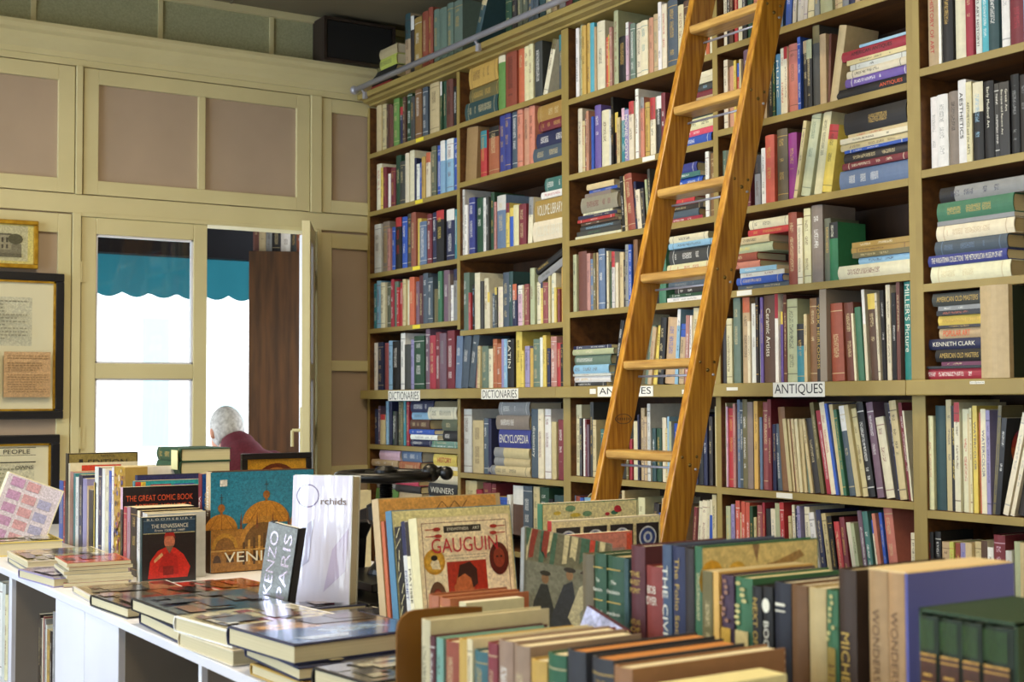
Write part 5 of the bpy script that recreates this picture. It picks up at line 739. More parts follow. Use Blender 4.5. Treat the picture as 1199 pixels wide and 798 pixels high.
# ================================================================= BOOKCASES
ZS={1:[2.421,2.145,1.851,1.59,1.301,1.048,.74,.42],2:[2.423,2.17,1.861,1.544,1.301,.951,.66,.36],3:[2.373,2.089,1.843,1.577,1.301,.972,.69,.38],4:[2.383,2.116,1.853,1.594,1.301,.972,.69,.38],5:[2.144,1.867,1.559,1.301,.953,.64,.36]}
UN=[(0.0,1.645,(1,2),.843,.865),(1.645,3.302,(3,4),2.480,2.502),(3.302,4.96,(5,6),4.13,4.152)]
ZS[6]=ZS[5]
SD=.27
nmU=['left tall olive bookcase of the wall run, next to the panelled wall','middle tall olive bookcase of the wall run, behind the ladder','right tall olive bookcase of the wall run, cut by the photo edge']
BC=[]
for ui,(xa,xb,bays,d0,d1) in enumerate(UN):
    bc=empty('bookcase',(xa,0,0)); BC.append(bc); tag(bc,nmU[ui],'bookcase','bookcases of the wall run'); w=xb-xa
    mb=MB(); mb.box(.0,w,SD,SD+.012,.08,2.644); mb.obj('back_panel',M['back'],bc)
    mb=MB(); mb.box(.0,w,.02,.04,0,.08); mb.obj('plinth',M['shelfpaint'],bc)
    for (p,q,zl) in ((0,.022,[(0,2.644)]),(w-.022,w,[(0,2.644)]),(d0-xa,d1-xa,[(0,1.261)]+([(1.55,2.644)] if ui==0 else [(1.301,2.644)]))):
        for z0,z1 in zl:
            u=MB(); u.box(p+.001,q-.001,.004,SD,z0,z1); uo=u.obj('upright',M['shelfwood'],bc)
            u=MB(); u.box(p-.0005,q+.0005,0,.004,z0,z1); u.obj('face_strip',M['shelfpaint'],uo,.0008)
    for bi,bay in enumerate(bays):
        s0=.022 if bi==0 else d1-xa; s1=(d0-xa) if bi==0 else w-.022
        for z in ZS[bay]:
            if abs(z-1.301)<.001: continue
            x0,x1=s0,s1
            u=MB(); u.box(x0+.0005,x1-.0005,.005,SD-.001,z-.022,z-.0005); so=u.obj('shelf',M['shelfwood'],bc)
            u=MB(); u.box(x0+.0005,x1-.0005,0,.005,z-.022,z-.0005); u.obj('shelf_edge',M['shelfpaint'],so,.001)
    mb=MB(); mb.box(.025 if ui==0 else 0,w-.001,-.05,SD,1.259,1.3005); mb.obj('ledge',M['shelfpaint'],bc,.003)
    cv=[(.0,2.645),(-.010,2.645),(-.014,2.652),(-.04,2.658),(-.046,2.668),(-.070,2.668),(-.073,2.672),(-.073,2.690),(-.068,2.694),(SD,2.694),(SD,2.645)]
    mb=MB(); mb.prism(cv[::-1],'x',.042 if ui==0 else 0,w-.001); mb.obj('cornice',M['shelfpaint'],bc)
    if ui==1:
        mb=MB(); mb.box(EX['part'][0]-xa,EX['part'][1]-xa,.002,SD-.002,1.301,1.571); mb.obj('partition',M['cubby'],bc,.001)
def paper(xa,xb,za,zb,y,par,mat,name,body=None,ox=0,skew=0):
    mb=MB(); mb.box(xa-ox,xb-ox,y-.0012,y,za,zb); o=mb.obj(name,mat,par)
    if body:
        mx=frame(((xa+xb)/2-ox,y-.0012,(za+zb)/2),(1,0,0),(0,0,1)); text(body,o,mx,(xb-xa)*.93,(zb-za)*.78,M['ink'])
    return o
for k,bd_,u,lb in (('dict1','DICTIONARIES',0,'white paper sign reading dictionaries on the ledge'),('dict2','DICTIONARIES',0,'white paper sign reading dictionaries under the second bay'),('ant1','ANTIQUES',1,'white paper sign partly behind the ladder'),('ant2','ANTIQUES',1,'large cream paper sign reading antiques')):
    a=EX[k]; o=paper(a[0],a[1],a[2],a[3],-.0503,BC[u],M['paper'],'section_sign',bd_,UN[u][0]); o['label']=lb
for k,u in (('s1',1),('s2',1),('s3',1),('sc',2)):
    a=EX[k]; paper(a[0],a[1],a[2],a[3],-.0503,BC[u],M['paper'],'small_label','Sculpture' if k=='sc' else None,UN[u][0])
for k,u,m_ in (('y1',0,'yellowpaper'),('y2',0,'yellowpaper'),('y3',0,'yellowpaper'),('y4',0,'yellowpaper'),('l1',1,'paper'),('p0',1,'paper'),('l4',1,'paper'),('l6',1,'paper')):
    x,z=EX[k]; bay_z=min((zz for b in (1,2,3,4) for zz in ZS[b]),key=lambda q:abs(q-.011-z)); paper(x-.034,x+.034,bay_z-.019,bay_z-.003,-.0003,BC[u],M[m_],'small_label',None,UN[u][0])
# rolling-ladder rail
rl=empty('ladder_rail',(.10,-.10,2.708)); tag(rl,'long grey steel ladder rail along the top of the bookcases','rail')
mb=MB(); mb.tube((-.03,0,0),(4.85,0,0),.0125,n=18); mb.obj('pipe',M['steel'],rl,smooth=True)
mb=MB(); mb.ball((-.035,0,0),.021); mb.obj('end_knob',M['steel'],rl,smooth=True)
for x in (.03,1.05,2.2,3.35,4.5):
    mb=MB(); mb.tube((x,.0,0),(x,.025,-.03),.006); mb.box(x-.012,x+.012,.0155,.03,-.05,-.02); mb.obj('bracket',M['steel'],rl)
# ---------------- ladder
LX0,LX1=2.6355,2.9355; ky=.25606
def LY(z): return -.13-ky*(2.76-z)
ld=empty('library_ladder',(LX0,LY(0),0)); tag(ld,'oak rolling library ladder leaning on the bookcase rail','ladder')
def stile(x0,x1):
    mb=MB(); zt,zb=2.80,0.0
    # section: front edge at LY(z)-.004, back edge +.082
    vs=[]
    for z in (zb,zt):
        for y in (-.004,.082):
            for x in (x0,x1): vs.append((x-LX0,LY(z)+y-LY(0),z))
    mb.add(vs,[(0,2,3,1),(4,5,7,6),(0,1,5,4),(2,6,7,3),(0,4,6,2),(1,3,7,5)])
    o=mb.obj('stile',M['oak'],ld,.004); return o
stile(LX0-.026,LX0); sR=stile(LX1,LX1+.028)
zr=2.3917+.25677
while zr>.05:
    y=LY(zr)-LY(0)
    mb=MB(); pts=[(y-.002,zr-.022),(y+.006,zr-.027),(y+.075,zr-.027),(y+.078,zr-.002),(y+.072,zr),(y+.004,zr),(y-.004,zr-.004)]
    mb.prism(pts,'x',.0005,LX1-LX0-.0005); mb.obj('rung',M['tread'],ld,.002)
    mb=MB(); mb.tube((-.03,y+.055,zr-.046),(LX1-LX0+.032,y+.055,zr-.046),.0035,n=10); mb.obj('tie_rod',M['steel'],ld,smooth=True)
    for s,xx in ((1,LX1-LX0+.028),(-1,-.026)):
        for dy,dz,rr in ((.010,.0,.0042),(.060,.0,.0042),(.036,-.022,.0055)):
            mb=MB(); mb.ball((xx,y+dy,zr-.012+dz),(.0045,rr,rr),12,8); mb.obj('bolt',M['boltm'],ld,smooth=True)
    zr-=.25677
mb=MB(); zc=1.195; yc=LY(zc)-LY(0)+.040; n=28
for k in range(n):
    a=2*PI*k/n; b_=2*PI*(k+1)/n
    f_=lambda t,r:(.0004,yc+r*.031*math.cos(t),zc+r*.013*math.sin(t)*(1.15 if abs(math.cos(t))<.7 else 1))
    mb.add([f_(a,1),f_(b_,1),f_(b_,.86),f_(a,.86)],[(0,1,2,3)])
for k in range(6): mb.add([(.0004,yc-.022+k*.008,zc-.004),(.0004,yc-.018+k*.008,zc-.004),(.0004,yc-.018+k*.008,zc+.004),(.0004,yc-.022+k*.008,zc+.004)],[(0,1,2,3)])
mb.obj('maker_stamp',M['inkbrown'],ld)
for x in (-.013,LX1-LX0+.014):
    mb=MB(); yt=LY(2.708)-LY(0); mb.box(x-.006,x+.006,yt-.02,yt+.05,2.68,2.74); mb.torus((x,-.10-LY(0),2.708),.020,.005,20,8,'x'); mb.obj('rail_hook',M['steel'],ld)
# ================================================================= SHELF BOOKS
DECO={}
def kd(b,r,x): return (b,r,x)
ROWN={1:'top',2:'second',3:'third',4:'fourth',5:'fifth',6:'sixth',7:'seventh'}
BAYN={1:'leftmost bay',2:'second bay',3:'third bay',4:'fourth bay',5:'rightmost bay'}
by={}
for q in BOOKS: by.setdefault((q[1],q[2]),[]).append(q)
ranked=sorted(BOOKS,key=lambda q:-q[9]); big=set(id(q) for q in ranked[:NIND])
stf=[]; prev={}
for (b,r),L in sorted(by.items()):
    ups=sorted([q for q in L if q[0]=='U'],key=lambda q:q[3]); sts={}
    for q in L:
        if q[0]=='S': sts.setdefault(q[10],[]).append(q)
    sk=sorted(sts,key=lambda k:min(q[3] for q in sts[k]))
    def place(q,name_label):
        k_,_,_,x,z,W,H,a,c,ar,sid=q
        rnd=random.random(); base=parse(c)[0]
        hard=(W>.0175) if W<.024 or rnd>.12 else True
        if base in('le','pm'): hard=True
        D=min(.235,max(.12,H*random.uniform(.62,.74))); yoff=.010+random.uniform(0,.012)
        if k_=='U':
            if abs(a)>.06: D=min(D,.17)
            zz=z+.0006+(W*math.sin(a) if a>0 else 0); mx=Matrix.Translation((x,yoff,zz))@Matrix.Rotation(a,4,'Y')
        else:
            D=min(.225,max(.13,H*random.uniform(.66,.78))); mx=Matrix.Translation((x+H,yoff,z+.0004))@Matrix.Rotation(R(random.uniform(-1.5,1.5) if H<.26 else 0),4,'Z')@Matrix.Rotation(R(-90),4,'Y')
        if id(q) not in big: stf.append((mx,W,H,D,c,hard)); return None
        lt=LETTER.get((b,r,round(x,2)))
        nm_=('hardback_book','hardback') if hard else ('paperback_book','paperback')
        o=make_book(nm_[0],W,H,D,c,hard,lettered=bool(lt)); o.matrix_world=mx
        tag(o,name_label,nm_[1],nm_[1]+'s in the '+BAYN[b]+' '+ROWN[r]+' shelf')
        if lt:
            body,mt,al0,al1,wd=lt
            if k_=='U': fx=frame((W/2,-.0006,H*(al0+al1)/2),(0,0,-1),(1,0,0))
            else: fx=frame((W/2,-.0006,H*(1-(al0+al1)/2)),(0,0,-1),(1,0,0))
            text(body,o,fx,H*(al1-al0),W*wd,M[mt],'spine_title')
        if (b,r)==(5,6) and c=='bk' and W>.012:
            pw=[(rc(.004,.004,D-.004,H-.004),(22,22,24))]; n_=24; hues=[(150,40,30),(170,80,30),(150,130,40),(60,120,50),(30,90,100),(40,50,110),(80,40,100),(130,40,70)]
            for k in range(n_):
                a0=2*PI*k/n_;a1=2*PI*(k+1)/n_; pw.append(([(D*.40+rr_*math.cos(a_),H-.075+rr_*1.1*math.sin(a_)) for rr_,a_ in ((.045,a0),(.045,a1),(.017,a1),(.017,a0))],hues[(k*8//n_+5)%8]))
            pw.append((rc(D*.25,.05,D*.6,.10),(60,70,40))); art('cover_picture',o,frame((W,0,0),(0,1,0),(0,0,1)),pw)
        return o
    for i,q in enumerate(ups):
        st='leaning' if abs(q[7])>.05 else 'upright'
        place(q,'%s %s book, %s from left, %s shelf of %s'%(PAL[parse(q[8])[0]][3],st,ORD[i],ROWN[r],BAYN[b]))
    for si,s in enumerate(sk):
        nm=(['left','right'] if len(sk)==2 else ['left','middle','right'])[si]+' ' if len(sk)>1 else ''
        for i,q in enumerate(sorted(sts[s],key=lambda q:q[4])):
            place(q,'%s flat book, %s from bottom in %sstack, %s shelf, %s'%(PAL[parse(q[8])[0]][3],ORD[i],nm,ROWN[r],BAYN[b]))
stuff_books('small_books',stf,'rows of smaller books filling the gaps between the larger ones on the wall bookcases','books')
for i,(w_,h_,c,x_,z_,ttl) in enumerate(((.030,.185,'gy',1.445,1.700,None),(.026,.19,'bk',1.430,1.735,'TIME ALMANAC'))):
    o=make_book('hardback_book',w_,h_,.16,c,True,lettered=bool(ttl)); o.matrix_world=Matrix.Translation((x_,.012,z_))@Matrix.Rotation(R(-20),4,'Y')@Matrix.Translation((h_,0,0))@Matrix.Rotation(R(-90),4,'Y')
    tag(o,['grey book lying tilted on top of the upright books, fourth shelf of second bay','black book with yellow title lying tilted over the grey one, fourth shelf of second bay'][i],'hardback')
    if ttl: text(ttl,o,frame((w_/2,-.0006,h_*.72),(0,0,-1),(1,0,0)),h_*.4,w_*.4,M['inkgold'],'spine_title')
mb=MB(); n=20; pts=[(1.775+.078*math.cos(PI-PI*k/n),.80+.115*math.sin(PI*k/n)) for k in range(n+1)]
for k in range(n):
    a,b_=pts[k],pts[k+1]; mb.add([(a[0],.03,a[1]),(b_[0],.03,b_[1]),(b_[0],.2,b_[1]),(a[0],.2,a[1])],[(0,1,2,3)])
o=mb.obj('bent_magazine',M['paper']); so=o.modifiers.new('t','SOLIDIFY'); so.thickness=.002; o.data.materials[0]=newmat('cream magazine paper',.5,(206,196,150)); tag(o,'cream magazine bent into an arch over small books, low in the third bay','magazine')
# ---------------- books on top of the bookcases
def top_book(x0,x1,H,c,i,a=0,hard=True,D=.2,y=.0):
    W=x1-x0-.001; o=make_book('book',W*math.cos(a) if a else W,H,D,c,hard); z=2.6945+(W*math.sin(a) if a>0 else 0); H=H
    o.location=(x0,y,z+.0005); o.rotation_euler=(0,a,0)
    tag(o,'%s book, %s from left, standing on top of the bookcases'%(PAL[parse(c)[0]][3],ORD[i]),'book','books on top of the bookcases')
EXT=[(a_,b_,h_+.022,c_,l_) for a_,b_,h_,c_,l_ in EX['top']]
for i,(x0,x1,H,c,a) in enumerate(EXT): top_book(x0,x1,H,c,i,a)
zz=2.6947
for i,(x0,L,th,c,D) in enumerate(((.03,.20,.045,'rd',.2),(.03,.26,.06,'bk',.2),(.095,.20,.05,'yg/ol',.16),(.07,.23,.045,'ct',.16))):
    o=make_book('book',th,L,D,c,True); o.matrix_world=Matrix.Translation((x0+L,.0,zz))@Matrix.Rotation(R(-90),4,'Y'); zz+=th+.0005
    tag(o,'%s flat book, %s from bottom of the corner stack on top of the bookcases'%(PAL[parse(c)[0]][3],ORD[i]),'book','books on top of the bookcases')
# tall album standing on the right ledge
o=make_book('album',.085,.234,.20,'tn',True,lettered=True,pages=(196,172,120),bulge=.012); o.location=(3.535,-.045,1.3015); tag(o,'large tan-spined album with a dark green cover standing on the right ledge','album')
mb=MB(); mb.box(.0852,.0862,.028,.199,.001,.233); mb.obj('cover_board',newmat('dark green board',.7,(34,44,26)),o)
# ================================================================= COUNTER
cn=[]
def cabinet(x0,x1,op,label,par_shelf=True):
    c=empty('counter_cabinet',(x0,-1.95,0)); tag(c,label,'cabinet','white counter cabinets'); w=x1-x0-.002; D=.97
    mb=MB(); mb.box(0,w,0,D,0,.06); mb.box(0,.018,0,D,.06,.728); mb.box(w-.018,w,0,D,.06,.728); mb.box(.018,w-.018,.5,.512,.06,.728); mb.box(.018,w-.018,D-.012,D,.06,.728)
    mb.obj('carcass',M['white'],c,.001)
    for (a,b_,k) in op:
        if k=='open':
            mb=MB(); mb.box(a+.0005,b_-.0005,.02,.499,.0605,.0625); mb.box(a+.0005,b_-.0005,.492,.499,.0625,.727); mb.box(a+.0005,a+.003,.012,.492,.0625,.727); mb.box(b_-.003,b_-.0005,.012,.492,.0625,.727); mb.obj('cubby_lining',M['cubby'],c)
            mb=MB(); mb.box(a+.004,b_-.004,.02,.49,.35,.368); mb.obj('shelf',M['white'],c)
        elif k=='post':
            mb=MB(); mb.box(a,b_,0,.5,.06,.728); mb.obj('divider',M['white'],c)
        else:
            mb=MB(); mb.box(a,b_,-.004,.014,.062,.727); dd=mb.obj('door_panel',M['white'],c,.002)
    return c
cabinet(-.1,1.50,((.02,.78,'open'),(.78,.80,'post'),(.80,1.58,'open')),'white counter cabinet at the far left end with open cubbies')
cabinet(1.50,2.322,((.018,.54,'open'),(.54,.82,'panel')),'white counter cabinet with magazines in its open cubby')
cabinet(2.322,3.99,((.002,.285,'panel'),(.285,.815,'open'),(.815,.833,'post'),(.833,1.65,'open')),'white counter cabinet below the flat art books')
cabinet(3.99,5.6,((.02,.8,'open'),(.8,.82,'post'),(.82,1.59,'open')),'white counter cabinet below the foreground books')
mb=MB(); mb.box(-.1,5.6,-1.965,-.96,.729,.7495); tag(mb.obj('worktop',M['white'],bevel=.002),'long white worktop carrying the display books','worktop')
ZT=.75
# magazines in the cubby
def spine_row(x,y,z,items,D,label,group,hard=False,name='magazine',cat='magazine',lean=0):
    for i,(w,h,c) in enumerate(items):
        o=make_book(name,w,h,D,c,hard); o.location=(x,y,z+.0005); o.rotation_euler=(0,lean,0); x+=w+.0012
        tag(o,label%(PAL[parse(c)[0]][3],ORD[i]),cat,group)
spine_row(1.72,-1.92,.369,[(.02,.27,'bk'),(.02,.26,'bk/dgy'),(.012,.26,'cr'),(.012,.27,'dr'),(.015,.265,'gy'),(.012,.25,'wh'),(.03,.24,'gd/gd2'),(.02,.24,'dk')],.21,'%s magazine, %s from left in the white cubby below the counter','magazines in the cubby')
for i in range(6):
    o=make_book('bound_journal',.017,.30,.22,'gy^wh',False); o.location=(1.90+i*.0185,-1.925,.3695); tag(o,'grey thin journal, %s of six standing right in the magazine cubby'%ORD[i],'magazine','grey journals in the cubby')
spine_row(1.10,-1.91,.369,[(.04,.28,'gy'),(.05,.30,'wh'),(.04,.30,'lg'),(.04,.27,'ce'),(.05,.3,'gy')],.2,'%s tall book, %s from left in the far left cubby','books in the far cubby',True,'book','book')
mb=MB(); mb.box(2.63,3.10,-1.90,-1.60,.3725,.395); mb.box(2.63,3.10,-1.63,-1.60,.395,.66); o=mb.obj('black_tray',M['iron'],bevel=.004); o.location=(0,0,-.003); tag(o,'black open tray inside the counter cubby','tray')
# ---------------- flat books on the counter
def flat_book(name,cx,cy,ang,L,D,zt,th,code,label,polys=None,hard=True,group='flat books on the counter',under=0,gloss='print'):
    """near corner at (cx,cy); L runs towards -x, D towards +y; spine on the far side"""
    o=make_book(name,th,D,L,code,hard,pages=(204,192,156))
    # local: x thickness->z down, z height -> +y, y depth(from spine) -> +x
    m=Matrix(((0,1,0,0),(0,0,1,0),(-1,0,0,0),(0,0,0,1)))
    m=Matrix(((0,1,0,-L),(0,0,1,0),(1,0,0,-th),(0,0,0,1)))
    o.matrix_world=Matrix.Translation((cx,cy,zt))@Matrix.Rotation(R(ang),4,'Z')@m
    tag(o,label,'book',group)
    if polys:
        # picture plane in book space: u along y(0..L), v along z(0..D), out +x
        mx=frame((th,0,0),(0,1,0),(0,0,1)); art('cover_picture',o,mx,polys,M[gloss])
    return o
def patches(L,D,cols,n,seed,border=.006):
    r=random.Random(seed); o=[(rc(border,border,L-border,D-border),cols[0])]
    for k in range(n):
        w=r.uniform(.1,.4)*L; h=r.uniform(.08,.3)*D; x=r.uniform(border,L-border-w); y=r.uniform(border,D-border-h); o.append((rc(x,y,x+w,y+h),r.choice(cols)))
    return o
FL=[ # name,cx,cy,ang,L,D,zt,th,code,label,cols,seed
('book',1.16,-1.93,-4,.30,.22,.795,.045,'ye','yellow-patterned thick book lying at the far left end of the counter',((206,196,120),(220,190,60),(190,185,150),(120,120,90)),1),
('book',1.66,-1.94,-3,.34,.26,.785,.018,'cr','cream and yellow magazine lying flat beside the far left books',((180,170,110),(214,180,60),(120,110,80),(220,215,190),(90,90,80)),2),
('book',1.66,-1.945,-4,.33,.25,.7665,.0155,'gy','grey edged magazine under the cream and yellow one',((120,118,104),(190,180,140),(90,84,70)),3),
('book',2.02,-1.955,6,.28,.22,.775,.0245,'li','lilac-edged art book between the yellow magazines and the red pile',((110,104,120),(150,140,160),(80,74,80),(190,180,190)),4),
('book',2.66,-1.95,3,.26,.26,.776,.025,'bk','dark glossy art book lying just left of the small red booklet',((70,60,50),(140,90,60),(160,60,50),(110,104,90),(40,36,40)),5),
('book',2.39,-1.95,-3,.25,.25,.7665,.0155,'lg','cream-edged thin art book between the red pile and the dark glossy book',((150,130,100),(90,84,80),(120,60,50),(60,56,56)),25),
('book',2.42,-1.70,5,.22,.15,.7625,.0115,'cs','red and grey booklet lying flat in front of the renaissance book',((150,60,50),(90,84,84),(60,56,60)),26),
('book',2.68,-1.70,4,.25,.20,.766,.0155,'gy','grey thin art book lying behind the dark glossy ones near the red booklet',((96,90,84),(150,130,100),(120,60,56),(60,60,64)),15),
('book',2.90,-1.70,-3,.30,.24,.774,.0235,'nv','blue-grey photographic book lying in front of the Venice book',((90,92,110),(60,62,76),(140,120,110),(110,104,120)),16),
('book',3.22,-1.68,5,.27,.25,.771,.0205,'cr','thin cream and black magazine lying behind the middle pile',((84,80,84),(140,130,120),(60,60,70)),17),
('book',3.04,-1.958,-2,.30,.255,.778,.027,'nv','navy art book at the bottom of the middle pile',((60,60,80),(160,120,80),(100,80,60)),6),
('book',3.02,-1.955,1,.30,.27,.806,.027,'bk','dark photographic art book on top of the middle pile',((72,74,84),(40,42,50),(120,110,100),(150,96,70),(60,64,90)),7),
('book',3.34,-1.957,3,.27,.27,.780,.029,'cr','cream thick book under the white and red art book',((190,170,130),(120,90,60)),8),
('book',3.32,-1.95,6,.26,.27,.812,.031,'wh/mr','white and brown art book lying left of the big blue one',((206,196,160),(120,84,60),(90,60,46),(220,212,190),(150,40,36)),9),
('book',3.68,-1.95,2,.25,.26,.772,.021,'gd','golden-brown book at the bottom of the right flat pile',((170,130,70),(200,164,90),(140,100,50)),10),
('book',3.64,-1.955,-2,.27,.29,.796,.022,'nv','thin navy book under the big blue landscape book',((60,64,90),(180,170,140)),11),
('book',3.90,-1.955,4,.17,.30,.776,.025,'lg','pale grey book under the black-edged one beside the bookend',((150,150,140),(90,90,84)),13),
('book',3.89,-1.95,6,.17,.30,.812,.034,'bk','black-edged book with swirling grey cover beside the brown bookend',((120,116,104),(60,60,58),(190,184,160),(90,90,90)),14),
]
for (nm,cx,cy,ang,L,D,zt,th,code,lab_,cols,seed) in FL: flat_book(nm,cx,cy,ang,L,D,zt,th,code,lab_,patches(L,D,cols,26,seed))
# the big landscape book
L,D=.26,.29; pp=[(rc(.006,.006,L-.006,D-.006),(110,84,60)),(rc(.006,.006,.14,.11),(120,76,50)),([(.05,.02),(.12,.05),(.12,.14),(.04,.12)],(196,150,96)),([(.10,.006),(L-.006,.006),(L-.006,D-.006),(.13,D-.006),(.12,.16)],(70,104,160)),([(.14,.10),(.2,.12),(.19,.24),(.15,.22)],(150,176,210)),([(.03,.13),(.09,.14),(.1,.27),(.02,.26)],(60,52,48)),([(.2,.03),(.235,.05),(.24,.12),(.21,.14)],(180,196,216)),([(.006,.2),(.06,.2),(.08,.28),(.006,.28)],(84,60,44))]
o=flat_book('book',3.62,-1.955,5,L,D,.8315,.034,'nv','big blue and brown landscape art book on top of the right flat pile',pp)
# orange-red pile of thin books
for i in range(6):
    c='or' if i==5 else ['cs','cr','cr','lg','ol'][i]; cols=((200,60,30),(216,80,40),(90,50,40),(190,60,36)) if i==5 else ((120,120,90),(90,80,60))
    flat_book('book',2.03+.004*(i%3),-1.93+.006*((i*2)%3),-10+i,.20,.17,.7505+.0108*(i+1)-.0003,.0102,c,('glossy orange-red thin book topping the small pile' if i==5 else '%s thin book, %s from bottom of the pile under the orange-red one'%(PAL[c][3],ORD[i])),patches(.20,.17,cols,8,30+i),hard=False,group='thin books in the orange-topped pile')
# standing rows on the counter
def stand(x,W,H,code,label,D=.2,Y=-1.62,hard=False,name='book',lean=0,group=None,z=ZT,pages=None,lettered=False,cat='book',mat=None):
    o=make_book(name,W,H,D,code,hard,pages=pages,lettered=lettered,mat=mat); o.location=(x,Y,z+.0005+(W*math.sin(lean) if lean>0 else 0)); o.rotation_euler=(0,lean,0); tag(o,label,cat,group); return o
dep=[.15,.16,.25,.24,.2,.17,.19,.18,.17,.15,.14,.16,.2,.2,.2,.19,.21,.21,.07]
rL=EX['rowL']+EX['rowL2']
objs=[]
for i,(x,W,H,c,l) in enumerate(rL):
    cc=c if c in PAL else 'gd'; objs.append(stand(x,W,H,cc,'%s slim art book, %s from left in the standing row at the far left'%(PAL[cc][3],ORD[i]),D=dep[i],hard=False,group='slim books standing at the far left of the counter',lettered=(c in('bk','cy2'))))
def cover_mx(o_W,D,H):   # +x face of a standing book: u from spine (+y), v up
    return frame((o_W,0,0),(0,1,0),(0,0,1))
o=objs[2]; W=rL[2][1];H=rL[2][2]
mx=cover_mx(W,.25,H); a_=art('cover_picture',o,mx,[(rc(.004,.004,.246,H-.004),(128,112,60))])
text('1',o,mx@Matrix.Translation((.045,H-.035,.001)),.014,.026,M['ink'],'cover_lettering'); text('EDITION',o,mx@Matrix.Translation((.14,H-.035,.001)),.14,.022,M['ink'],'cover_lettering'); text('FAMOUS',o,mx@Matrix.Translation((.14,H-.012,.001)),.05,.008,M['ink'],'cover_lettering')
o=objs[3]; art('cover_band',o,cover_mx(rL[3][1],.24,rL[3][2]),[(rc(.04,rL[3][2]-.03,.18,rL[3][2]-.008),(190,60,40))])
# comic spine
x,W,H,c,l=rL[-1]; o=objs[-1]; rr=random.Random(8); pl=[(rc(0,0,W,H),(180,140,40))]
for k in range(60):
    cx_,cy_=rr.uniform(.008,W-.008),rr.uniform(.01,H-.01); pl.append((ell(cx_,cy_,rr.uniform(.004,.011),rr.uniform(.004,.012),8),rr.choice([(220,180,50),(150,60,50),(60,70,130),(225,200,150),(110,50,60),(60,50,40),(200,150,30)])))
pl=[([(min(max(p[0],.001),W-.001),min(max(p[1],.001),H-.001)) for p in q],c_) for q,c_ in pl]
art('comic_print',o,frame((0,-.0004,0),(1,0,0),(0,0,1)),pl)
# comic-art books facing the room
def facing(x,Wt,Y,D,H,code,label,polys,hard=True,lean=0,mat='art',z=ZT,pages=(226,214,186),name='book',rotz=0):
    o=make_book(name,Wt,H,D,code,hard,pages=pages,lettered=True); o.matrix_world=Matrix.Translation((x,Y,z+.0006+(Wt*math.sin(lean) if lean>0 else 0)))@Matrix.Rotation(rotz,4,'Z')@Matrix.Rotation(lean,4,'Y')@Matrix.Translation((-Wt if lean<=0 else -Wt,0,0)); tag(o,label,'book')
    mx=frame((Wt,0,0),(0,1,0),(0,0,1))
    if polys: art('cover_picture',o,mx,polys,M[mat])
    return o,mx
H=.272; o,mx=facing(1.60,.02,-1.60,.22,H,'nv','navy-topped book standing behind the teal comic book',[(rc(.003,.003,.217,H-.003),(44,48,96))])
H=.256; pl=[(rc(.003,.003,.217,H-.003),(40,150,160)),(rc(.003,.003,.02,H-.003),(190,50,50)),(rc(.02,.003,.035,H-.003),(210,180,60)),(rc(.05,H-.055,.115,H-.012),(170,60,70)),(rc(.06,H-.05,.10,H-.025),(60,70,140)),(rc(.125,H-.055,.19,H-.012),(60,80,170)),(rc(.135,H-.045,.18,H-.02),(200,70,80))]
o,mx=facing(1.63,.018,-1.615,.22,H,'tl','teal comic book with two picture boxes behind the black comic book',pl,False)
H=.240; o,mx=facing(1.66,.022,-1.66,.24,H,'bk/pk','black comic book with orange lettering, standing behind the magazines',[(rc(.003,.003,.237,H-.003),(34,28,34))],False)
text('THE GREAT COMIC BOOK',o,mx@Matrix.Translation((.115,H-.035,.002)),.21,.018,M['inkor'],'cover_lettering'); text('ARTISTS, VOLUME 2',o,mx@Matrix.Translation((.125,H-.062,.002)),.18,.018,M['inkor'],'cover_lettering'); text('RON GOULART',o,mx@Matrix.Translation((.15,H-.085,.002)),.09,.008,M['inkwhite'],'cover_lettering')
rM=EX['rowM']; oo=[]
for i,(x,W,H,c,l) in enumerate(rM): oo.append(stand(x+.03,W,H,c,'%s small art book, %s from left in the short row behind the renaissance book'%(PAL[c][3],ORD[i]),D=.17,Y=-1.70,hard=False,group='short row of small art books'))
text('A',oo[2],frame((rM[2][1],.02,rM[2][2]-.02),(0,1,0),(0,0,1)),.02,.022,M['inkred'],'cover_lettering')
# The Renaissance
H=.182; pl=[(rc(.002,.002,.153,H-.002),(34,26,26)),(rc(.004,H-.046,.151,H-.003),(38,66,90)),(rc(.004,H-.047,.151,H-.045),(190,180,130)),(rc(.004,H-.0115,.151,H-.0105),(150,160,160)),
 ([(.018,.012),(.024,.06),(.045,.088),(.07,.098),(.095,.094),(.118,.075),(.138,.04),(.130,.012)],(196,40,28)),([(.045,.03),(.06,.075),(.08,.085),(.1,.07),(.105,.02)],(170,30,24)),(ell(.078,.112,.0155,.020,16),(190,110,80)),([(.062,.12),(.066,.137),(.09,.137),(.095,.12),(.09,.127),(.068,.127)],(170,34,26)),([(.066,.10),(.078,.078),(.09,.10)],(120,90,70)),(rc(.06,.02,.09,.045),(130,30,24)),([(.036,.055),(.06,.075),(.056,.083),(.034,.063)],(210,160,110))]
o,mx=facing(2.085,.016,-1.735,.155,H,'dt','book titled The Renaissance with a red-robed sitter on its dark cover',pl,False)
text('THE RENAISSANCE',o,mx@Matrix.Translation((.078,H-.026,.003)),.105,.011,M['inkwhite'],'cover_lettering'); text('From 1500 to 1660',o,mx@Matrix.Translation((.078,H-.038,.003)),.085,.006,M['inkwhite'],'cover_lettering'); text('B L O O M S B U R Y',o,mx@Matrix.Translation((.078,H-.007,.003)),.13,.005,M['inkwhite'],'cover_lettering')
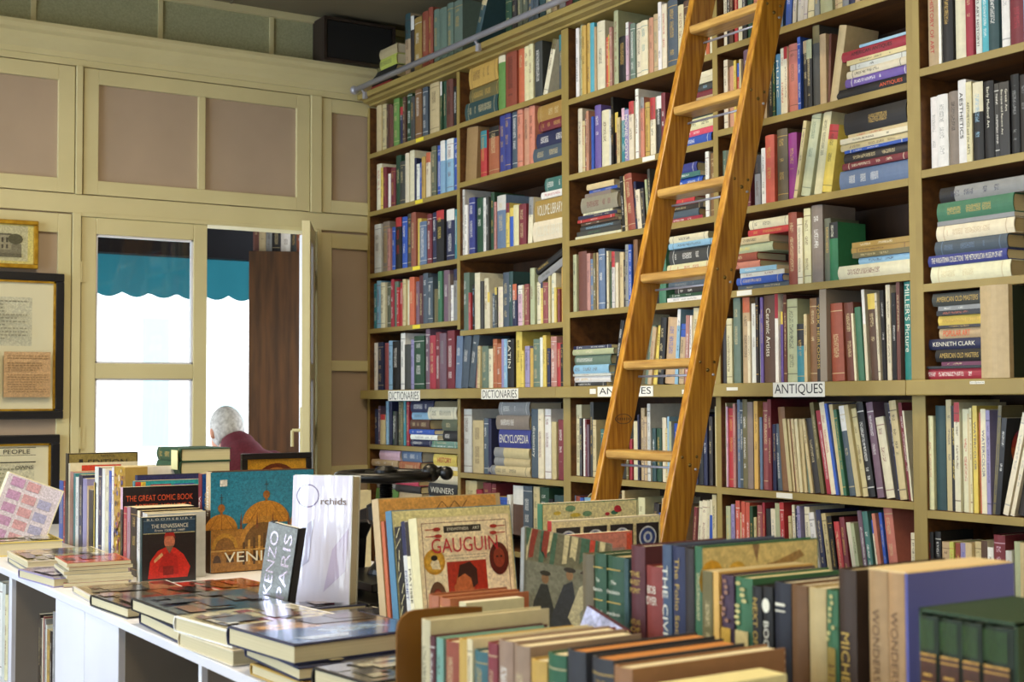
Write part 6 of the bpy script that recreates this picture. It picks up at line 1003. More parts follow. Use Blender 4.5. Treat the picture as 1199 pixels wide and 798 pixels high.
for i,(x,w,c) in enumerate(((2.043,.012,'lg'),(2.056,.012,'lg'))): stand(x,w,.180,c,'%s-spined volume, %s of two pressed against the renaissance book'%('silver',ORD[i]),D=.155,Y=-1.735,group='silver-spined volumes')
# Venice books
H=.287; o,mx=facing(1.905,.026,-1.50,.30,H,'mr','blue book with a maroon spine standing left of the big Venice book',[(rc(.002,.002,.297,H-.002),(30,84,160)),(rc(.002,.002,.297,.14),(50,60,54)),(rc(.002,.002,.297,.05),(120,110,70))],False)
text('Venise',o,frame((.013,-.0006,.185),(0,0,-1),(1,0,0)),.07,.014,M['inkwhite'],'spine_title')
H=.295; D=.33; sky=(44,128,158); gold=(190,128,44); dk=(110,66,30); 
pl=[(rc(.002,.002,D-.002,H-.002),sky)]
def dome(cx,cy,r,h):
    q=[(ell(cx,cy,r,h,24,0,PI),gold)]
    for k in (-.5,0,.5): q.append(([(cx+k*r*1.5,cy),(cx+k*r*1.5+.0015,cy),(cx+k*r*.4+.001,cy+h*.93),(cx+k*r*.4,cy+h*.93)],dk))
    q+= [(rc(cx-.004,cy+h-.002,cx+.004,cy+h+.012),(150,96,40)),(ell(cx,cy+h+.018,.011,.012,14),(160,100,44)),(rc(cx-.0008,cy+h+.028,cx+.0008,cy+h+.06),(70,60,60)),(rc(cx-.006,cy+h+.048,cx+.006,cy+h+.050),(70,60,60))]
    return q
pl+=dome(.035,.125,.05,.045); pl+=dome(.175,.14,.075,.065); pl+=dome(.30,.13,.05,.05)
pl+=[(rc(.002,.002,D-.002,.125),(168,116,48)),(ell(.165,.075,.075,.085,24,0,PI),(186,130,52)),(ell(.165,.072,.062,.070,24,0,PI),(120,84,44)),(ell(.045,.07,.040,.045,20,0,PI),(190,140,50)),(ell(.045,.068,.030,.034,20,0,PI),(140,96,44))]
for k in range(9): pl.append(([(.10+k*.016,.02),(.107+k*.016,.02),(.107+k*.016,.11-abs(k-4)*.006),(.10+k*.016,.11-abs(k-4)*.006)],(206,156,76) if k%2 else (90,62,36)))
for k in range(5): pl.append(([(.09+k*.05,.125),(.098+k*.05,.125),(.094+k*.05,.175)],(120,70,44)))
for k in range(8): pl.append((ell(.02+k*.04,.03,.012,.022,12,0,PI),(80,54,34)))
pl+=[(rc(.002,.062,D-.002,.066),(206,160,84)),(rc(.028,H-.043,.05,H-.024),(226,222,214))]
o,mx=facing(1.975,.048,-1.50,D,H,'br/tn','large Venice picture book with golden domes against a teal sky',pl,True,0,'photo')
text('VENICE',o,mx@Matrix.Translation((.135,.045,.012)),.19,.030,M['inkwhite'],'cover_lettering'); text('VENICE',o,frame((.032,-.0008,.21),(0,0,-1),(1,0,0)),.09,.014,M['inkwhite'],'spine_title'); text('VENICE',o,frame((.014,-.0008,.19),(0,0,-1),(1,0,0)),.09,.011,M['inkgold'],'spine_title')
flat_book('book',2.47,-1.63,4,.24,.15,.7655,.015,'rd','small red and gold booklet lying in front of the Venice book',patches(.24,.15,((150,70,36),(196,140,50),(120,80,40),(170,40,36)),14,77),hard=False)
# far stack of green books and the icon
z=ZT+.0005
for i,(th,L) in enumerate(((.046,.235),(.044,.24),(.045,.235),(.04,.24),(.044,.235),(.04,.235),(.043,.23),(.042,.23))):
    o=make_book('book',th,L if False else .235,.175 if i>4 else .19,'dg',True,pages=(214,204,160)); 
    o.matrix_world=Matrix.Translation((1.49-.004*(i%2),-1.43+.004*((i*3)%4) if i<5 else -1.425,z))@Matrix.Rotation(R(90),4,'Z')@Matrix.Rotation(R(-90),4,'Y')@Matrix.Translation((0,0,0))
    o.matrix_world=Matrix.Translation((1.49-.005*(i%2),-1.425+.003*(i%3),z))@Matrix.Rotation(R(-90),4,'Y'); z+=th+.0005
    tag(o,'dark green hardback, %s from bottom of the green stack beside the doorway'%ORD[i],'book','stack of dark green hardbacks')
    if i==7: cd_=MB(); cd_.box(-.10,-.045,-.0015,-.0005,0,.05,0); 
mb=MB(); mb.box(1.43,1.49,-1.432,-1.4302,1.03,1.093); o=mb.obj('price_card',M['paper']); o.data.materials[0]=newmat('cream card',.8,(222,216,160)); tag(o,'cream handwritten card propped against the top green books','card')
ic=empty('icon_painting',(1.34,-1.15,ZT)); tag(ic,'black framed gold painting with a dark halo standing behind the Venice book','picture')
mb=MB(); w=.26;h=.32
for q in ((0,w,0,.02),(0,w,h-.02,h),(0,.02,.02,h-.02),(w-.02,w,.02,h-.02)): mb.box(-.02,0,q[0],q[1],q[2],q[3])
mb.obj('frame',M['blackframe'],ic,.002); mb=MB(); mb.box(-.018,-.008,.02,w-.02,.02,h-.02); pn_=mb.obj('panel',M['back'],ic)
art('painting',pn_,frame((-.008,0,0),(0,1,0),(0,0,1)),[(rc(.02,.02,w-.02,h-.02),(196,146,44)),(ell(.13,.20,.085,.085,28),(96,40,24)),(ell(.13,.20,.07,.07,28),(170,110,50)),([(.05,.02),(.07,.12),(.13,.16),(.19,.12),(.21,.02)],(110,50,36)),(ell(.13,.20,.04,.05,20),(176,120,80))])
# book tilted at the far left edge with a paper leaflet behind
o,mx=facing(1.02,.035,-1.94,.20,.24,'cr','thick pale book leaning at the far left edge of the counter',[(rc(.004,.004,.196,.236),(214,206,220))]+[(rc(.02+(k%3)*.055,.02+(k//3)*.045,.065+(k%3)*.055,.05+(k//3)*.045),[(190,150,190),(206,160,170),(170,170,206)][k%3]) for k in range(14)],True,lean=0)
o.rotation_mode='XYZ'; o.matrix_world=Matrix.Translation((1.0,-1.93,.797))@Matrix.Rotation(R(-22),4,'X')@Matrix.Rotation(R(-8),4,'Y')@Matrix.Translation((-.035,0,0)); 
mb=MB(); mb.box(0,.003,0,.12,0,.15); o=mb.obj('leaflet',M['paper']); o.location=(.70,-1.78,.7515); o.rotation_euler=(0,R(-6),0); tag(o,'pale grey printed leaflet standing behind the leaning book','leaflet')
art('leaflet_text',o,frame((.003,0,0),(0,1,0),(0,0,1)),docs(.004,.004,.116,.146,(214,214,210),(150,150,150),18,9))
# Kenzo box, Orchids
L=.075; H=.185; kz=empty('boxed_book',(2.60,-1.60,ZT)); kz.rotation_euler=(0,R(10),R(30)); tag(kz,'small grey book with silver letters leaning against the plastic-wrapped orchid book','book')
kz.location=(2.83,-1.70,.7515+.042)
bk_=make_book('cover_board',.085,H,.030,'bk',True,pages=(226,224,215),lettered=True,parent=kz)
mx=frame((.0525,-.0006,H/2),(0,0,1),(-1,0,0)); art('cover_panel',kz,frame((0,-.0006,0),(1,0,0),(0,0,1)),[(rc(.001,.001,.084,H-.001),(120,124,122))])
text('KENZO',kz,frame((.023,-.001,H/2),(0,0,1),(-1,0,0)),H*.80,.022,M['inksilver'],'cover_lettering'); text('PARIS',kz,frame((.062,-.001,H/2),(0,0,1),(-1,0,0)),H*.80,.022,M['inksilver'],'cover_lettering')
oh,D=.325,.158
o=make_book('book',.045,oh,D,'lg',True,pages=(206,196,170),lettered=True,mat=M['foil'])
tag(o,'tall orchid book in shiny crumpled clear plastic standing on the counter','book')
o.matrix_world=Matrix.Translation((2.775,-1.60,.7505))@Matrix.Rotation(R(-50),4,'Z')@Matrix.Rotation(R(-4),4,'Y')@Matrix.Translation((-.045,0,0))
mx=frame((.045,0,0),(0,1,0),(0,0,1))
art('cover_picture',o,mx,[(rc(.002,.002,D-.002,oh-.002),(216,214,232)),(rc(.08,.01,.12,.026),(150,60,90)),(ell(.042,oh-.05,.030,.028,24),(120,110,150)),(ell(.042,oh-.05,.027,.025,24),(216,214,232)),([(.09,.05),(.145,.10),(.15,.2),(.11,.15)],(196,186,216)),([(.02,.10),(.05,.12),(.06,.22),(.03,.20)],(180,180,206))],M['foil'])  # window glare on the plastic is painted into the lavender-white cover colour
text('rchids',o,mx@Matrix.Translation((.110,oh-.062,.002)),.066,.016,M['inkbrown'],'cover_lettering')
o=make_book('book',.02,.24,.20,'ce',True); o.location=(2.20,-1.30,.7505); tag(o,'cream book standing in the gap between Venice and orchid books','book')
# cast-iron book press
ps=empty('book_press',(2.70,-1.30,ZT)); tag(ps,'black cast iron book press with a hand wheel standing behind the orchid book','book press')
mb=MB(); mb.box(-.20,.20,-.15,.15,.0,.022); mb.obj('base',M['iron'],ps,.006)
mb=MB(); mb.box(-.16,.16,-.12,.12,.04,.062); mb.lathe([(.05,.062),(.045,.075),(.03,.09),(.028,.11)]); mb.obj('platen',M['iron'],ps,.004)
for s in (-1,1):
    mb=MB(); mb.prism([(s*.165,.022),(s*.19,.022),(s*.175,.16),(s*.12,.215),(s*.035,.235),(s*.035,.20),(s*.11,.185),(s*.15,.14)] if s>0 else [(s*.165,.022),(s*.19,.022),(s*.175,.16),(s*.12,.215),(s*.035,.235),(s*.035,.20),(s*.11,.185),(s*.15,.14)][::-1],'y',-.022,.022); mb.obj('arch',M['iron'],ps,.004)
mb=MB(); mb.lathe([(.045,.19),(.05,.20),(.05,.235),(.03,.245)]); mb.obj('hub',M['iron'],ps,smooth=False)
mb=MB(); pr_=[]
for k in range(40): pr_+=[(.015,.09+k*.0052),(.0185,.0926+k*.0052)]
mb.lathe(pr_,n=16); mb.obj('screw',M['iron'],ps)
wh=MB(); wh.torus((0,0,.31),.12,.0125,48,12); wh.obj('hand_wheel',M['iron'],ps,smooth=True)
mb=MB(); mb.tube((-.12,0,.31),(.12,0,.31),.009); mb.tube((0,-.12,.31),(0,.12,.31),.009); mb.lathe([(.026,.29),(.03,.30),(.03,.325),(.015,.335)]); mb.obj('wheel_spokes',M['iron'],ps)
mb=MB(); mb.ball((.09,.08,.318),.024); mb.tube((.08,.07,.31),(.115,.10,.325),.011); mb.ball((.122,.107,.318),.018); mb.obj('wheel_knob',M['iron'],ps,smooth=True)
# poster behind press with 99
o,mx=facing(2.62,.02,-1.05,.05,.2,'bk','dark volume marked 99 standing behind the book press',[(rc(.002,.002,.048,.198),(60,62,48))],False)
text('99',o,mx@Matrix.Translation((.025,.10,.001)),.036,.03,M['inkwhite'],'cover_lettering')
# ---------------- Gauguin group
lean=R(-9)
def gg(x,W,D,H,code,label,polys=None,lettered=False,hard=False,Y=-1.563,mat='art'):
    o,mx=facing(x,W,Y,D,H,code,label,polys,hard,lean=0,mat=mat)
    o.matrix_world=Matrix.Translation((x,Y,.7515))@Matrix.Rotation(lean,4,'Y')@Matrix.Translation((-W,0,0)); return o,mx
pl=[(rc(.002,.002,.298,.29),(196,138,66))]
for k in range(5): pl.append(([(.14+k*.016,.262+(k%2)*.018),(.143+k*.016,.262+(k%2)*.018),(.159+k*.016,.280-(k%2)*.018),(.156+k*.016,.280-(k%2)*.018)],(120,84,44)))
gg(3.215,.030,.31,.292,'tn','orange-tan portfolio with pencil doodles at the back of the painter book group',[ (a,(205,150,78) if i==0 else c) for i,(a,c) in enumerate(pl)])
gg(3.236,.014,.25,.245,'or','orange thin book beside the tan portfolio',None)
gg(3.272,.026,.30,.270,'bs','blue-spined book with a pale cover in the painter book group',[(rc(.002,.002,.298,.268),(206,200,150))])
pl=[(rc(0,0,.028,.245),(30,28,30))]
o,mx=gg(3.312,.028,.24,.240,'bk','black book with gold filigree spine in the painter book group',None,True)
pl=[]
for k in range(10):
    pl+= [([(.006+.008*math.sin(k*2.1),.01+k*.023),(.009+.008*math.sin(k*2.1),.01+k*.023),(.02-.008*math.sin(k*1.3),.03+k*.023),(.017-.008*math.sin(k*1.3),.03+k*.023)],(206,196,150))]
art('spine_filigree',o,frame((0,-.0004,0),(1,0,0),(0,0,1)),pl)
o,mx=gg(3.330,.0165,.24,.252,'lg/nv','white and navy striped spine book in the painter book group, third from its front',None)
text('MANET',o,frame((.008,-.0006,.12),(0,0,-1),(1,0,0)),.06,.009,M['inkblue'],'spine_title')
o,mx=gg(3.346,.0155,.24,.252,'cr/dk','cream spine book with dark title, directly left of the cover with a man in profile',None)
text('MATISSE',o,frame((.008,-.0006,.12),(0,0,-1),(1,0,0)),.07,.009,M['ink'],'spine_title')
H=.262; D=.225; pl=[(rc(.002,.002,D-.002,H-.002),(236,222,184)),(rc(.010,.012,D-.010,H-.012),(120,70,60)),(rc(.0115,.0135,D-.0115,H-.0135),(238,224,188)),
 (rc(.062,H-.034,.152,H-.020),(34,28,26)),
 (rc(.063,.045,.158,H-.094),(168,48,30)),
 ([(.082,.045),(.088,.082),(.095,.098),(.112,.092),(.125,.085),(.158,.075),(.158,.045)],(110,84,46)),
 (ell(.104,.122,.022,.030,20),(186,104,60)),([(.076,.118),(.085,.126),(.085,.108),(.078,.106)],(180,98,56)),([(.086,.134),(.093,.160),(.118,.166),(.134,.150),(.134,.120),(.122,.112),(.118,.132),(.104,.142)],(46,30,24)),([(.08,.106),(.094,.104),(.094,.099),(.083,.1)],(60,36,28)),
 (ell(.034,H-.092,.025,.026,24),(190,140,40)),(ell(.034,H-.092,.020,.021,24),(206,160,54)),([(.024,H-.095),(.034,H-.082),(.044,H-.09),(.048,H-.108),(.028,H-.106)],(226,214,180)),(ell(.034,H-.084,.008,.006,10),(30,26,24)),
 (ell(.19,H-.094,.024,.034,24),(80,26,20)),(ell(.19,H-.092,.014,.021,20),(140,60,40)),(rc(.183,H-.092,.188,H-.088),(30,14,12)),(rc(.193,H-.092,.198,H-.088),(30,14,12)),
 (ell(.036,.085,.022,.045,24),(96,66,44)),(ell(.036,.082,.014,.034,20),(130,36,30)),(ell(.036,.102,.008,.010,12),(170,90,60)),
 (rc(.17,.06,.215,.10),(90,84,60))]
for sx,sg_ in ((.022,1),(D-.022,-1)):
    for q in (0,1): pl+=[(ell(sx+sg_*(.022+.002*q),H-.026-.014*q,.009,.004,12),(160,40,36)),(rc(min(sx-sg_*.006,sx+sg_*.02),H-.027-.014*q,max(sx-sg_*.006,sx+sg_*.02),H-.025-.014*q),(160,40,36))]
o,mx=gg(3.382,.034,D,H,'ce','cream art book with large red title and a man in profile',pl)
text('GAUGUIN',o,mx@Matrix.Translation((.108,H-.060,.0045)),.160,.030,M['inkred'],'cover_lettering'); text('EYEWITNESS    ART',o,mx@Matrix.Translation((.107,H-.027,.0045)),.078,.006,M['inkwhite'],'cover_lettering')
text('Discover the artist’s quest for the exotic',o,mx@Matrix.Translation((.108,H-.082,.0045)),.105,.004,M['inkbrown'],'cover_lettering'); text('and the influences that shaped his work',o,mx@Matrix.Translation((.108,H-.088,.0045)),.095,.004,M['inkbrown'],'cover_lettering')
# black and white figure-scene book, leaning and tilted
H=.27;D=.20; rr=random.Random(4); pl=[(rc(.002,.002,D-.002,H-.002),(120,120,104))]
for k in range(26):
    x=rr.uniform(.0,D-.03); pl.append(([(x,H-.002),(x+.012,H-.002),(x+.004,H-.002-rr.uniform(.03,.07)),(x-.006 if x>.01 else .003,H-.002-rr.uniform(.03,.07))],rr.choice([(196,70,60),(214,206,170),(70,110,96),(214,206,170),(150,60,56)])))
pl+=[(rc(.002,.002,D-.002,.205),(128,132,124)),([(.01,.05),(.02,.13),(.035,.165),(.05,.165),(.065,.12),(.062,.04),(.03,.01)],(44,50,60)),([(.05,.03),(.06,.11),(.085,.17),(.105,.18),(.115,.13),(.10,.07),(.08,.02)],(50,58,78)),([(.095,.11),(.12,.17),(.135,.18),(.15,.165),(.16,.12),(.15,.10),(.17,.06),(.18,.004),(.08,.004),(.085,.06),(.11,.09)],(208,206,180)),
 ([(.09,.07),(.075,.05),(.12,.07),(.11,.085)],(208,206,180)),(ell(.044,.176,.008,.010,12),(150,116,90)),(ell(.044,.186,.012,.005,12),(40,38,44)),(ell(.098,.19,.008,.010,12),(160,126,100)),(ell(.098,.2,.014,.005,12),(48,46,54)),(ell(.136,.19,.008,.010,12),(206,160,126)),([(.12,.197),(.135,.21),(.158,.2),(.148,.194)],(70,60,66)),
 ([(.10,.06),(.12,.07),(.14,.055),(.16,.065),(.161,.062),(.14,.05),(.12,.065)],(56,62,80)),([(.09,.03),(.12,.045),(.145,.03),(.17,.035),(.17,.031),(.145,.025),(.12,.04)],(60,66,84)),([(.12,.12),(.135,.14),(.14,.11),(.13,.06)],(150,156,150)),([(.105,.05),(.12,.02),(.125,.0225),(.112,.052)],(90,96,104)),(rc(.003,.06,.05,.063),(196,196,170)),(rc(.165,.10,.197,.16),(76,84,92)),([(.003,.003),(.02,.003),(.012,.10),(.003,.11)],(90,98,100)),([(.16,.11),(.19,.08),(.197,.004),(.175,.004),(.17,.06)],(110,116,110))]
o=make_book('book',.012,H,D,'gy',False,lettered=True); tag(o,'leaning book with a black and white crowd of strolling ladies on its cover','book')
o.matrix_world=Matrix.Translation((3.74,-1.535,.757))@Matrix.Rotation(R(-18),4,'Y')@Matrix.Rotation(R(-13),4,'X')@Matrix.Translation((-.012,-.03,.0)); art('cover_picture',o,frame((.012,0,0),(0,1,0),(0,0,1)),pl)
# pinkish red book, plate book, floral book behind it
o,mx=facing(3.58,.014,-1.36,.17,.232,'co','salmon-red book with a washed-out crowd picture, behind the strolling ladies book',[(rc(.002,.002,.168,.230),(196,120,110)),(rc(.01,.02,.15,.20),(150,120,120)),(rc(.05,.05,.12,.19),(206,196,170)),(rc(.155,.004,.168,.228),(200,70,50))],False)
pl=[(rc(.002,.002,.298,.235),(226,216,172))]
for k in range(4):
    pl.append((rc(.012+k*.072,.165,.076+k*.072,.222),(40,36,44))); pl.append((rc(.012+k*.072,.10,.076+k*.072,.158),(44,40,46)))
    for yy in (.19,.13): pl+=[(ell(.044+k*.072,yy,.025,.025,24),(190,196,206)),(ell(.044+k*.072,yy,.021,.021,24),(50,70,130)),(ell(.044+k*.072,yy,.013,.013,16),(180,190,206)),(ell(.044+k*.072,yy,.007,.008,10),(60,80,150))]
o,mx=facing(3.36,.016,-1.24,.30,.238,'cr/rd','book with blue and white plates on its cover, behind the ladder foot',pl,False)
rr=random.Random(6); pl=[(rc(.002,.002,.278,.256),(230,222,176))]
for k in range(24): pl.append((ell(rr.uniform(.02,.26),rr.uniform(.15,.246),rr.uniform(.006,.016),rr.uniform(.004,.009),10),rr.choice([(60,120,100),(190,50,70),(214,190,80),(120,160,130),(226,220,190)])))
facing(3.16,.02,-1.13,.28,.258,'gn','floral patterned pale yellow book standing at the back of the counter',pl,False)
# ---------------- foreground row A (along the counter, spines to the aisle)
HD={}
def rowbook(x,W,H,c,label,D,Y,hard=True,group=None,lettered=False,pages=None): return stand(x,W,H,c,label,D=D,Y=Y,hard=hard,group=group,lettered=lettered,pages=pages)
ra=EX['rowA']+EX['rowA2']+EX['rowA3']
nameA=['olive cloth book standing at the left end of the right foreground row','dark green volume with gilt title, first of the green pair in the foreground row','dark green volume with gilt title, second of the green pair in the foreground row','narrow dark teal volume just right of the green pair','tall dark maroon volume with gold title, fifth in the right foreground row','brick brown volume with an emblem beside the tall maroon one','denim blue tall volume reading CIVIL, seventh in the right foreground row','deep navy volume with script title beside the denim blue one','very dark narrow volume between the navy and the map-covered books',
 'green-spined book with a yellow map cover rising above the row','olive narrow book right of the map-covered one','amber thin book leaning right of the olive one','purple patterned spine with gold label panel','first green patterned spine, with pale label panel','black spine with yellow lettering in the right foreground row','black spine with a white disc near its top','blue-black spine with white bands in the right foreground row','umber brown spine beside the blue-black one','straw-coloured plain spine in the right foreground row','second green patterned spine, left of the dark brown gold-lettered book','dark brown volume with large gold letters left of the biscuit pair','first biscuit volume lettered WONDERS OF','second biscuit volume lettered WONDERS OF, against the purple slipcase']
AO=[]
for i,(x,W,H,c,l) in enumerate(ra):
    D=.20 if i<9 else .19
    if i in (6,7,8): D=.235
    if i==9: D=.24
    if i in (21,22): D=.205
    if i==20: D=.21
    if i in (14,15): D=.16
    AO.append(rowbook(x,W,H,c,nameA[i],D,-1.58,hard=i not in (10,11),group=None,lettered=i in (1,2,4,5,6,7,12,13,14,15,16,19,20,21,22)))
def sp_text(o,W,body,z,ln,h,mt,down=True):
    return text(body,o,frame((W/2,-.0008,z),(0,0,-1),(1,0,0)) if down else frame((W/2,-.0008,z),(1,0,0),(0,0,1)),ln,h,M[mt],'spine_title')
for i in (1,2):
    W=ra[i][1]
    for z,bdy in ((.225,None),(.205,'The'),(.190,'Rhododendron'),(.172,None),(.155,'Handbook'),(.128,None),(.110,'Vol. I' if i==1 else 'Vol. II')):
        if bdy: text(bdy,AO[i],frame((W/2,-.0008,z),(1,0,0),(0,0,1)),W*(.3 if len(bdy)<4 else .75),.006,M['inkwhite'],'spine_title')
        else:
            mb=MB(); mb.box(W*.1,W*.9,-.001,-.0004,z,z+.0015); mb.obj('gilt_band',M['inkgold'],AO[i])
W=ra[4][1]; 
for z,bdy in ((.225,'THE'),(.212,'WEST'),(.199,'POINT'),(.15,'ATLAS'),(.138,'OF')): text(bdy,AO[4],frame((W/2,-.0008,z),(1,0,0),(0,0,1)),W*.7,.008,M['inkgold'],'spine_title')
W=ra[5][1]; text('BOB',AO[5],frame((W/2,-.0008,.205),(1,0,0),(0,0,1)),W*.5,.012,M['inkwhite'],'spine_title'); text('DYER',AO[5],frame((W/2,-.0008,.188),(1,0,0),(0,0,1)),W*.6,.012,M['inkwhite'],'spine_title')
mb=MB()
for k in range(20):
    a=2*PI*k/20;b_=2*PI*(k+1)/20; f_=lambda t,r:(W/2+r*.013*math.cos(t),-.0008,.10+r*.024*math.sin(t)); mb.add([f_(a,1),f_(b_,1),f_(b_,.85),f_(a,.85)],[(0,1,2,3)])
mb.obj('spine_emblem',M['inkwhite'],AO[5])
sp_text(AO[6],ra[6][1],'THE CIVIL WAR',.15,.19,.012,'inkwhite'); sp_text(AO[7],ra[7][1],'The Folio Society Book of',.15,.22,.013,'inkgold')
W,H=ra[9][1],ra[9][2]; rr=random.Random(9); pl=[(rc(.002,.002,.238,H-.002),(206,186,128)),(ell(.02,H-.05,.025,.03,12),(200,150,40)),(ell(.07,H-.045,.02,.02,12),(206,164,60)),([(.09,H-.04),(.15,H-.03),(.2,H-.015),(.21,H-.025),(.14,H-.05)],(150,116,70)),([(.0+.003,H-.07),(.03,H-.06),(.04,H-.08)],(90,80,70)),(ell(.07,H-.045,.008,.009,10),(80,84,90)),([(.1,H-.002),(.11,H-.03),(.115,H-.002)],(140,110,80))]
art('map_print',AO[9],frame((W,0,0),(0,1,0),(0,0,1)),pl)
for i,cl in ((12,(190,150,60)),(13,(196,176,120)),(19,(150,130,70))):
    W,H=ra[i][1],ra[i][2]; rr=random.Random(i); pp_=[(rc(W*.12,.04 if i!=13 else .09,W*.88,H-.075),cl)]
    for k in range(6): pp_.append((rc(W*.2,H-.10-k*.012,W*.8,H-.098-k*.012),(90,60,50)))
    for k in range(8): 
        s_=rr.uniform(.2,.8)*W; pp_.append((ell(s_,H-.008-k*.008,W*.16,.003,8),(190,180,120) if i!=12 else (150,110,90)))
    art('spine_panel',AO[i],frame((0,-.0006,0),(1,0,0),(0,0,1)),pp_)
sp_text(AO[14],ra[14][1],'NEXT OF KINDRED',.15,.14,.009,'inkgold'); 
mb=MB(); W=ra[15][1]; mb.add([(W/2+.0075*math.cos(2*PI*k/20),-.0012,.212+.010*math.sin(2*PI*k/20)) for k in range(20)],[tuple(range(20))]); mb.obj('spine_disc',M['inkwhite'],AO[15]); sp_text(AO[15],W,'BOOK OF ART',.13,.12,.010,'inkwhite')
W=ra[16][1]
for z,h in ((.215,.006),(.207,.003),(.15,.008),(.138,.008),(.126,.008),(.113,.008)): mb=MB(); mb.box(W*.2,W*.8,-.0012,-.0004,z,z+h*.6); mb.obj('spine_band',M['inkwhite'],AO[16])
sp_text(AO[20],ra[20][1],'MICHELANGELO',.11,.17,.014,'inkgold')
for i in (21,22): sp_text(AO[i],ra[i][1],'WONDERS OF THE WORLD',.115,.30 if False else .235,.011,'inkbrown')
x=ra[22][0]+ra[22][1]
mb=MB(); mb.box(x+.0005,x+.004,-1.575,-1.368,.7505,1.032); mb.box(ra[21][0]-.001,x+.0005,-1.372,-1.368,.7505,1.032); mb.box(ra[21][0]-.001,x+.0005,-1.575,-1.372,1.031,1.0335)
o=mb.obj('slipcase',newmat('purple-blue slipcase',.5,(96,100,172))); tag(o,'purple-blue slipcase around the two biscuit volumes','slipcase')
o.data.materials.append(newmat('slipcase cream lid',.6,(226,200,150))); 
for p in o.data.polygons:
    if p.center.z>1.0315: p.material_index=1
# green boxed set
gs=EX['rowA4']; 
for i,(x,W,H,c,l) in enumerate(gs):
    o=rowbook(x,W-.001,H-.006,'gset','dark green gilt volume, %s of four in the green slipcase at the lower right'%ORD[i],.17,-1.64,group='four volumes of the green boxed set',lettered=True)
    pl=[(rc(W*.06,.03,W*.94,H-.05),(66,30,24)),(rc(W*.06,H-.052,W*.94,H-.049),(170,130,60)),(rc(W*.06,H-.058,W*.94,H-.056),(170,130,60))]
    for k in range(7): pl.append((rc(W*(.1+k*.12),H-.044,W*(.1+k*.12)+W*.04,H-.010),(60,96,44)))
    for k,(q,ww) in enumerate(((.072,.5),(.082,.6),(.105,.7),(.113,.5),(.121,.6),(.14,.6),(.16,.4))): pl.append((rc(W*(.5-ww/2),H-q-.003,W*(.5+ww/2),H-q),(176,136,66)))
    art('spine_panel',o,frame((0,-.0006,0),(1,0,0),(0,0,1)),pl)
x0=gs[0][0];x1=gs[3][0]+gs[3][1]
mb=MB(); mb.box(x0-.004,x0-.001,-1.635,-1.462,.7505,1.004); mb.box(x1+.001,x1+.004,-1.635,-1.462,.7505,1.004); mb.box(x0-.004,x1+.004,-1.635,-1.462,.9995,1.0035); mb.box(x0-.001,x1+.001,-1.466,-1.462,.7505,1.0)
o=mb.obj('slipcase',newmat('dark green slipcase cloth',.6,(38,62,36))); tag(o,'dark green slipcase holding the four gilt volumes at the lower right','slipcase')
# small tilted lavender-covered book in front of row A
o=make_book('book',.011,.115,.105,'dm',True,lettered=True); tag(o,'small book with a shiny lavender cover leaning in front of the green pair','book')
o.matrix_world=Matrix.Translation((4.01,-1.655,.815))@Matrix.Rotation(R(14),4,'Y')@Matrix.Rotation(R(-16),4,'X')@Matrix.Rotation(R(-90),4,'Z'); art('cover_picture',o,frame((.011,0,0),(0,1,0),(0,0,1)),[(rc(.002,.002,.103,.113),(196,200,236)),([(.02,.01),(.07,.02),(.08,.05),(.03,.06)],(220,206,226))],M['print'])
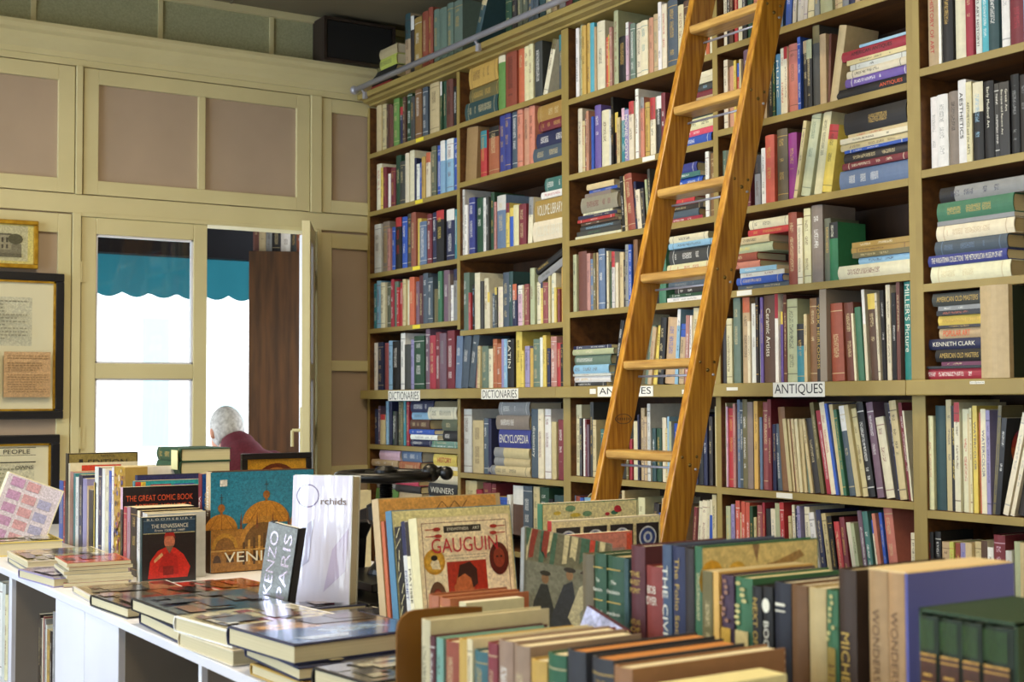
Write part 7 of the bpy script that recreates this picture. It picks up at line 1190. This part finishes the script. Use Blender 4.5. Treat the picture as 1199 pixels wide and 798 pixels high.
# ---------------- foreground row B
rbk=EX['rowB']+EX['rowB2']
dB=[.215,.2,.19,.15,.2,.21,.1,.22,.19,.19,.1,.13,.215,.215,.25]
for i,(x,W,H,c,l) in enumerate(rbk):
    rowbook(x,W,H,c,'%s book, %s from left in the nearest foreground row'%(PAL[c][3],ORD[i]),dB[i],-1.93,hard=True,group='books in the nearest foreground row',pages=(232,218,180) if i not in (12,13) else (200,130,60))
o=make_book('book',.045,.22,.16,'ce',True,pages=(232,222,160)); o.matrix_world=Matrix.Translation((4.70,-2.02+.06,.7505+.13))@Matrix.Rotation(R(-90),4,'Y'); 
bpy.data.objects.remove(o.children[0]); bpy.data.objects.remove(o)
stand(4.555,.046,.170,'ce','cream-topped thick book at the right end of the nearest row',D=.20,Y=-1.945,hard=False,pages=(232,220,160))
stand(4.615,.03,.145,'yg','lime yellow low book right of the cream-topped thick one',D=.19,Y=-1.90,hard=False)
# brown bookend
mb=MB(); pts=[(-1.95,.7505),(-1.95,.905)]+[(-1.95+.03-.03*math.cos(a),.905+.03*math.sin(a)) for a in (R(20),R(45),R(70),R(90))]+[(-1.86,.935),(-1.80,.93),(-1.80,.7505)]
mb.prism(pts[::-1],'x',3.985,3.990); mb.box(3.985,4.10,-1.93,-1.82,.7502,.7515); o=mb.obj('bookend',M['bookend'],bevel=.001); tag(o,'brown metal bookend with rounded top at the left end of the nearest row','bookend')
# pair of brown leather volumes in clear jackets behind the bookend
for i in range(2):
    o=stand(3.665+i*.040,.036,.155,'ob','brown leather volume in a clear jacket, %s of two behind the bookend'%('left' if i==0 else 'right'),D=.17,Y=-1.72,hard=True,group=None,mat=None,pages=(150,90,40))
stand(3.665+.082,.024,.150,'ce','pale yellow book beside the two brown leather volumes',D=.12,Y=-1.70,hard=False)
# ================================================================= WORLD, CAMERA
w=bpy.data.worlds.new('sky'); SC.world=w; w.use_nodes=True; bg=w.node_tree.nodes['Background']; bg.inputs[0].default_value=(.90,.96,1,1); bg.inputs[1].default_value=SKY
cam=bpy.data.cameras.new('camera'); co=bpy.data.objects.new('camera',cam); COL.objects.link(co); SC.camera=co
cam.sensor_width=36; cam.lens=1601.53/1199*36; cam.clip_start=.05; cam.clip_end=100
cam.dof.use_dof=True; cam.dof.focus_distance=4.3; cam.dof.aperture_fstop=6.5
RM=((0.5395853447182962,0.038860647697473404,0.8410335937557846),(0.8419201941034702,-0.019865343512139463,-0.5392362700040862),(-0.004247649469120627,0.9990471551371723,-0.043436612279388526))
co.matrix_world=Matrix.Translation((5.82062,-2.91727,1.25))@Matrix(RM).to_4x4()
SC.view_settings.view_transform='Standard'; SC.view_settings.look='None'; SC.view_settings.gamma=1; SC.view_settings.use_curve_mapping=False; SC.view_settings.exposure=EXPO
